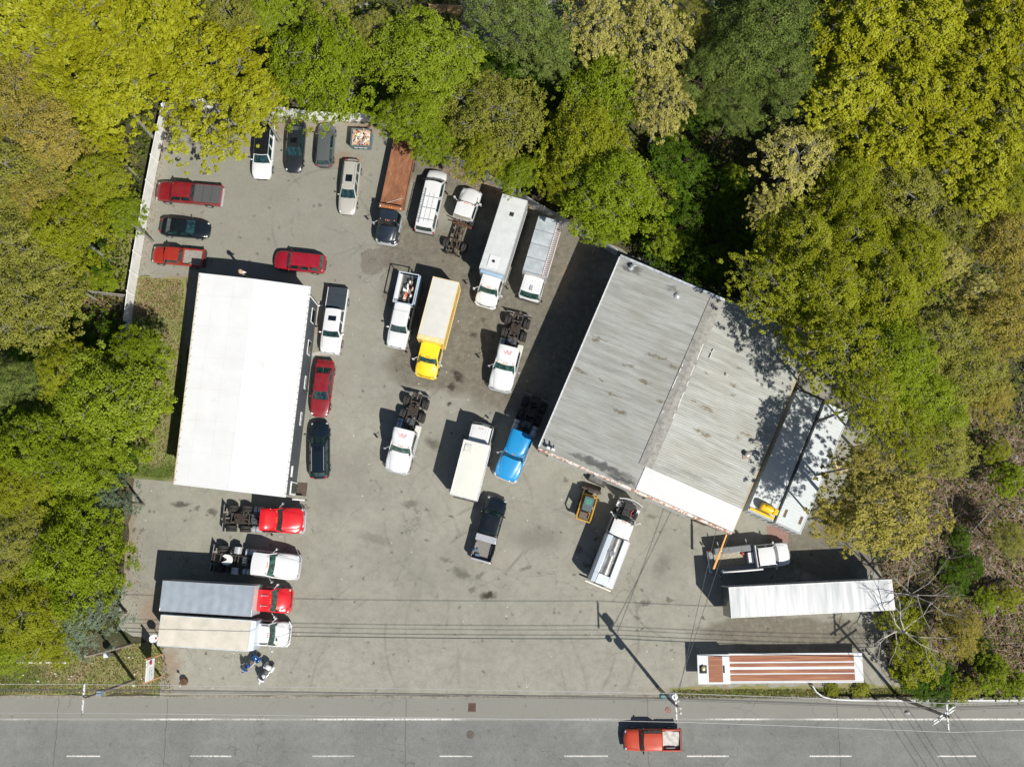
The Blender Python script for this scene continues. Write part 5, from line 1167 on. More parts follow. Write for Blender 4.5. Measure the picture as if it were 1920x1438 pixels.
# the ladder rests on the rack
lad = empty("ladder", root.matrix_world @ Vector((0, 0, 0)), 0, "white aluminium ladder strapped along the van's roof edge", "ladder")
lad.location = root.location; lad.rotation_euler = root.rotation_euler
for y in (.50, .78):
    mb = MB(); mb.box(X(.06), X(.62), y - .02, y + .02, 2.215, 2.28); mb.build("ladder_rail", ALU, lad)
mb = MB()
for i in range(13): x = X(.08) + i * (X(.6) - X(.08)) / 12; mb.cyl((x, .50, 2.25), (x, .78, 2.25), .018, n=6)
mb.build("ladder_rungs", ALU, lad)

# rusty flatbed dump truck
root, L = veh("flatbed_truck", (722.7, 457, 1.0), (763, 258, 1.1), "dark blue truck with a long rust-brown flat dump bed under the tree edge", "flatbed truck", G_TR)
a = P(734, 389, 1.5); F = P(722.7, 457, 1.0); a.z = F.z = 0; bx = L / 2 - (F - a).length; x0 = -L / 2
DKB = paint("dark_blue_black_paint", (.012, .020, .030), rough=.28, dirt=.14, dcol=(.08, .08, .08))
truck_front(root, L / 2 - .14, DKB, W=2.2, hood=1.45, ws=.38, roof=1.0, zn=1.25, zc=1.6, zr=2.4, chrome=True, gl=GLSD)
m, nt, b = new_mat("rust_steel_bed"); oc = objc(nt)
c = ramp(nt, noise(nt, mapping(nt, oc, (.6, 1.6, 1)), 1.2, 6, .7), [(.3, (.13, .050, .024)), (.5, (.23, .095, .045)), (.7, (.33, .155, .08))]); c = mix(nt, ramp(nt, noise(nt, oc, 3.5, 3), [(.66, 0.0), (.74, .5)]), c, (.5, .38, .28))
nt.links.new(c, b.inputs["Base Color"]); b.inputs["Roughness"].default_value = .85; bump(nt, b, noise(nt, oc, 5, 4), .03, .5)
RUST = m
mb = MB(); mb.box(x0, bx, -1.22, 1.22, 1.18, 1.30); mb.build("deck", RUST, root)
for d in (-1, 1):
    mb = MB(); mb.box(x0, bx, d * 1.22, d * 1.14, 1.2, 1.42); mb.build("side_rail", RUST, root, bevel=.01)
mb = MB(); mb.box(bx - .08, bx, -1.2, 1.2, 1.3, 2.0); mb.build("headboard", RUST, root, bevel=.01)
mb = MB(); mb.box(bx + .04, bx + .34, -1.15, 1.15, 1.75, 2.05); mb.build("cab_protector", paint("orange_rust", (.34, .12, .04), rough=.7, coat=0, dirt=.4), root, bevel=.03)
for k in (-1.05, -.15, .05, .95):
    mb = MB(); mb.sphere((bx + .2, k, 2.08), .09, .07, .06, 4, 8); mb.build("beacon", LAMP if abs(k) > .5 else AMB, root, sharp=60)
mb = MB(); mb.cyl((bx - .25, -.9, 1.40), (bx - 1.2, .9, 1.36), .03, n=6); mb.build("loose_pipe", plain("pale_pipe", (.5, .4, .33), .7), root)
chassis(root, x0 + .3, L / 2 - 1, z=.9); rear_axle(root, x0 + 1.5, 2.4); rear_axle(root, x0 + 2.75, 2.4)
for d in (-1, 1): wheel(root, L / 2 - .95, d * .98, .5, .27)

# white cab and bare chassis
root, L = veh("cab_chassis_truck", (887, 354.5, 1.0), (846.5, 478, .8), "white truck cab with a bare rusty chassis and no body, nose to the slatted fence", "cab chassis truck", G_TR)
x0 = -L / 2; xb = truck_front(root, L / 2 - .14, WHT, W=2.15, hood=1.55, ws=.4, roof=1.25, zn=1.2, zc=1.5, zr=2.2, chrome=False, gl=plain("cream_glass", (.40, .38, .28), .3))
chassis(root, x0, xb + .3, plain('brown_frame', (.075, .045, .03), .8, var=.6), gap=.42, z=.75, cross=6); rear_axle(root, x0 + 1.15, 2.45, .45, .24, plain("rust_rim", (.2, .12, .08), .8))
for d in (-1, 1):
    wheel(root, L / 2 - 1.0, d * .98, .45, .25)
    mb = MB(); mb.box(x0 + .1, x0 + .2, d * .55, d * .8, .3, .75); mb.build("mud_flap", BLK, root)
mb = MB(); mb.cyl((xb - .45, -1.05, .85), (xb - .15, 1.15, 1.0), .05, n=8); mb.cyl((xb - .55, -1.2, .8), (xb - .45, 1.0, .8), .06, n=8); mb.build("loose_beam", RUSTY, root)
mb = MB(); r = random.Random(5)
for i in range(22): x = r.uniform(x0 + .4, xb - .1); y = r.uniform(-.35, .35); mb.box(x - r.uniform(.05, .3), x + .1, y - .05, y + .05, .7, .7 + r.uniform(.1, .3))
mb.build("driveline", plain("grimy_steel", (.075, .06, .048), .7, .2, .5), root)["kind"] = "stuff"
mb = MB(); mb.box(xb - .35, xb + .25, -1.15, -.75, .5, 1.2); mb.build("battery_box", BLK, root, bevel=.04)

# ---- box trucks
OFFW = plain("offwhite_roof_skin", (.52, .54, .53), .55, var=.08, scale=1.5); CREAM = plain("cream_roof_skin", (.56, .55, .505), .6, var=.06, scale=1.2); TANR = plain("beige_roof_skin", (.55, .51, .43), .65, var=.12, scale=1.0)
GRYR = plain("bluegrey_roof_skin", (.36, .41, .46), .42, .3, .10, 1.2); BOXW = paint("box_white", (.62, .63, .63), rough=.4, dirt=.14); BLUN = paint("pale_blue_trim", (.28, .42, .55), rough=.35)
root, L, x0, bx = box_truck("long white box truck with a square hatch and vent panel on its roof", (908.5, 574.5, .9), (966, 370, 4.0), (920.5, 508.5, 4.0), WHT, BOXW, OFFW, plain("rail_grey", (.55, .57, .60), .4, .4, .1), W=2.52, z1=4.0, rib=.008, ribs=9, nose=.0, cabk=dict(W=2.25))
mb = MB(); mb.box(x0 + 1.55, x0 + 1.95, -.02, .38, 4.03, 4.10); mb.build("roof_hatch", BLK, root, bevel=.03)
mb = MB(); mb.box(bx - 1.55, bx - .35, -.62, .38, 4.04, 4.11); h = mb.build("vent_panel", WHT, root, bevel=.02); mb = MB(); mb.cyl((bx - .95, -.12, 4.11), (bx - .95, -.12, 4.18), .14, n=16); mb.build("vent_cap", BLK, h)
mb = MB(); mb.box(bx - .02, bx + .28, -1.15, 1.15, 3.2, 3.75); mb.build("reefer_unit", BLUN, root, bevel=.08)

# stake-sided truck with a grey tarp roof
root, L = veh("stake_truck", (990.5, 564, .9), (1033.5, 410, 3.0), "white cabover truck with a translucent grey roof and a rail of slots down one side", "box truck", G_TR)
a = P(999, 514, 3.0); F = P(990.5, 564, .9); a.z = F.z = 0; bx = L / 2 - (F - a).length; x0 = -L / 2
cabover(root, L / 2 - .14, WHT, W=2.2, depth=L / 2 - bx - .16, zr=2.3)
mb = MB(); mb.box(x0 + .05, bx - .05, -1.12, 1.1, .95, 2.75); mb.build("cargo_body", plain("dull_aluminium_wall", (.42, .43, .43), .5, .3), root)
mb = MB(); mb.grid(lambda u, v: (x0 + .05 + (bx - x0 - .1) * u, -1.22 + 1.85 * v + .0, 3.02 + .04 * math.sin(v * 3.14) + .02 * abs(math.sin(u * 3.14 * 4))), 32, 8); m, nt, b = new_mat("grey_translucent_tarp"); oc = objc(nt); nt.links.new(ramp(nt, noise(nt, oc, 1.2, 5, .6), [(.3, (.28, .32, .34)), (.7, (.46, .50, .52))]), b.inputs["Base Color"]); b.inputs["Roughness"].default_value = .35; mb.build("tarp_roof", m, root, sharp=60)
for i in range(5):
    x = x0 + .05 + (bx - x0 - .1) * i / 4; mb = MB(); mb.box(x - .03, x + .03, -1.2, .62, 3.03, 3.075); mb.build("roof_bow", plain("bow_grey", (.24, .27, .29), .5, .4), root)
for yy in (1.2, .72):
    mb = MB(); mb.box(x0, bx, yy - .05, yy + .05, 2.92, 3.04); mb.build("side_rail", plain("pinkish_steel", (.55, .47, .45), .6, .1, .15), root, bevel=.01)
mb = MB()
for i in range(28): x = x0 + .12 + (bx - x0 - .25) * i / 27; mb.box(x - .045, x + .045, .77, 1.15, 2.90, 3.0)
mb.build("side_slats", plain("pinkish_steel2", (.50, .45, .43), .6, .1, .2), root)
for x in (x0 + .03, bx - .03):
    mb = MB(); mb.box(x - .03, x + .03, -1.22, 1.22, .95, 3.04); mb.build("end_frame", plain("bow_grey2", (.5, .5, .5), .5, .4), root)
chassis(root, x0 + .1, L / 2 - .8, z=.75); rear_axle(root, x0 + 1.5, 2.3, .44, .24)
for d in (-1, 1): wheel(root, L / 2 - .95, d * .95, .44, .25)
mb = MB(); mb.box(L / 2 - 1.15, L / 2 - .65, -.12, .12, 2.35, 2.42); mb.build("roof_rack", ALU, root)

root, L, x0, bx = box_truck("yellow box truck with a pale roof, right of the white service truck", (796.7, 707, .9), (836.5, 524, 3.7), (805.5, 639.5, 3.7), YELT, paint("box_yellow", (.80, .56, .12), rough=.4, dirt=.1), CREAM, paint("yellow_trim", (.82, .60, .22), rough=.45, coat=.2, dirt=.2, dcol=(.6, .4, .2)), W=2.55, z1=3.7, rib=.004, ribs=8, cabk=dict(W=2.25))
mb = MB(); mb.box(bx - .42, bx - .04, -1.2, 1.2, 3.745, 3.765); mb.build("stained_strip", plain("peach_stain", (.78, .55, .27), .6), root)
mb = MB(); r = random.Random(4); x = x0 + 1.2
for (xa, xb_) in ((x0 + .9, x0 + 1.5), (x0 + 2.4, x0 + 3.4)):
    x = xa
    while x < xb_: wd = r.uniform(.12, .25); mb.box(x, x + wd, 1.252, 1.262, 2.7, 3.1); x += wd + .07
mb.build("lettering", plain("livery_red", (.45, .06, .03), .5), root)

root, L, x0, bx = box_truck("white cabover box truck pointing away from the road, left of the blue tractor", (906.6, 791.5, 1.6), (868.5, 932, 3.5), (897, 830, 3.5), WHT, BOXW, plain("ivory_roof_skin", (.62, .62, .56), .6, var=.04, scale=1), plain("rail_white", (.70, .71, .72), .4), W=2.5, z1=3.5, cab='over', cabk=dict(zr=2.55), cabdepth=1.95)
mb = MB(); mb.box(bx - 1.1, bx - .35, .32, 1.0, 3.53, 3.60); mb.build("roof_hatch", plain("grey_hatch", (.55, .54, .49), .6), root, bevel=.12)

root, L, x0, bx = box_truck("red-cabbed truck with a blue-grey ribbed box roof, parked beside the beige-roofed truck", (546.6, 1126.4, .9), (301.7, 1116.5, 4.0), (474, 1126, 4.0), REDT, BOXW, GRYR, plain("rail_silver", (.62, .64, .66), .3, .6, .08), W=2.66, z1=4.0, rib=.014, ribs=9, cabk=dict(W=2.35, nose=.66))
mb = MB(); 
for y in (-.45, .45): mb.cyl((bx + .35, y, 2.62), (bx + .95, y, 2.60), .03, n=6); mb.cyl((bx + .35, y - .12, 2.6), (bx + .35, y + .12, 2.6), .03, n=6)
mb.build("air_horn", CHROME, root)
root, L, x0, bx = box_truck("white-cabbed box truck with a beige stained roof, nearest the two motorcycles", (543.8, 1189.5, .9), (298, 1181, 4.0), (469, 1188, 4.0), WHT, BOXW, TANR, paint("trim_bluewhite", (.55, .64, .72), rough=.35), W=2.66, z1=4.0, rib=.006, ribs=4, nose=.35, cabk=dict(W=2.35))
mb = MB()
for y in (-.8, .8): mb.cyl((bx + .55, y, 2.56), (bx + 1.2, y, 2.56), .035, n=6)
mb.build("air_horn", BLK, root)
mb = MB(); mb.box(bx + 2.02, bx + 2.1, -.85, -.6, 2.0, 2.2); mb.build("windscreen_card", plain("hi_vis_card", (.55, .75, .05), .6), root)

# ---- tractor units
SLP = plain("steel_tank", (.30, .36, .42), .3, .7, .2)
LOGO = plain("emblem_stripe_red", (.62, .12, .16), .5)
def fz(xb, roof, fair, zr):
    def f(x): 
        u = (x - xb) / roof; return zr + fair * (1.0 - .15 * u - .55 * max(0, u - .25) ** 1.2 * 1.3) + .055
    return f
for lab, fr, rr in (("white tractor unit with a red striped emblem, facing down beside the workshop shadow", (935.7, 733.5, .9), (974, 587, 1.0)), ("white tractor unit with a red striped emblem, alone in mid lot right of the sedans", (742.6, 886.8, .9), (783.5, 738, 1.0))):
    root, L, xb, x1 = semi(lab, fr, rr, WHT, W=2.4, hood=1.75, ws=.55, roof=1.5, fairing=.75, zr=2.75, tank=SLP, box_right=WHT2)
    xm = xb + .62
    mb = MB()
    def zz(x): 
        import bisect
        k = (x - (xb + .02)) / 1.5; return 2.75 + .75 * (1 - .08 * k / .4 if k < .4 else .92 - (k - .4) / .4 * .47 if k < .8 else .45) + .05
    strokes = [((-.16, .44), (.20, .22)), ((-.20, .36), (.22, .16)), ((-.22, .28), (.20, .10)), ((.2, .13), (-.16, .02)), ((.21, .05), (-.18, -.04)), ((-.18, .0), (.22, -.14)), ((-.2, -.09), (.2, -.20)), ((.2, -.2), (-.08, -.38)), ((.1, -.2), (-.14, -.46)), ((.0, -.16), (-.18, -.52))]
    for (xa, ya), (xc_, yc) in strokes:
        n = 5
        for i in range(n):
            p = [(xm + xa + (xc_ - xa) * t, ya + (yc - ya) * t) for t in (i / n, (i + 1) / n)]
            (ax_, ay), (bx_, by) = p
            mb.add([(ax_, ay - .013, zz(ax_) + .03), (bx_, by - .013, zz(bx_) + .03), (bx_, by + .013, zz(bx_) + .03), (ax_, ay + .013, zz(ax_) + .03)], [(0, 1, 2, 3)])
    mb.build("emblem", LOGO, root, sharp=0)
semi("sky blue tractor unit with its bare frame in the workshop's shadow", (945.5, 900.5, .9), (1007, 744, 1.0), BLUT, W=2.45, hood=1.95, ws=.35, roof=2.15, fairing=.25, zr=2.85, tank=CHROME, gl=GLSD, nose=.58)
semi("bright red tractor unit below the south end of the white roof", (572.8, 977, .9), (417.3, 971, 1.0), REDT, W=2.45, hood=1.75, ws=.42, roof=1.35, fairing=.55, zr=2.6, tank=ALU, gl=GLSD, nose=.6)
root, L, xb, x1 = semi("white tractor unit with shiny half fenders between the red tractor and the box trucks", (563.3, 1064.5, .9), (396.5, 1045.5, 1.0), WHT, W=2.45, hood=1.95, ws=.55, roof=1.4, fairing=0, zr=2.65, tank=CHROME, half_fender=True, disc=plain("white_disc", (.75, .75, .74), .35, .2, .05))

# ---- tank truck with its bonnet tipped open
root, L = veh("tanker_truck", (1184, 936, 1.2), (1121, 1099, 1.0), "white tanker truck with its bonnet tipped open and the engine showing", "tanker truck", G_TR)
x0, x1 = -L / 2, L / 2
xb = truck_front(root, x1 - 1.35 + .0, WHT, W=2.3, hood=.55, ws=.45, roof=1.35, zn=1.6, zc=1.7, zr=2.6, chrome=False, lights=True)
for o in list(root.children):
    if o.name.startswith(("bonnet", "fender", "grille", "headlight", "front_bumper")): bpy.data.objects.remove(o)
xc = x1 - 1.9
mb = MB(); mb.box(xc + .05, x1 - .35, -.42, .42, .8, 1.45); mb.build("engine", plain("engine_black", (.03, .03, .032), .5, .3, .5), root, bevel=.06)
mb = MB(); r = random.Random(8)
for i in range(34):
    x = r.uniform(xc + .05, x1 - .5); y = r.uniform(-.8, .8); z = r.uniform(1.1, 1.5)
    if i % 2: mb.box(x, x + r.uniform(.08, .3), y, y + r.uniform(.06, .25), z - .15, z)
    else: mb.tube([(x, y, z), (x + r.uniform(-.3, .3), y + r.uniform(-.3, .3), z + .1), (x + .2, y - .2, z - .1)], .03, 6)
mb.build("engine_fittings", plain("engine_grey", (.12, .12, .13), .4, .5, .8, 12), root, sharp=30)
mb = MB(); mb.tube([(xc + .3, -.5, 1.5), (xc + .7, -.35, 1.55), (xc + 1.0, -.5, 1.45)], .05, 8); mb.build("coolant_hose", plain("hose_red", (.35, .04, .05), .5), root)
mb = MB(); mb.box(x1 - .5, x1 - .42, -.62, .62, .7, 1.5); mb.build("radiator", CHASSIS, root, bevel=.02)
mb = MB()  # tipped bonnet standing on its nose
mb.loft([[(x1 - .38 + .30 * (1 - (y / 1.12) ** 2) * k + (1 - k) * .10, y, z) for y in [(-1.12 + 2.24 * i / 10) for i in range(11)]] + [(x1 - .44 + .30 * (1 - (y / 1.12) ** 2) * k + (1 - k) * .10, y, z) for y in [(1.12 - 2.24 * i / 10) for i in range(11)]] for z, k in ((.75, .6), (1.1, .9), (1.6, 1.0), (2.0, 1.0), (2.2, .9))]); mb.build("bonnet", WHT, root, sharp=50)
for d in (-1, 1):
    mb = MB(); mb.grid(lambda u, v: (x1 - .5 - .55 * u, d * (.85 + .28 * v), 1.0 + .35 * math.sin(u * 3.1)), 8, 3); mb.build("fender", WHT, root, sharp=60)
    wheel(root, x1 - 1.15, d * .98, .5, .27)
mb = MB(); mb.box(x1 - .3, x1 - .12, -1.1, 1.1, .4, .65); mb.build("front_bumper", CHROME, root, bevel=.04)
tb0, tb1 = x0 + .25, xb - .12
BLW = paint("tank_bluewhite", (.62, .68, .73), rough=.35, dirt=.1)
mb = MB(); mb.loft([[(x, y, z) for y, z in ((-.95, .85), (-1.2, 1.3), (-1.2, 2.35), (-.98, 2.8), (-.55, 2.9), (-.55, 2.6), (.55, 2.6), (.55, 2.9), (.98, 2.8), (1.2, 2.35), (1.2, 1.3), (.95, .85))] for x in (tb0, tb0 + .9)]); mb.v = [(x, y, (2.9 if abs(z - 2.6) < .01 else z)) for x, y, z in mb.v]; mb.build("rear_section", BLW, root, bevel=.03)
mb = MB(); mb.loft([[(x, y, z) for y, z in ((-.95, .85), (-1.2, 1.3), (-1.2, 2.35), (-.98, 2.8), (-.55, 2.9), (-.5, 2.5), (.5, 2.5), (.55, 2.9), (.98, 2.8), (1.2, 2.35), (1.2, 1.3), (.95, .85))] for x in (tb0 + .9, tb1)]); mb.build("tank_cover", BLW, root, bevel=.03)
mb = MB(); mb.grid(lambda u, v: (tb0 + .95 + (tb1 - tb0 - 1.05) * u, (-.5 + v) * .96, 2.52 + .30 * math.sin(v * 3.14159)), 8, 10); mb.build("tank_top", plain("brushed_tank_steel", (.42, .41, .38), .38, .7, .25, 1.5), root, sharp=60)
mb = MB(); c = (tb0 + .9 + tb1) / 2 + .25; mb.cyl((c, 0, 2.78), (c, 0, 2.92), .26, n=20); h = mb.build("manhole_dome", ALU, root, bevel=.02)
mb = MB(); mb.cyl((c, 0, 2.92), (c, 0, 2.95), .17, n=16); mb.box(c - .2, c + .2, -.02, .02, 2.95, 2.98); mb.build("hatch", plain("hatch_grey", (.3, .3, .3), .4, .6), h)
mb = MB(); mb.cyl((tb0 + 2.2, -.3, 2.75), (tb0 + 2.2, -.3, 2.82), .07, n=10); mb.build("vent_cap", ALU, root)
mb = MB(); mb.box(x0 - .02, x0 + .1, -1.25, 1.25, .75, .95); mb.build("rear_bumper", plain("cream_bumper", (.66, .64, .58), .5), root, bevel=.02)
chassis(root, x0 + .1, x1 - 1, z=.9); rear_axle(root, x0 + 1.3, 2.4); rear_axle(root, x0 + 2.6, 2.4)

# ---- service truck with ladder rack
root, L, X = pickup("white service truck with a steel ladder rack over its loaded bed", (741.8, 650.5, .9), (770.5, 517.5, 1.0), WHT, W=2.05, cabu=(.42, .80), bed='none', H=1.98, name="service_truck")
root['category'] = 'service truck'; root['group'] = G_TR
x0, x1 = X(.01), X(.42) - .05
for d in (-1, 1):
    mb = MB(); mb.box(x0, x1, d * 1.12, d * .72, .6, 1.45); mb.build("tool_cabinet", WHT if d < 0 else paint("cab_blue", (.30, .45, .58), rough=.35), root, bevel=.02)
mb = MB(); mb.box(x0, x1, -.72, .72, .7, .8); mb.build("bed_floor", plain("dark_floor", (.06, .06, .058), .8), root)
RK = plain("rack_steel", (.58, .66, .74), .35, .3, .1)
mb = MB(); z = 2.2
for d in (-1, 1): mb.box(x0, x1 + .2, d * .95 - .04, d * .95 + .04, z, z + .08)
for x in (x0 + .04, x1 + .16): mb.box(x - .04, x + .04, -.99, .99, z + .001, z + .081)
for d in (-1, 1):
    for x in (x0 + .04, x1 - .1): mb.box(x - .03, x + .03, d * .95 - .03, d * .95 + .03, 1.45, z)
mb.build("ladder_rack", RK, root)
mb = MB(); mb.box(x0, x1, 1.02, 1.1, 1.9, 1.97); mb.build("conduit_rail", RK, root)
r = random.Random(6)
for nm, rgb, n in (("crate", (.6, .48, .36), 7), ("tool", (.05, .05, .055), 9), ("case", (.68, .66, .62), 6), ("jerrycan", (.55, .10, .07), 2)):
    mb = MB()
    for i in range(n): x = r.uniform(x0 + .2, x1 - .3); y = r.uniform(-.5, .35); z0 = .8 + r.uniform(0, .15); mb.box(x, x + r.uniform(.15, .5), y, y + r.uniform(.1, .3), z0, z0 + r.uniform(.15, .4))
    mb.build("bed_" + nm, plain("load_" + nm, rgb, .7), root, bevel=.01)
mb = MB(); mb.box(X(.53), X(.54), -.7, .7, 2.0, 2.03); mb.build("roof_strip", plain("soft_grey", (.45, .45, .45), .6), root)

# ---- service truck with crane
root, L, X = pickup("white service truck with a crane and orange boom beside the long trailer", (1479, 1037, .9), (1331, 1053.5, .9), WHT, W=2.15, cabu=(.565, .84), bed='none', H=2.15, belt=1.3, rows=2, name="crane_truck")
root['category'] = 'service truck'; root['group'] = G_TR
x0, x1 = X(.06), X(.55); GB = paint("graphite_cabinet", (.17, .18, .185), rough=.4, dirt=.15)
for d in (-1, 1):
    mb = MB(); mb.box(x0, x1, d * 1.2, d * .62, .6, 1.62 if d > 0 else 1.5); mb.build("tool_cabinet", GB, root, bevel=.02)
for d in (-1, 1):
    for u in (0, .34, .67):
        mb = MB(); xa = x0 + (x1 - x0) * (u + .02); mb.box(xa, xa + (x1 - x0) * .29, d * .66, d * 1.16, 1.5 if d < 0 else 1.62, 1.53 if d < 0 else 1.65); mb.build("cabinet_lid", GB, root, bevel=.01)
mb = MB(); mb.box(x0, x1, -.62, .62, .75, .85); mb.build("bed_floor", plain("sandy_floor", (.32, .29, .22), .9, var=.35), root)
mb = MB(); mb.box(x1 - .62, x1 - .12, -.55, .5, .85, 1.55); mb.build("white_chest", WHT, root, bevel=.03)
mb = MB(); mb.sphere((x1 - .95, .45, 1.0), .2, .16, .14, 6, 10); mb.build("red_gas_can", plain("can_red", (.35, .05, .04), .5), root, sharp=60)
mb = MB(); mb.box(x1 - .05, x1 + .03, -1.1, 1.1, .8, 2.2); mb.build("headache_rack", WHT, root, bevel=.01)
mb = MB(); mb.box(X(0) + .0, x0 - .05, -.9, .9, .5, .75); mb.build("rear_step", plain("step_grey", (.25, .26, .27), .5, .4), root, bevel=.02)
mb = MB(); mb.cyl((x0 + .35, -.95, 1.5), (x0 + .35, -.95, 2.25), .17, n=14); cr = mb.build("crane_mast", plain("crane_blue_grey", (.10, .15, .19), .5), root, bevel=.02)
mb = MB(); mb.cyl((x0 + .3, -1.0, 2.25), (x1 + .35, -1.08, 2.35), .11, .08, n=10); mb.build("crane_boom", WHT, cr, sharp=50)
mb = MB(); mb.cyl((x0 + .1, -1.1, 1.9), (x0 + .6, -.8, 2.1), .14, n=10); mb.build("winch", plain("winch_dark", (.05, .08, .1), .4, .4), cr)
mb = MB(); mb.cyl((x0 - .05, -.1, .9), (x0 + .3, -1.5, 1.1), .03, n=6); mb.cyl((x0 + .5, 1.2, 1.2), (x0 + .42, 1.75, 1.2), .05, n=8); mb.cyl((x1 - .5, 1.2, 1.2), (x1 - .55, 1.75, 1.2), .05, n=8); mb.build("outrigger", ALU, root)
a = P(1338, 1066, 2.6); b2 = P(1362.5, 1001.5, 4.2)
inv = Matrix.Rotation(-root.rotation_euler[2], 4, 'Z') @ Matrix.Translation(-root.location)
A, B_ = inv @ a, inv @ b2
mb = MB(); mb.tube([A, A.lerp(B_, .5)], .115, 4); mb.tube([A.lerp(B_, .5), B_], .085, 4); mb.sphere(A.lerp(B_, .53), .13, .13, .13, 5, 8)
mb.build("orange_boom", paint("boom_orange", (.80, .33, .045), rough=.4, dirt=.1), root, sharp=20)

# ---- skid steer
SKY_ = paint("loader_amber", (.55, .31, .03), rough=.5, coat=.1, dirt=.35, dcol=(.16, .10, .05))
root, L = veh("skid_steer", (1109, 920, 1.0), (1091, 977, 1.0), "yellow skid steer loader with a dark attachment beside the workshop front", "skid steer", None)
for x in (-.55, .55):
    for d in (-1, 1): wheel(root, x, d * .68, .40, .28, SKY_)
mb = MB(); mb.box(-1.2, 1.1, -.5, .5, .3, 1.0); mb.build("chassis_tub", SKY_, root, bevel=.05)
mb = MB(); mb.box(-.55, .85, -.48, .48, 1.0, 2.0); mb.build("cab", BLK, root, bevel=.05)
mb = MB(); mb.box(-.5, .8, -.44, .44, 2.0, 2.05); cr = mb.build("cab_roof", plain("slate_roof_panel", (.10, .13, .14), .3), root, bevel=.02)
mb = MB(); mb.box(.1, .6, -.28, .28, 2.052, 2.062); mb.build("roof_window", plain("teal_pane", (.08, .24, .18), .15), cr)
for d in (-1, 1):
    mb = MB(); mb.tube([(-1.35, d * .66, 1.3), (-1.2, d * .66, 1.75), (.2, d * .66, 1.65), (1.25, d * .66, .9), (1.5, d * .62, .45)], .075, 6); mb.build("lift_arm", SKY_, root, sharp=50)
mb = MB(); mb.box(-1.45, -1.33, -.7, .7, 1.1, 1.5); mb.build("rear_guard", SKY_, root, bevel=.04)
mb = MB(); mb.box(-1.30, -.62, -.44, .44, 1.0, 1.35); mb.build("engine_hood", plain("hood_brown", (.12, .09, .07), .7), root, bevel=.04)
mb = MB(); mb.box(.86, .98, -.62, .62, 1.3, 1.65); mb.build("cross_tube", SKY_, root, bevel=.04)
mb = MB(); mb.box(1.45, 1.65, -.95, .95, .1, .75); mb.loft([[(1.5, y, .1), (2.1, y, .08), (2.15, y, .12), (1.7, y, .75)] for y in (-.85, .85)]); mb.box(1.2, 1.5, -.3, .3, .2, .9); mb.build("bucket", plain("bucket_dark", (.07, .055, .045), .6, .3, .5), root, bevel=.02)
# block beside it
c = P(1121, 899, .5); e = empty("steel_skip", (c.x, c.y, 0), R(-24), "dark steel box lying against the workshop wall above the skid steer", "steel box")
mb = MB(); mb.box(-.88, .88, -.42, .42, 0, .75); mb.build("box", plain("dark_steel_box", (.06, .055, .05), .7, .2, .4), e, bevel=.04)
mb = MB(); mb.box(-.8, .5, -.34, .34, .751, .78); mb.build("lid", plain("grey_lid", (.12, .115, .11), .7, .2, .4), e, bevel=.01)

# ---- long van trailer
def bogie(root, xs, W=2.5, r=.5):
    for x in xs: rear_axle(root, x, W, r, .26)
root, L = veh("van_trailer", (1368.5, 1129.5, 4.1), (1675.5, 1114.5, 4.1), "long white box trailer with a dark front wall and branch shadows on its roof", "trailer", "parked trailers")
m, nt, b = new_mat("crinkled_aluminium_roof"); oc = objc(nt)
n1 = noise(nt, mapping(nt, oc, (1.6, .16, 1)), 1.3, 2, .5)
nt.links.new(ramp(nt, n1, [(.35, (.46, .48, .49)), (.6, (.62, .63, .63))]), b.inputs["Base Color"]); b.inputs["Roughness"].default_value = .42; bump(nt, b, n1, .12, .6)
cargo(root, -L / 2, L / 2, 2.66, 1.15, 4.1, paint("trailer_white", (.62, .63, .64), rough=.4), m, plain("rail_offwhite", (.72, .72, .69), .4), rib=.006, ribs=13)
mb = MB(); mb.box(L / 2 - .0, L / 2 + .035, -1.28, 1.28, 1.2, 4.02); fw = mb.build("front_wall", paint("navy_front", (.010, .020, .032), rough=.35), root, bevel=.02)
mb = MB(); x = L / 2 + .038
for (y0, z0, y1, z1) in ((-.15, 2.2, .1, 3.0), (.1, 3.0, .3, 2.5), (.0, 2.4, .35, 2.9), (-.3, 2.6, -.1, 3.1), (-.35, 2.3, .05, 2.1)):
    d = Vector((0, y1 - y0, z1 - z0)).normalized(); n = Vector((0, -d.z, d.y)) * .06
    a_, b__ = Vector((x, y0, z0)), Vector((x, y1, z1)); mb.add([a_ - n, b__ - n, b__ + n, a_ + n], [(0, 1, 2, 3)]); mb.add([a_ + n, b__ + n, b__ - n, a_ - n], [(0, 1, 2, 3)])
mb.build("emblem", plain("teal_emblem", (.10, .30, .36), .5), fw, sharp=0)
chassis(root, -L / 2 + .3, L / 2 - .3, z=1.0, gap=.5, cross=12); bogie(root, (-L / 2 + 1.5, -L / 2 + 2.8))
for d in (-1, 1):
    mb = MB(); mb.box(L / 2 - 2.6, L / 2 - 2.45, d * .75 - .07, d * .75 + .07, .06, 1.0); mb.box(L / 2 - 2.7, L / 2 - 2.35, d * .75 - .13, d * .75 + .13, .01, .06); mb.build("landing_leg", CHASSIS, root)
mb = MB(); mb.box(-L / 2 - .06, -L / 2 + .05, -1.2, 1.2, .5, .62); mb.build("rear_bumper", ALU, root)
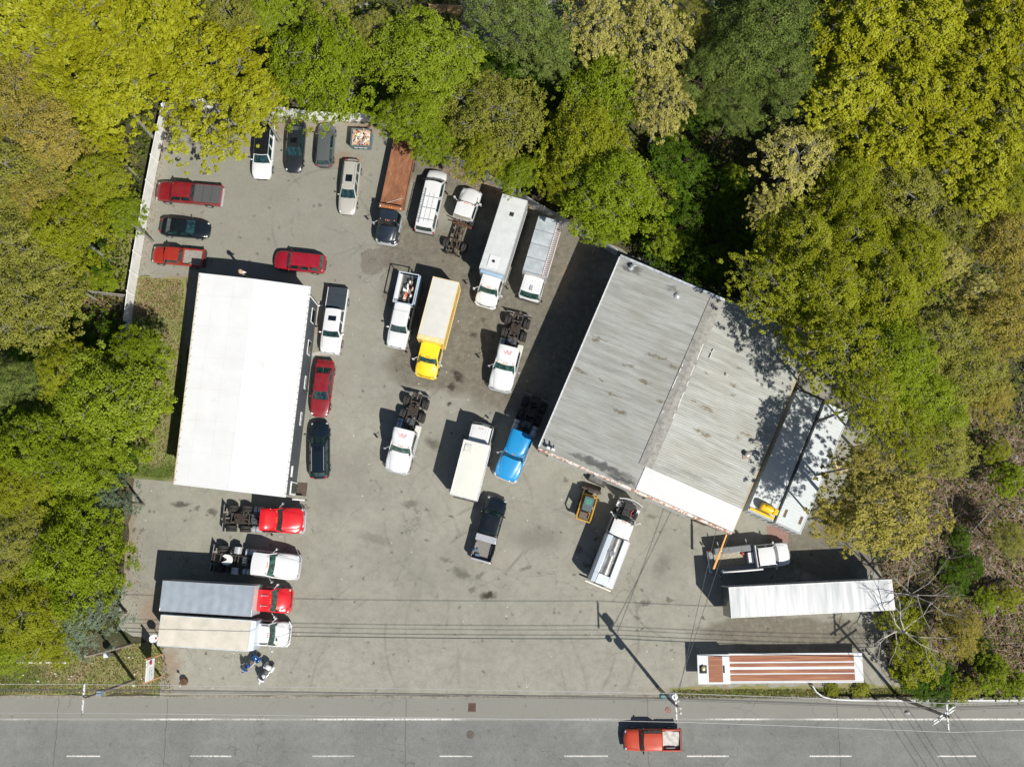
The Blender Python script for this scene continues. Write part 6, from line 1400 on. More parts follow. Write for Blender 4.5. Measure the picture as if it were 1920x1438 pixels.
# ---- step deck trailer
root, L = veh("step_deck_trailer", (1308, 1254.5, 1.5), (1618.5, 1251, 1.1), "white step deck trailer with reddish timber strips along its deck", "trailer", "parked trailers")
WD_ = {}
m, nt, b = new_mat("apitong_planks"); oc = objc(nt)
wv = N(nt, "ShaderNodeTexWave"); wv.bands_direction = 'Y'; wv.inputs["Scale"].default_value = 2.3; wv.inputs["Distortion"].default_value = .3; nt.links.new(oc, wv.inputs["Vector"])
c = ramp(nt, noise(nt, mapping(nt, oc, (.25, 7, 1)), 1.4, 4, .6), [(.3, (.20, .075, .045)), (.5, (.30, .125, .075)), (.7, (.42, .22, .11))]); c = mix(nt, ramp(nt, wv.outputs[0], [(.0, .55), (.12, 0.0)]), c, (.06, .03, .02))
nt.links.new(c, b.inputs["Base Color"]); b.inputs["Roughness"].default_value = .85
PLK = m; TW = paint("trailer_deck_white", (.60, .62, .63), rough=.45, coat=.1, dirt=.16); w2 = 1.29; xg = L / 2 - (P(1367.5, 1254, 1.3) - P(1308, 1254.5, 1.5)).length
mb = MB(); mb.box(xg, L / 2, -w2, w2, 1.38, 1.50); mb.box(xg - .02, xg + .1, -w2 + .01, w2 - .01, 1.0, 1.40); mb.build("gooseneck_deck", TW, root, bevel=.015)
mb = MB(); mb.box(-L / 2, xg - .02, -w2 + .02, w2 - .02, .92, 1.04); mb.build("main_deck", TW, root, bevel=.015)
for d in (-1, 1):
    mb = MB(); mb.box(-L / 2, xg - .02, d * w2, d * (w2 - .10), .86, 1.07); mb.build("side_rail", TW, root, bevel=.01)
x0s, x1s = -L / 2 + .78, xg - .06
for (ya, yb) in ((.56, 1.10), (.14, .44), (-.42, -.12), (-1.12, -.56)):
    mb = MB(); mb.box(x0s, x1s, ya, yb, 1.045, 1.068); mb.build("timber_strip", PLK, root)
mb = MB(); mb.box(L / 2 - 2.25, L / 2 - 1.0, -1.12, 1.12, 1.505, 1.53); mb.build("timber_panel", PLK, root)
mb = MB(); mb.box(L / 2 - 2.44, L / 2 - 2.28, -.32, .32, 1.502, 1.512); mb.build("slot", BLK, root)
mb = MB(); mb.box(-.0, .0, 0, 0, 0, 0); mb = MB(); mb.grid(lambda u, v: (L / 2 - .82 + .66 * u, -.35 + .7 * v, 1.52 + .18 * math.sin(u * 3.1) * math.sin(v * 3.1)), 8, 8); mb.build("black_cover", BLK, root, sharp=60)
mb = MB(); mb.sphere((L / 2 - .5, -.1, 1.66), .2, .24, .07, 6, 12); mb.build("chain_coil", plain("brass_coil", (.4, .35, .2), .5, .4, .5, 12), root, sharp=60)
chassis(root, -L / 2 + .2, L / 2 - .4, z=.8, gap=.5, cross=14); bogie(root, (-L / 2 + 1.3, -L / 2 + 2.5), r=.42)
for d in (-1, 1):
    mb = MB(); mb.box(xg - .9, xg - .75, d * .7 - .07, d * .7 + .07, .02, .9); mb.build("landing_leg", CHASSIS, root)

# ---- touring motorcycles
def bike(label, front, rear, m):
    root, L = veh("touring_motorcycle", front, rear, label, "motorcycle", "two touring motorcycles by the road"); k = L / 2.55
    X = lambda x: x * k
    wheel(root, X(.85), 0, .31, .14, CHROME); wheel(root, X(-.80), 0, .31, .18, CHROME)
    mb = MB(); mb.loft([rsec(x, w_, z0, z1, .06, .03) for x, w_, z0, z1 in ((X(-.55), .12, .45, .7), (X(-.1), .17, .3, .78), (X(.25), .2, .3, .92), (X(.5), .1, .6, .9))]); mb.build("frame", plain("bike_engine", (.08, .08, .085), .35, .6, .5, 14), root, sharp=50)
    mb = MB(); mb.loft([rsec(x, w_, z0, z1, .09, .05) for x, w_, z0, z1 in ((X(-.02), .10, .72, .84), (X(.12), .19, .72, .98), (X(.34), .17, .74, 1.0), (X(.46), .08, .8, .92))]); mb.build("fuel_tank", m, root, sharp=60)
    mb = MB(); mb.loft([rsec(x, w_, .68, z1, .07, .02) for x, w_, z1 in ((X(-.52), .15, .88), (X(-.3), .19, .80), (X(-.02), .14, .80))]); mb.build("seat", plain("bike_seat", (.10, .095, .09), .7), root, sharp=60)
    for d in (-1, 1):
        mb = MB(); mb.loft([rsec(x, w_, .42, z1, .05, .02) for x, w_, z1 in ((X(-1.18), .08, .66), (X(-1.05), .125, .78), (X(-.6), .13, .80), (X(-.48), .08, .72))]); mb.v = [(x, y + d * .36, z) for x, y, z in mb.v]; mb.build("saddlebag", m, root, sharp=60)
        mb = MB(); mb.cyl((X(.3), d * .2, .34), (X(-1.15), d * .3, .32), .05, .055, 10); mb.build("exhaust_pipe", CHROME, root, sharp=50)
        mb = MB(); mb.sphere((X(.42), d * .42, 1.12), .04, .07, .05, 5, 8); mb.build("mirror", CHROME, root, sharp=60)
    mb = MB(); mb.loft([rsec(x, w_, .86, z1, .08, .04) for x, w_, z1 in ((X(-1.12), .20, 1.10), (X(-1.02), .27, 1.18), (X(-.74), .27, 1.18), (X(-.62), .2, 1.12))]); mb.build("top_case", m, root, sharp=60)
    mb = MB(); mb.box(X(-.62), X(-.54), -.18, .18, .9, 1.22); mb.build("backrest", BLK, root, bevel=.04)
    mb = MB(); mb.tube([(X(.2), -.42, 1.06), (X(.42), -.28, 1.08), (X(.48), 0, 1.0), (X(.42), .28, 1.08), (X(.2), .42, 1.06)], .022, 8); mb.build("handlebar", CHROME, root)
    mb = MB(); mb.loft([rsec(x, w_, z0, z1, .08, .04) for x, w_, z0, z1 in ((X(.50), .36, .82, 1.12), (X(.64), .33, .78, 1.08), (X(.80), .16, .78, .98), (X(.86), .08, .82, .9))]); mb.build("fairing", m, root, sharp=60)
    mb = MB(); mb.grid(lambda u, v: (X(.60) - .22 * u, (-.5 + v) * .5, 1.1 + .28 * u - .06 * (2 * v - 1) ** 2), 3, 6); mb.build("windscreen", GLSD, root, sharp=60)
    mb = MB(); mb.grid(lambda u, v: (X(.85) + .36 * math.sin(-1.2 + 2.2 * u), (-.5 + v) * .17, .31 + .37 * math.cos(-1.2 + 2.2 * u)), 8, 3); mb.build("front_fender", m, root, sharp=60)
    mb = MB(); mb.sphere((X(.86), 0, .86), .08, .09, .09, 6, 10); mb.build("headlight", LAMP, root, sharp=60)
    for d in (-1, 1):
        mb = MB(); mb.cyl((X(.75), d * .09, .9), (X(.85), d * .09, .31), .025, n=8); mb.build("fork", CHROME, root)
    mb = MB(); mb.cyl((X(-.05), .12, .3), (X(-.05), .3, .02), .015, n=6); mb.build("kickstand", BLK, root)
bike("metallic blue touring motorcycle with top case beside the white one", (452, 1262, .6), (486, 1226, .6), paint("bike_blue", (.008, .055, .19), rough=.2, dirt=.03))
bike("white touring motorcycle with panniers beside the blue one", (484.5, 1284, .6), (509, 1243.5, .6), WHT)

# ================================================================== VEGETATION
def leaf_mat(name, c1, c2, c3, trans=.35, scale=.5):
    m, nt, b = new_mat(name); oc = objc(nt)
    g = N(nt, "ShaderNodeNewGeometry"); at = N(nt, "ShaderNodeAttribute"); at.attribute_name = "tone"
    f = mth(nt, 'ADD', mth(nt, 'MULTIPLY', at.outputs["Fac"], .6), mth(nt, 'MULTIPLY', g.outputs["Random Per Island"], .4))
    oi = N(nt, "ShaderNodeObjectInfo")
    f = mth(nt, 'ADD', f, mth(nt, 'MULTIPLY_ADD', oi.outputs["Random"], .24, -.12), clamp=True)
    c = ramp(nt, f, [(.1, c1), (.5, c2), (.92, c3)])
    n = noise(nt, oc, scale, 3); c = mix(nt, ramp(nt, n, [(.5, 0.0), (.75, .45)]), c, c1)
    nt.links.new(c, b.inputs["Base Color"]); b.inputs["Roughness"].default_value = .55; b.inputs["Specular IOR Level"].default_value = .10
    t = N(nt, "ShaderNodeBsdfTranslucent"); nt.links.new(c, t.inputs[0]); ms = N(nt, "ShaderNodeMixShader"); ms.inputs[0].default_value = trans
    out = nt.nodes["Material Output"]; nt.links.new(b.outputs[0], ms.inputs[1]); nt.links.new(t.outputs[0], ms.inputs[2]); nt.links.new(ms.outputs[0], out.inputs[0])
    return m
BARKG = plain("grey_bark", (.22, .21, .18), .9, var=.35, scale=2); BARKB = plain("brown_bark", (.10, .075, .055), .95, var=.4, scale=2); BARKW = plain("pale_bark", (.40, .37, .32), .85, var=.3, scale=2)
def leaf_quads(cen, nrm, size, tone, asp=1.0, rg=None):
    n = len(cen); a = rg.normal(size=(n, 3)); u = np.cross(nrm, a); u /= np.linalg.norm(u, axis=1)[:, None] + 1e-9; v = np.cross(nrm, u)
    s = (size * rg.uniform(.65, 1.25, n))[:, None]
    q = np.stack([cen - u * s * .5, cen + v * s * .42 * asp + nrm * s * .12, cen + u * s * .5, cen - v * s * .42 * asp + nrm * s * .08], 1)
    return q.reshape(-1, 3), np.repeat(tone, 4)
def quad_mesh(name, verts, tone, m):
    n = len(verts) // 4; me = bpy.data.meshes.new(name)
    me.vertices.add(n * 4); me.vertices.foreach_set("co", verts.astype(np.float32).ravel())
    me.loops.add(n * 4); me.loops.foreach_set("vertex_index", np.arange(n * 4, dtype=np.int32))
    me.polygons.add(n); me.polygons.foreach_set("loop_start", np.arange(0, n * 4, 4, dtype=np.int32)); me.polygons.foreach_set("loop_total", np.full(n, 4, dtype=np.int32))
    at = me.attributes.new("tone", 'FLOAT', 'POINT'); at.data.foreach_set("value", tone.astype(np.float32))
    me.materials.append(m); me.update(calc_edges=True); return me
def crown(name, seed, m, bark, R0=4.5, squash=.72, nl=11, puffs=420, pr=.42, lp=34, leaf=.17, up=1.35, tight=1.0, conifer=False, limb_r=.075, dens=1.0, asp=1.0, shape_out=.62):
    rg = np.random.default_rng(seed)
    lobes = [(0, 0, .32 * R0, .50 * R0)]
    for i in range(nl):
        a = 2 * math.pi * i / nl + rg.uniform(-.3, .3); d = R0 * rg.uniform(shape_out * .55, shape_out * 1.08); r = R0 * rg.uniform(.22, .42); r = min(r, R0 * 1.04 - d)
        lobes.append((d * math.cos(a), d * math.sin(a), R0 * squash * rg.uniform(-.15, .25) * (1 - .3 * d / R0), r))
    lobes = np.array(lobes); wgt = lobes[:, 3] ** 2; wgt /= wgt.sum()
    ids = rg.choice(len(lobes), size=puffs, p=wgt); d = rg.normal(size=(puffs, 3)); d[:, 2] = np.abs(d[:, 2]) * 1.0 - .25; d /= np.linalg.norm(d, axis=1)[:, None]
    L = lobes[ids]; rad = L[:, 3] * (1 - .45 * rg.uniform(0, 1, puffs) ** 2.2)
    pc = L[:, :3] + d * rad[:, None] * np.array([1, 1, squash * 1.15])
    if conifer: pc[:, 2] = (pc[:, 2] * .5 + (R0 * .9 - np.hypot(pc[:, 0], pc[:, 1])) * .9)
    nf = puffs // 5; fa = rg.uniform(0, 2 * math.pi, nf); fr = R0 * (.72 + .34 * rg.uniform(0, 1, nf) + .10 * np.sin(fa * 3 + seed) + .07 * np.sin(fa * 7 + seed * 2))
    pc[:nf] = np.stack([fr * np.cos(fa), fr * np.sin(fa), R0 * squash * rg.uniform(-.45, .12, nf)], 1)
    psz = pr * rg.uniform(.6, 1.3, puffs); psz[:nf] *= .75
    n = puffs * lp; pid = np.repeat(np.arange(puffs), lp)
    off = rg.normal(size=(n, 3)); off /= np.linalg.norm(off, axis=1)[:, None] + 1e-9; off *= (rg.uniform(0, 1, n) ** (.45 * tight))[:, None]
    off *= np.array([1, 1, .5]); cen = pc[pid] + off * psz[pid][:, None]
    out = d[pid] * .45 + off * .6; nrm = rg.normal(size=(n, 3)) * .55 + out + np.array([0, 0, up]); nrm /= np.linalg.norm(nrm, axis=1)[:, None]
    tone = np.clip(rg.uniform(0, 1, puffs)[pid] * .7 + rg.uniform(0, .3, n), 0, 1)
    v, t = leaf_quads(cen, nrm, np.full(n, leaf), tone, asp, rg)
    cm = quad_mesh(name + "_crown_mesh", v, t, m)
    mb = MB(); r = random.Random(seed); base = Vector((0, 0, -R0 * .9))
    for (x, y, z, lr) in lobes:
        c = Vector((x, y, z)); a = base + Vector((r.uniform(-.1, .1), r.uniform(-.1, .1), r.uniform(0, R0 * .4))); mid = a.lerp(c, .5) + Vector((r.uniform(-.3, .3), r.uniform(-.3, .3), -.2))
        mb.tube([a, mid, c], limb_r, 5, limb_r * .45)
        for k in range(6):
            dd = Vector((r.gauss(0, 1), r.gauss(0, 1), abs(r.gauss(0, .7)))).normalized() * lr; e1 = c + dd * .55 + Vector((r.uniform(-.2, .2), r.uniform(-.2, .2), .1)); e2 = c + dd * 1.0
            mb.tube([c, e1, e2], limb_r * .42, 4, limb_r * .12)
            for q in range(3):
                f2 = e1.lerp(e2, r.uniform(.1, .9)); mb.tube([f2, f2 + Vector((r.uniform(-1, 1), r.uniform(-1, 1), r.uniform(0, .5))) * lr * .35], limb_r * .17, 3, limb_r * .06)
    lm = mb.mesh(name + "_limb_mesh", bark, 60)
    return cm, lm
KIND = {}
def defkind(code, adj, cat, name, n, m, bark, **k):
    ms = [crown(name, hash_seed(code) + i * 17, m, bark, **k) for i in range(n)]
    KIND[code] = dict(adj=adj, cat=cat, name=name, ms=ms, bark=bark, R0=k.get('R0', 4.5))
def hash_seed(s): return sum(ord(c) * (i + 3) * 31 for i, c in enumerate(s))
LY = leaf_mat("yellow_green_leaf", (.20, .195, .006), (.33, .345, .012), (.48, .49, .060)); LG = leaf_mat("fresh_green_leaf", (.13, .18, .006), (.22, .29, .010), (.33, .40, .06))
LYG = leaf_mat("olive_green_leaf", (.16, .18, .006), (.26, .285, .010), (.38, .40, .06)); LO = leaf_mat("budding_olive_leaf", (.17, .175, .030), (.28, .285, .045), (.40, .39, .10)); LOR = leaf_mat("orange_bud_leaf", (.22, .19, .035), (.33, .285, .050), (.45, .36, .09))
LP = leaf_mat("pine_needle", (.085, .125, .025), (.15, .205, .040), (.24, .30, .075), .15); LS = leaf_mat("spruce_needle", (.11, .15, .095), (.18, .24, .15), (.28, .35, .25), .1)
LT = leaf_mat("tan_yellow_leaf", (.28, .255, .055), (.44, .41, .10), (.57, .53, .18)); LD = leaf_mat("dark_green_leaf", (.030, .065, .004), (.075, .14, .006), (.13, .22, .020)); LYT = leaf_mat("golden_leaf", (.22, .19, .032), (.34, .30, .058), (.45, .41, .11))
defkind('Y', 'bright yellow-green maple', 'tree', 'maple_tree', 3, LY, BARKG, puffs=760, pr=.36, lp=30, leaf=.19, tight=.8)
defkind('YS', 'sparse yellow-leaved maple', 'tree', 'maple_tree', 1, LY, BARKG, puffs=330, pr=.34, lp=26, leaf=.18, tight=.8, squash=.35)
defkind('G', 'fresh green leafy tree', 'tree', 'broadleaf_tree', 3, LG, BARKG, puffs=1000, pr=.44, lp=30, leaf=.145, tight=1.1)
defkind('YG', 'olive-green leafy tree', 'tree', 'broadleaf_tree', 3, LYG, BARKG, puffs=1100, pr=.42, lp=28, leaf=.14, tight=1.2)
defkind('YGS', 'loose olive-green tree', 'tree', 'broadleaf_tree', 2, LYG, BARKG, puffs=520, pr=.36, lp=22, leaf=.155, tight=1.2)
defkind('O', 'thinly budding olive tree', 'tree', 'budding_tree', 2, LO, BARKG, puffs=900, pr=.44, lp=24, leaf=.14, tight=1.3, limb_r=.09)
defkind('OR', 'orange-tinged budding tree', 'tree', 'budding_tree', 2, LOR, BARKG, puffs=880, pr=.44, lp=24, leaf=.14, tight=1.3, limb_r=.085)
defkind('P', 'dark blue-green pine', 'tree', 'pine_tree', 2, LP, BARKB, puffs=640, pr=.48, lp=46, leaf=.17, asp=.35, up=.5, nl=9, squash=.8)
defkind('S', 'grey-blue spruce', 'tree', 'spruce_tree', 1, LS, BARKB, puffs=420, pr=.36, lp=44, leaf=.18, asp=.3, up=.5, conifer=True, nl=8)
defkind('T', 'tan-yellow clumpy tree', 'tree', 'flowering_tree', 2, LT, BARKG, puffs=430, pr=.33, lp=26, leaf=.18, tight=.7, limb_r=.11)
defkind('YT', 'golden tan leafy tree', 'tree', 'broadleaf_tree', 1, LYT, BARKG, puffs=640, pr=.33, lp=26, leaf=.16, tight=1.1)
defkind('D', 'dark green leafy bush', 'bush', 'bush', 2, LD, BARKB, puffs=420, pr=.5, lp=28, leaf=.2, R0=4.5, squash=.6)
defkind('GB', 'bright green bush', 'bush', 'bush', 1, LG, BARKB, puffs=300, pr=.55, lp=28, leaf=.26, R0=4.5, squash=.6)
defkind('YB', 'yellowish scrubby bush', 'bush', 'bush', 1, LYG, BARKG, puffs=300, pr=.5, lp=24, leaf=.24, R0=4.5, squash=.6)
_mats_alt = {}
trunk_cache = {}
def tree(code, px, py, rp, h, phrase, rot=None):
    k = KIND[code]; r = random.Random(int(px * 7 + py * 13)); 
    zc = max(h * .55, h - rp / 19.6 * .62); c = P(px, py, zc); R_ = (P(px + rp, py, zc) - c).length; s = R_ / k['R0'] * (1.12 if code not in ('D', 'GB', 'YB', 'YS') else 1.08)
    cm, lm = k['ms'][r.randrange(len(k['ms']))]
    lab = k['adj'] + " " + phrase
    rz = r.uniform(0, 6.28)
    ov = Vector((0, 0, 0))
    if code == 'YS':   # rooted outside the fence, its boughs reach over it
        rz = 0; ov = Vector((.8, -3.6, 0))
    e = empty(k['name'], (c.x - ov.x, c.y - ov.y, 0), rz, lab, k['cat'])
    if code == 'YS':
        mb = MB(); mb.tube([(0, 0, zc * .45), (.2, -1.5, zc * .75), (.6, -3.0, zc * .95), (ov.x, ov.y, zc)], .13, 7, .07); mb.build("bough", k['bark'], e, sharp=60)
    kx = r.uniform(.86, 1.16); sz = min(s, zc / (k['R0'] * .95) * 1.0)
    for nm, me in (("crown", cm), ("limbs", lm)):
        o = link(nm, me, e, (ov.x, ov.y, zc)); o.scale = (s * kx, s / kx, sz)
    key = k['bark'].name
    if key not in trunk_cache:
        mb = MB(); secs = []
        for z, rr in ((0, 1.35), (.06, 1.05), (.4, .85), (1, .6)): secs.append([(rr * math.cos(t) + .06 * z, rr * math.sin(t) + .05 * math.sin(z * 5), z) for t in [i * math.pi / 5 for i in range(10)]])
        mb.loft(secs); trunk_cache[key] = mb.mesh("trunk_mesh", k['bark'], 60)
    o = link("trunk", trunk_cache[key], e, (0, 0, -.05)); hh = max(.3, zc - k['R0'] * .45 * sz); o.scale = (.05 + R_ * .035, .05 + R_ * .035, hh + .3)
    return e
T_ = [
 # top left maples
 ('Y', 45, 60, 100, 14, "in the top left corner"), ('Y', 175, 50, 92, 14, "along the top edge, second from the left corner"), ('Y', 300, 60, 88, 14, "at the top edge above the lot's north west corner"),
 ('Y', 95, 165, 62, 12, "below the corner maple, left of its larger neighbour"), ('Y', 212, 172, 82, 13, "just outside the north west fence corner"), ('Y', 400, 120, 92, 13, "behind the north fence above the empty bays"),
 ('YS', 395, 235, 88, 9, "overhanging the empty bays inside the fence"), ('Y', 478, 185, 58, 11, "reaching over the white and black SUV"), ('Y', 188, 262, 44, 10, "with foliage hanging by the upper west fence"),
 ('G', 603, 128, 97, 12, "behind the charcoal sedan and grey hatchback"), ('O', 430, 25, 66, 12, "at the top edge between maple and green tree"), ('G', 505, 15, 52, 11, "small at the top edge above the green tree"), ('O', 610, 12, 50, 9, "at the top edge over grey rocks"),
 ('O', 705, 60, 42, 9, "low between the two green trees at the top"),
 ('OR', 45, 180, 78, 13, "at the left edge below the corner maples"), ('OR', 95, 265, 78, 13, "second below the corner maples at left"), ('O', 25, 320, 82, 13, "at the left edge with grey limbs showing"), ('OR', 75, 370, 70, 12, "mid left edge between olive trees"),
 ('YG', 122, 428, 78, 12, "left of the west fence above the yard"), ('YG', 182, 335, 60, 11, "left of the upper west fence"), ('G', 226, 402, 42, 9, "touching the west fence beside the black sedan"),
 ('O', 45, 470, 84, 12, "at the left edge above the dark hollow"), ('O', 60, 560, 90, 12, "at the left edge with pale bare limbs"), ('YG', 110, 520, 52, 9, "small beside the yard bushes"),
 ('D', 165, 476, 44, 3.2, "rounded in the yard behind the west fence"), ('GB', 199, 521, 27, 2.0, "small in the yard below the rounded bush"),
 ('D', 130, 645, 60, 4, "in the dark hollow left of the fence end"), ('D', 195, 640, 46, 3.5, "below the soil patch by the fence end"), ('D', 60, 660, 55, 4, "in the dark hollow at the left"), ('D', 55, 790, 60, 4.5, "in deep shade at the left edge"),
 ('P', 45, 715, 62, 9, "at the left edge beside the fresh green tree"),
 ('G', 202, 755, 104, 11, "overhanging the grass west of the white roof"), ('G', 255, 668, 52, 8, "at the south end of the west fence"), ('YG', 125, 700, 60, 10, "left of the tree overhanging the grass"),
 ('G', 60, 850, 78, 12, "at the left edge, beside broken pale limbs"), ('G', 140, 875, 76, 11, "left of the upper spruce"), ('YG', 30, 920, 64, 12, "at the left edge level with the red tractor"),
 ('D', 222, 862, 40, 5, "brownish beside the grass corner"), ('S', 212, 938, 48, 8, "at the lot edge level with the red tractor"), ('S', 165, 935, 34, 7, "smaller, left of its twin by the lot"),
 ('G', 138, 1040, 98, 12, "at the lot edge left of the box trucks"), ('O', 30, 1010, 62, 12, "at the left edge among snapped white branches"), ('S', 172, 1158, 64, 9, "at the lower left above the rail fence"),
 ('YG', 55, 1150, 72, 11, "at the lower left above the verge"), ('G', 22, 1215, 44, 9, "in the lower left corner above the verge"), ('YG', 110, 1205, 45, 7, "behind the low white rail"),
 # top middle
 ('G', 800, 105, 88, 12, "at the top left of the dark alley"), ('G', 780, 212, 60, 10, "above the rusty flatbed's tail"), ('G', 822, 265, 44, 8, "hanging over the rusty flatbed bed"), ('D', 715, 190, 36, 4, "between the two green trees by the fence"),
 ('P', 985, 45, 88, 14, "at the top edge right of the dark alley"), ('P', 1035, 95, 46, 12, "lower bough mass beside the tan clumps"), ('O', 925, 215, 86, 11, "with grey twigs behind the cargo van"), ('YG', 905, 284, 50, 9, "over the slatted fence behind the van"), ('G', 975, 325, 38, 8, "over the fence above the long box truck"),
 ('T', 1120, 50, 66, 13, "at the top edge, left of its larger twin"), ('T', 1215, 80, 84, 13, "at the top edge, the largest tan one"), ('T', 1245, 190, 60, 12, "below the large tan tree at the top"),
 ('G', 1140, 165, 84, 11, "below the left tan tree"), ('YG', 1095, 265, 84, 11, "behind the slatted fence above the stake truck"), ('G', 1150, 356, 90, 12, "overhanging the workshop's north west corner"), ('YG', 1060, 330, 52, 9, "over the slatted fence above the stake truck"), ('G', 1125, 430, 32, 8, "lowest bough by the workshop's shadow"),
 ('D', 935, 135, 46, 4, "in the dark alley below the pine"), ('D', 1010, 195, 52, 5, "in shade between budding and green trees"), ('D', 1030, 240, 46, 5, "in shade behind the slatted fence"), ('D', 1300, 215, 44, 4, "in the dark hollow left of the big pine"), ('D', 1280, 310, 58, 4, "in the dark hollow, upper part"), ('D', 1340, 360, 60, 4, "in the dark hollow, middle"), ('D', 1265, 440, 62, 5, "against the workshop's north wall"), ('D', 1330, 500, 58, 5, "beside the workshop's north wall under the olive tree"), ('D', 1380, 430, 50, 4, "in the dark hollow, right side"), ('GB', 1375, 330, 26, 3, "small in the dark hollow"), ('GB', 1250, 455, 34, 6, "sunlit on the hollow's lower edge"),
 ('P', 1440, 60, 108, 15, "tallest, at the top edge"), ('P', 1350, 130, 66, 13, "left boughs above the dark hollow"), ('P', 1455, 150, 78, 13, "right boughs below the tallest"), ('P', 1372, 205, 52, 12, "lowest bough over the dark hollow"), ('O', 1300, 40, 46, 10, "bare-limbed at the top edge left of the tall pine"),
 # right
 ('Y', 1610, 60, 92, 15, "at the top edge right of the tall pine"), ('Y', 1735, 50, 92, 15, "at the top edge, second from the right corner"), ('Y', 1870, 55, 88, 15, "in the top right corner"), ('Y', 1595, 175, 78, 14, "right of the tall pine's lower boughs"), ('Y', 1700, 165, 86, 14, "centre of the right maple group"),
 ('Y', 1805, 160, 82, 14, "upper right maple group, left of the edge"), ('Y', 1900, 180, 62, 14, "at the right edge below the corner maple"), ('Y', 1660, 270, 84, 13, "lower left of the right maple group"), ('Y', 1765, 270, 88, 13, "lower middle of the right maple group"), ('Y', 1855, 290, 76, 13, "lower right of the right maple group"), ('Y', 1835, 370, 58, 12, "lowest of the right maple group"),
 ('T', 1490, 300, 72, 12, "right of the dark hollow"), ('T', 1440, 395, 42, 10, "small, below the larger tan one by the hollow"), ('O', 1570, 250, 50, 11, "between tan tree and right maples"), ('YG', 1590, 350, 72, 12, "right of the tan tree by the hollow"), ('O', 1690, 375, 88, 12, "below the right maple group"), ('O', 1790, 430, 62, 11, "right of centre above tan clumps"),
 ('YG', 1500, 455, 80, 12, "above the workshop's north east corner"), ('YG', 1600, 450, 82, 12, "second row above the workshop corner"), ('YGS', 1450, 542, 74, 14.5, "leaning over the workshop's north edge"), ('YG', 1540, 560, 92, 15, "behind the workshop's north east corner"), ('YG', 1650, 560, 90, 13, "right of the one behind the workshop corner"),
 ('YGS', 1578, 655, 82, 17, "over the workshop's east eave"), ('G', 1660, 680, 84, 15, "east of the workshop above the containers"), ('YGS', 1628, 752, 64, 17, "over the far ends of the containers"), ('O', 1740, 640, 84, 12, "with fine grey twigs east of the workshop"), ('G', 1730, 740, 70, 11, "east of the containers"), ('YGS', 1690, 815, 60, 13, "above the golden tree"),
 ('T', 1770, 490, 46, 11, "narrow clump right of centre"), ('T', 1830, 555, 46, 11, "narrow clump nearest the right edge"), ('OR', 1880, 460, 78, 12, "at the right edge below the maples"), ('OR', 1870, 600, 80, 12, "at the right edge mid height"), ('O', 1805, 690, 76, 11, "near the right edge above the brush"), ('OR', 1850, 740, 50, 9, "small near the right edge above the brush"), ('YG', 1715, 470, 72, 12, "between budding tree and tan clump"), ('YG', 1900, 350, 48, 12, "at the right edge under the maples"),
 ('YT', 1646, 945, 102, 16, "beside the containers above the long trailer"), ('OR', 1566, 968, 44, 10, "low at the containers' open end"), ('YT', 1612, 872, 46, 15, "smaller, above the larger golden one"), ('O', 1760, 830, 62, 9, "above the leaf litter at right"),
 ('GB', 1770, 800, 40, 6, "in brush at right, uppermost"), ('GB', 1895, 900, 42, 4, "at the right edge above the brush pile"), ('YB', 1870, 850, 36, 3, "beside the brush pile"), ('GB', 1848, 1130, 30, 2.5, "lime coloured in the brush"), ('D', 1790, 1090, 40, 2, "low in the brush right of the long trailer"), ('D', 1815, 1060, 34, 2, "in the brush beside a fallen log"), ('YB', 1890, 1120, 34, 2.5, "at the right edge of the brush"),
 ('YB', 1720, 1235, 62, 4, "at the tail of the step deck trailer"), ('YB', 1690, 1160, 40, 3, "between the two long trailers' ends"), ('OR', 1800, 1185, 58, 5, "small, in the brush above the guard rail"), ('GB', 1865, 1265, 44, 3, "behind the guard rail at the right edge"), ('GB', 1905, 1285, 34, 3, "in the lower right corner of the brush"), ('D', 1760, 1285, 50, 2, "low behind the guard rail"), ('YB', 1810, 1290, 34, 2, "low behind the guard rail near the pole"), ('D', 1720, 1275, 40, 2, "low behind the guard rail, leftmost"), ('YB', 1615, 1293, 15, .7, "low on the strip beneath the step deck trailer"), ('YB', 1560, 1294, 14, .6, "lowest on the strip by the guard rail's curl"),
 ('D', 1840, 1220, 34, 2, "dim in the brush near the guard rail"), ('O', 1895, 1010, 40, 5, "twiggy at the right edge of the brush"), ('D', 1800, 1010, 26, 1.6, "small by the leaf litter"),
]
for a in T_:
    a = list(a)
    if a[1] > 1700 and a[2] > 840 and a[0] in ('D', 'GB', 'YB', 'OR', 'O'): a[3] *= .78
    tree(*a)
# bare dead trees
def bare(px, py, rp, h, lab, seed, m=BARKW):
    r = random.Random(seed); zc = h * .6; c = P(px, py, zc); R_ = (P(px + rp, py, zc) - c).length
    e = empty("dead_tree", (c.x, c.y, 0), 0, lab, "dead tree"); mb = MB(); mb.tube([(0, 0, 0), (.1, .1, zc * .5), (0, .2, zc)], .16, 7, .09); mb.build("trunk", m, e)
    mb = MB()
    def br(p, d, L, rad, lev):
        q = p + d * L * .5 + Vector((r.uniform(-.1, .1), r.uniform(-.1, .1), .05)) * L; t = p + d * L
        mb.tube([p, q, t], rad, 4, rad * .5)
        if lev < 3:
            for k in range(r.choice((2, 3, 3))):
                s_ = q.lerp(t, r.uniform(.1, 1)); dd = (d + Vector((r.uniform(-.8, .8), r.uniform(-.8, .8), r.uniform(-.2, .4)))).normalized(); br(s_, dd, L * r.uniform(.4, .65), rad * .5, lev + 1)
    for k in range(8):
        a = k * .785 + r.uniform(-.3, .3); br(Vector((0, .15, zc * r.uniform(.55, 1))), Vector((math.cos(a), math.sin(a), r.uniform(.1, .5))).normalized(), R_ * r.uniform(.5, .8), .055, 0)
    mb.build("branches", m, e)["kind"] = 'stuff'
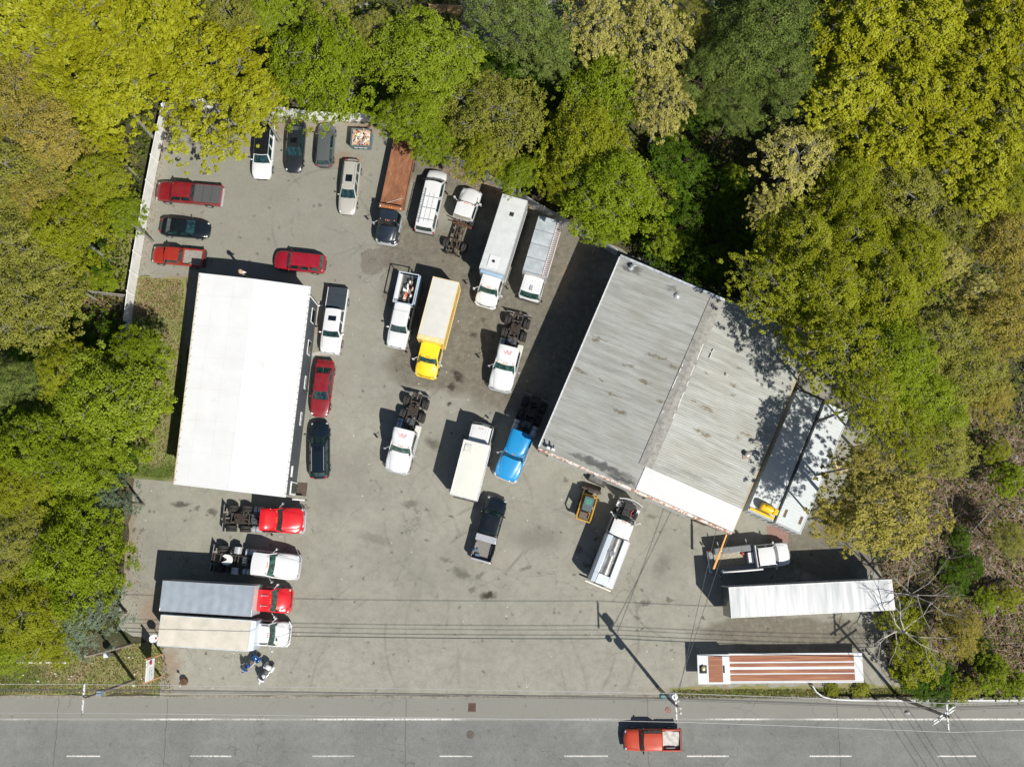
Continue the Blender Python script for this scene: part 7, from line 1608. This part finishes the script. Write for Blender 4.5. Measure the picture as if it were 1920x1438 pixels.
bare(1700, 1190, 85, 9, "bare white-branched dead tree at the tail of the step deck trailer", 3)
bare(1722, 1120, 90, 9, "bare grey tree between the long trailer's tail and the brush", 9, BARKG)
bare(45, 1065, 85, 13, "dead tree with pale snapped limbs at the left edge", 5)
bare(95, 1170, 75, 12, "dead tree with long white limbs near the lower spruce", 6)
bare(1570, 320, 50, 13, "small bare dead tree among the right maples", 8)
# fallen log
a, b2 = P(1775, 1050, .2), P(1855, 960, .4); mb = MB(); mb.tube([(0, 0, .2), tuple(b2 - a + Vector((0, 0, .2)))], .11, 7, .05); o = mb.build("fallen_log", BARKW); o.location = (a.x, a.y, 0); tag(o, "long pale fallen log lying in the brush at right", "log")
# ------------------------------------------------------------------ ground cover (stuff)
def inside(poly, x, y):
    c = False; n = len(poly); j = n - 1
    for i in range(n):
        xi, yi = poly[i]; xj, yj = poly[j]
        if ((yi > y) != (yj > y)) and (x < (xj - xi) * (y - yi) / (yj - yi) + xi): c = not c
        j = i
    return c
def scatter(name, kind_poly, n, size, m, seed, zr=(.01, .06), up=1.5, asp=1.0, label=None):
    rg = np.random.default_rng(seed); pts = []
    for poly, cnt in kind_poly:
        xs = [p[0] for p in poly]; ys = [p[1] for p in poly]; k = 0
        while k < cnt:
            x = rg.uniform(min(xs), max(xs)); y = rg.uniform(min(ys), max(ys))
            if inside(poly, x, y): pts.append((x, y, rg.uniform(*zr))); k += 1
    c = np.array(pts); nn = rg.normal(size=c.shape) * .5 + np.array([0, 0, up]); nn /= np.linalg.norm(nn, axis=1)[:, None]
    v, t = leaf_quads(c, nn, np.full(len(c), size), rg.uniform(0, 1, len(c)), asp, rg); o = link(name, quad_mesh(name, v, t, m)); return tag(o, kind='stuff')
LITTER = leaf_mat("dry_leaf", (.10, .06, .035), (.30, .19, .11), (.52, .38, .26), .1, 2)
BR = pp([(1715, 800), (1925, 770), (1925, 1300), (1700, 1300), (1660, 1240), (1700, 1160), (1650, 1060), (1720, 960)])
m, nt, b = new_mat("leaf_litter_floor"); ps = pos(nt)
c = ramp(nt, noise(nt, ps, .5, 6, .7), [(.3, (.06, .055, .025)), (.48, (.15, .11, .065)), (.62, (.29, .20, .13)), (.75, (.20, .19, .17))]); c = mix(nt, ramp(nt, noise(nt, ps, 6, 5, .8), [(.42, 0.0), (.62, .7)]), c, (.07, .05, .03)); c = mix(nt, ramp(nt, noise(nt, ps, .22, 3, .6), [(.5, 0.0), (.62, .8)]), c, (.09, .11, .02))
nt.links.new(c, b.inputs["Base Color"]); b.inputs["Roughness"].default_value = .95; bump(nt, b, noise(nt, ps, 5, 5, .8), .15, .8)
sheet("forest_floor", ragged(BR, 1.2, .8, 21), .0015, m)
UG = leaf_mat("undergrowth_leaf", (.05, .065, .010), (.10, .14, .014), (.20, .23, .03), .3, .3)
WOODS = [pp([(-40, -30), (480, -30), (700, 190), (300, 185), (215, 640), (330, 760), (240, 900), (225, 1180), (-40, 1235)]), pp([(480, -30), (1960, -30), (1960, 780), (1700, 900), (1560, 720), (1530, 620), (1160, 460), (900, 300), (700, 190)])]
scatter("undergrowth", [(WOODS[0], 26000), (WOODS[1], 44000), (BR, 3500)], 0, .26, UG, 15, (.02, .8), 1.0)
scatter("leaf_litter", [(BR, 34000), (pp([(1230, 180), (1450, 180), (1450, 560), (1200, 460)]), 9000), (pp([(270, 380), (300, 210), (318, 210), (290, 420), (270, 520), (255, 520)]), 450), (pp([(800, 275), (960, 350), (1010, 395), (880, 350), (790, 300)]), 1400), (pp([(262, 520), (340, 525), (335, 600), (255, 590)]), 1500), (pp([(232, 1000), (268, 1000), (262, 1160), (228, 1160)]), 160), (pp([(0, 1210), (300, 1215), (330, 1300), (0, 1300)]), 1500), (pp([(100, 540), (235, 555), (225, 650), (110, 640)]), 2500)], 0, .13, LITTER, 4)
TW = plain("grey_twig", (.30, .235, .175), .9, var=.5, scale=1)
mb = MB(); r = random.Random(44)
xs = [p[0] for p in BR]; ys = [p[1] for p in BR]; k = 0
while k < 3800:
    x, y = r.uniform(min(xs), max(xs)), r.uniform(min(ys), max(ys))
    if not inside(BR, x, y): continue
    a = r.uniform(0, 6.28); L = r.uniform(.4, 1.8); z = r.uniform(.05, .5); p = Vector((x, y, z)); q = p + Vector((math.cos(a) * L, math.sin(a) * L, r.uniform(-.05, .4))); mb.tube([p, p.lerp(q, .5) + Vector((r.uniform(-.1, .1), r.uniform(-.1, .1), .05)), q], r.uniform(.012, .032), 3, .008); k += 1
tag(mb.build("brushwood", TW, sharp=0), kind='stuff')
mb = MB()
for i in range(260):
    x, y = r.choice([(r.gauss(P(1890, 870)[0], 3.2), r.gauss(P(1890, 900)[1], 5)), (r.gauss(P(600, 20)[0], 3), r.gauss(P(600, 20)[1], 1.2)), (r.gauss(P(1870, 1200)[0], 4), r.gauss(P(1870, 1150)[1], 3))]); s = r.uniform(.08, .3); mb.sphere((x, y, .03), s, s * r.uniform(.6, 1), s * .6, 4, 6)
tag(mb.build("rocks", plain("grey_rock", (.30, .30, .30), .9, var=.4), sharp=60), kind='stuff')
GRS = leaf_mat("grass_blade", (.10, .085, .025), (.16, .155, .03), (.12, .20, .02), .3, .4)
scatter("grass_tufts", [(pp([(252, 520), (345, 527), (338, 900), (228, 888), (232, 700)]), 12000), (VERGE, 9000), (pp([(1262, 1293), (1700, 1290), (1900, 1285), (1900, 1311), (1262, 1308)]), 9000), (pp([(120, 440), (245, 445), (236, 545), (115, 535)]), 4000)], 0, .14, GRS, 8, (.02, .12), .5, .4)
# litter specks on the asphalt and verge
mb = MB()
for i in range(170):
    x, y = r.uniform(240, 1500), r.uniform(520, 1290); p = P(x, y); s = r.uniform(.02, .055); mb.box(p.x - s, p.x + s, p.y - s * .7, p.y + s * .7, .006, .02)
for i in range(16):
    x, y = r.uniform(20, 300), r.uniform(1215, 1290); p = P(x, y); s = r.uniform(.03, .10); mb.box(p.x - s, p.x + s, p.y - s * .6, p.y + s * .6, .01, .06)
tag(mb.build("paper_scraps", plain("paper_scrap", (.66, .64, .58), .8)), kind='stuff')
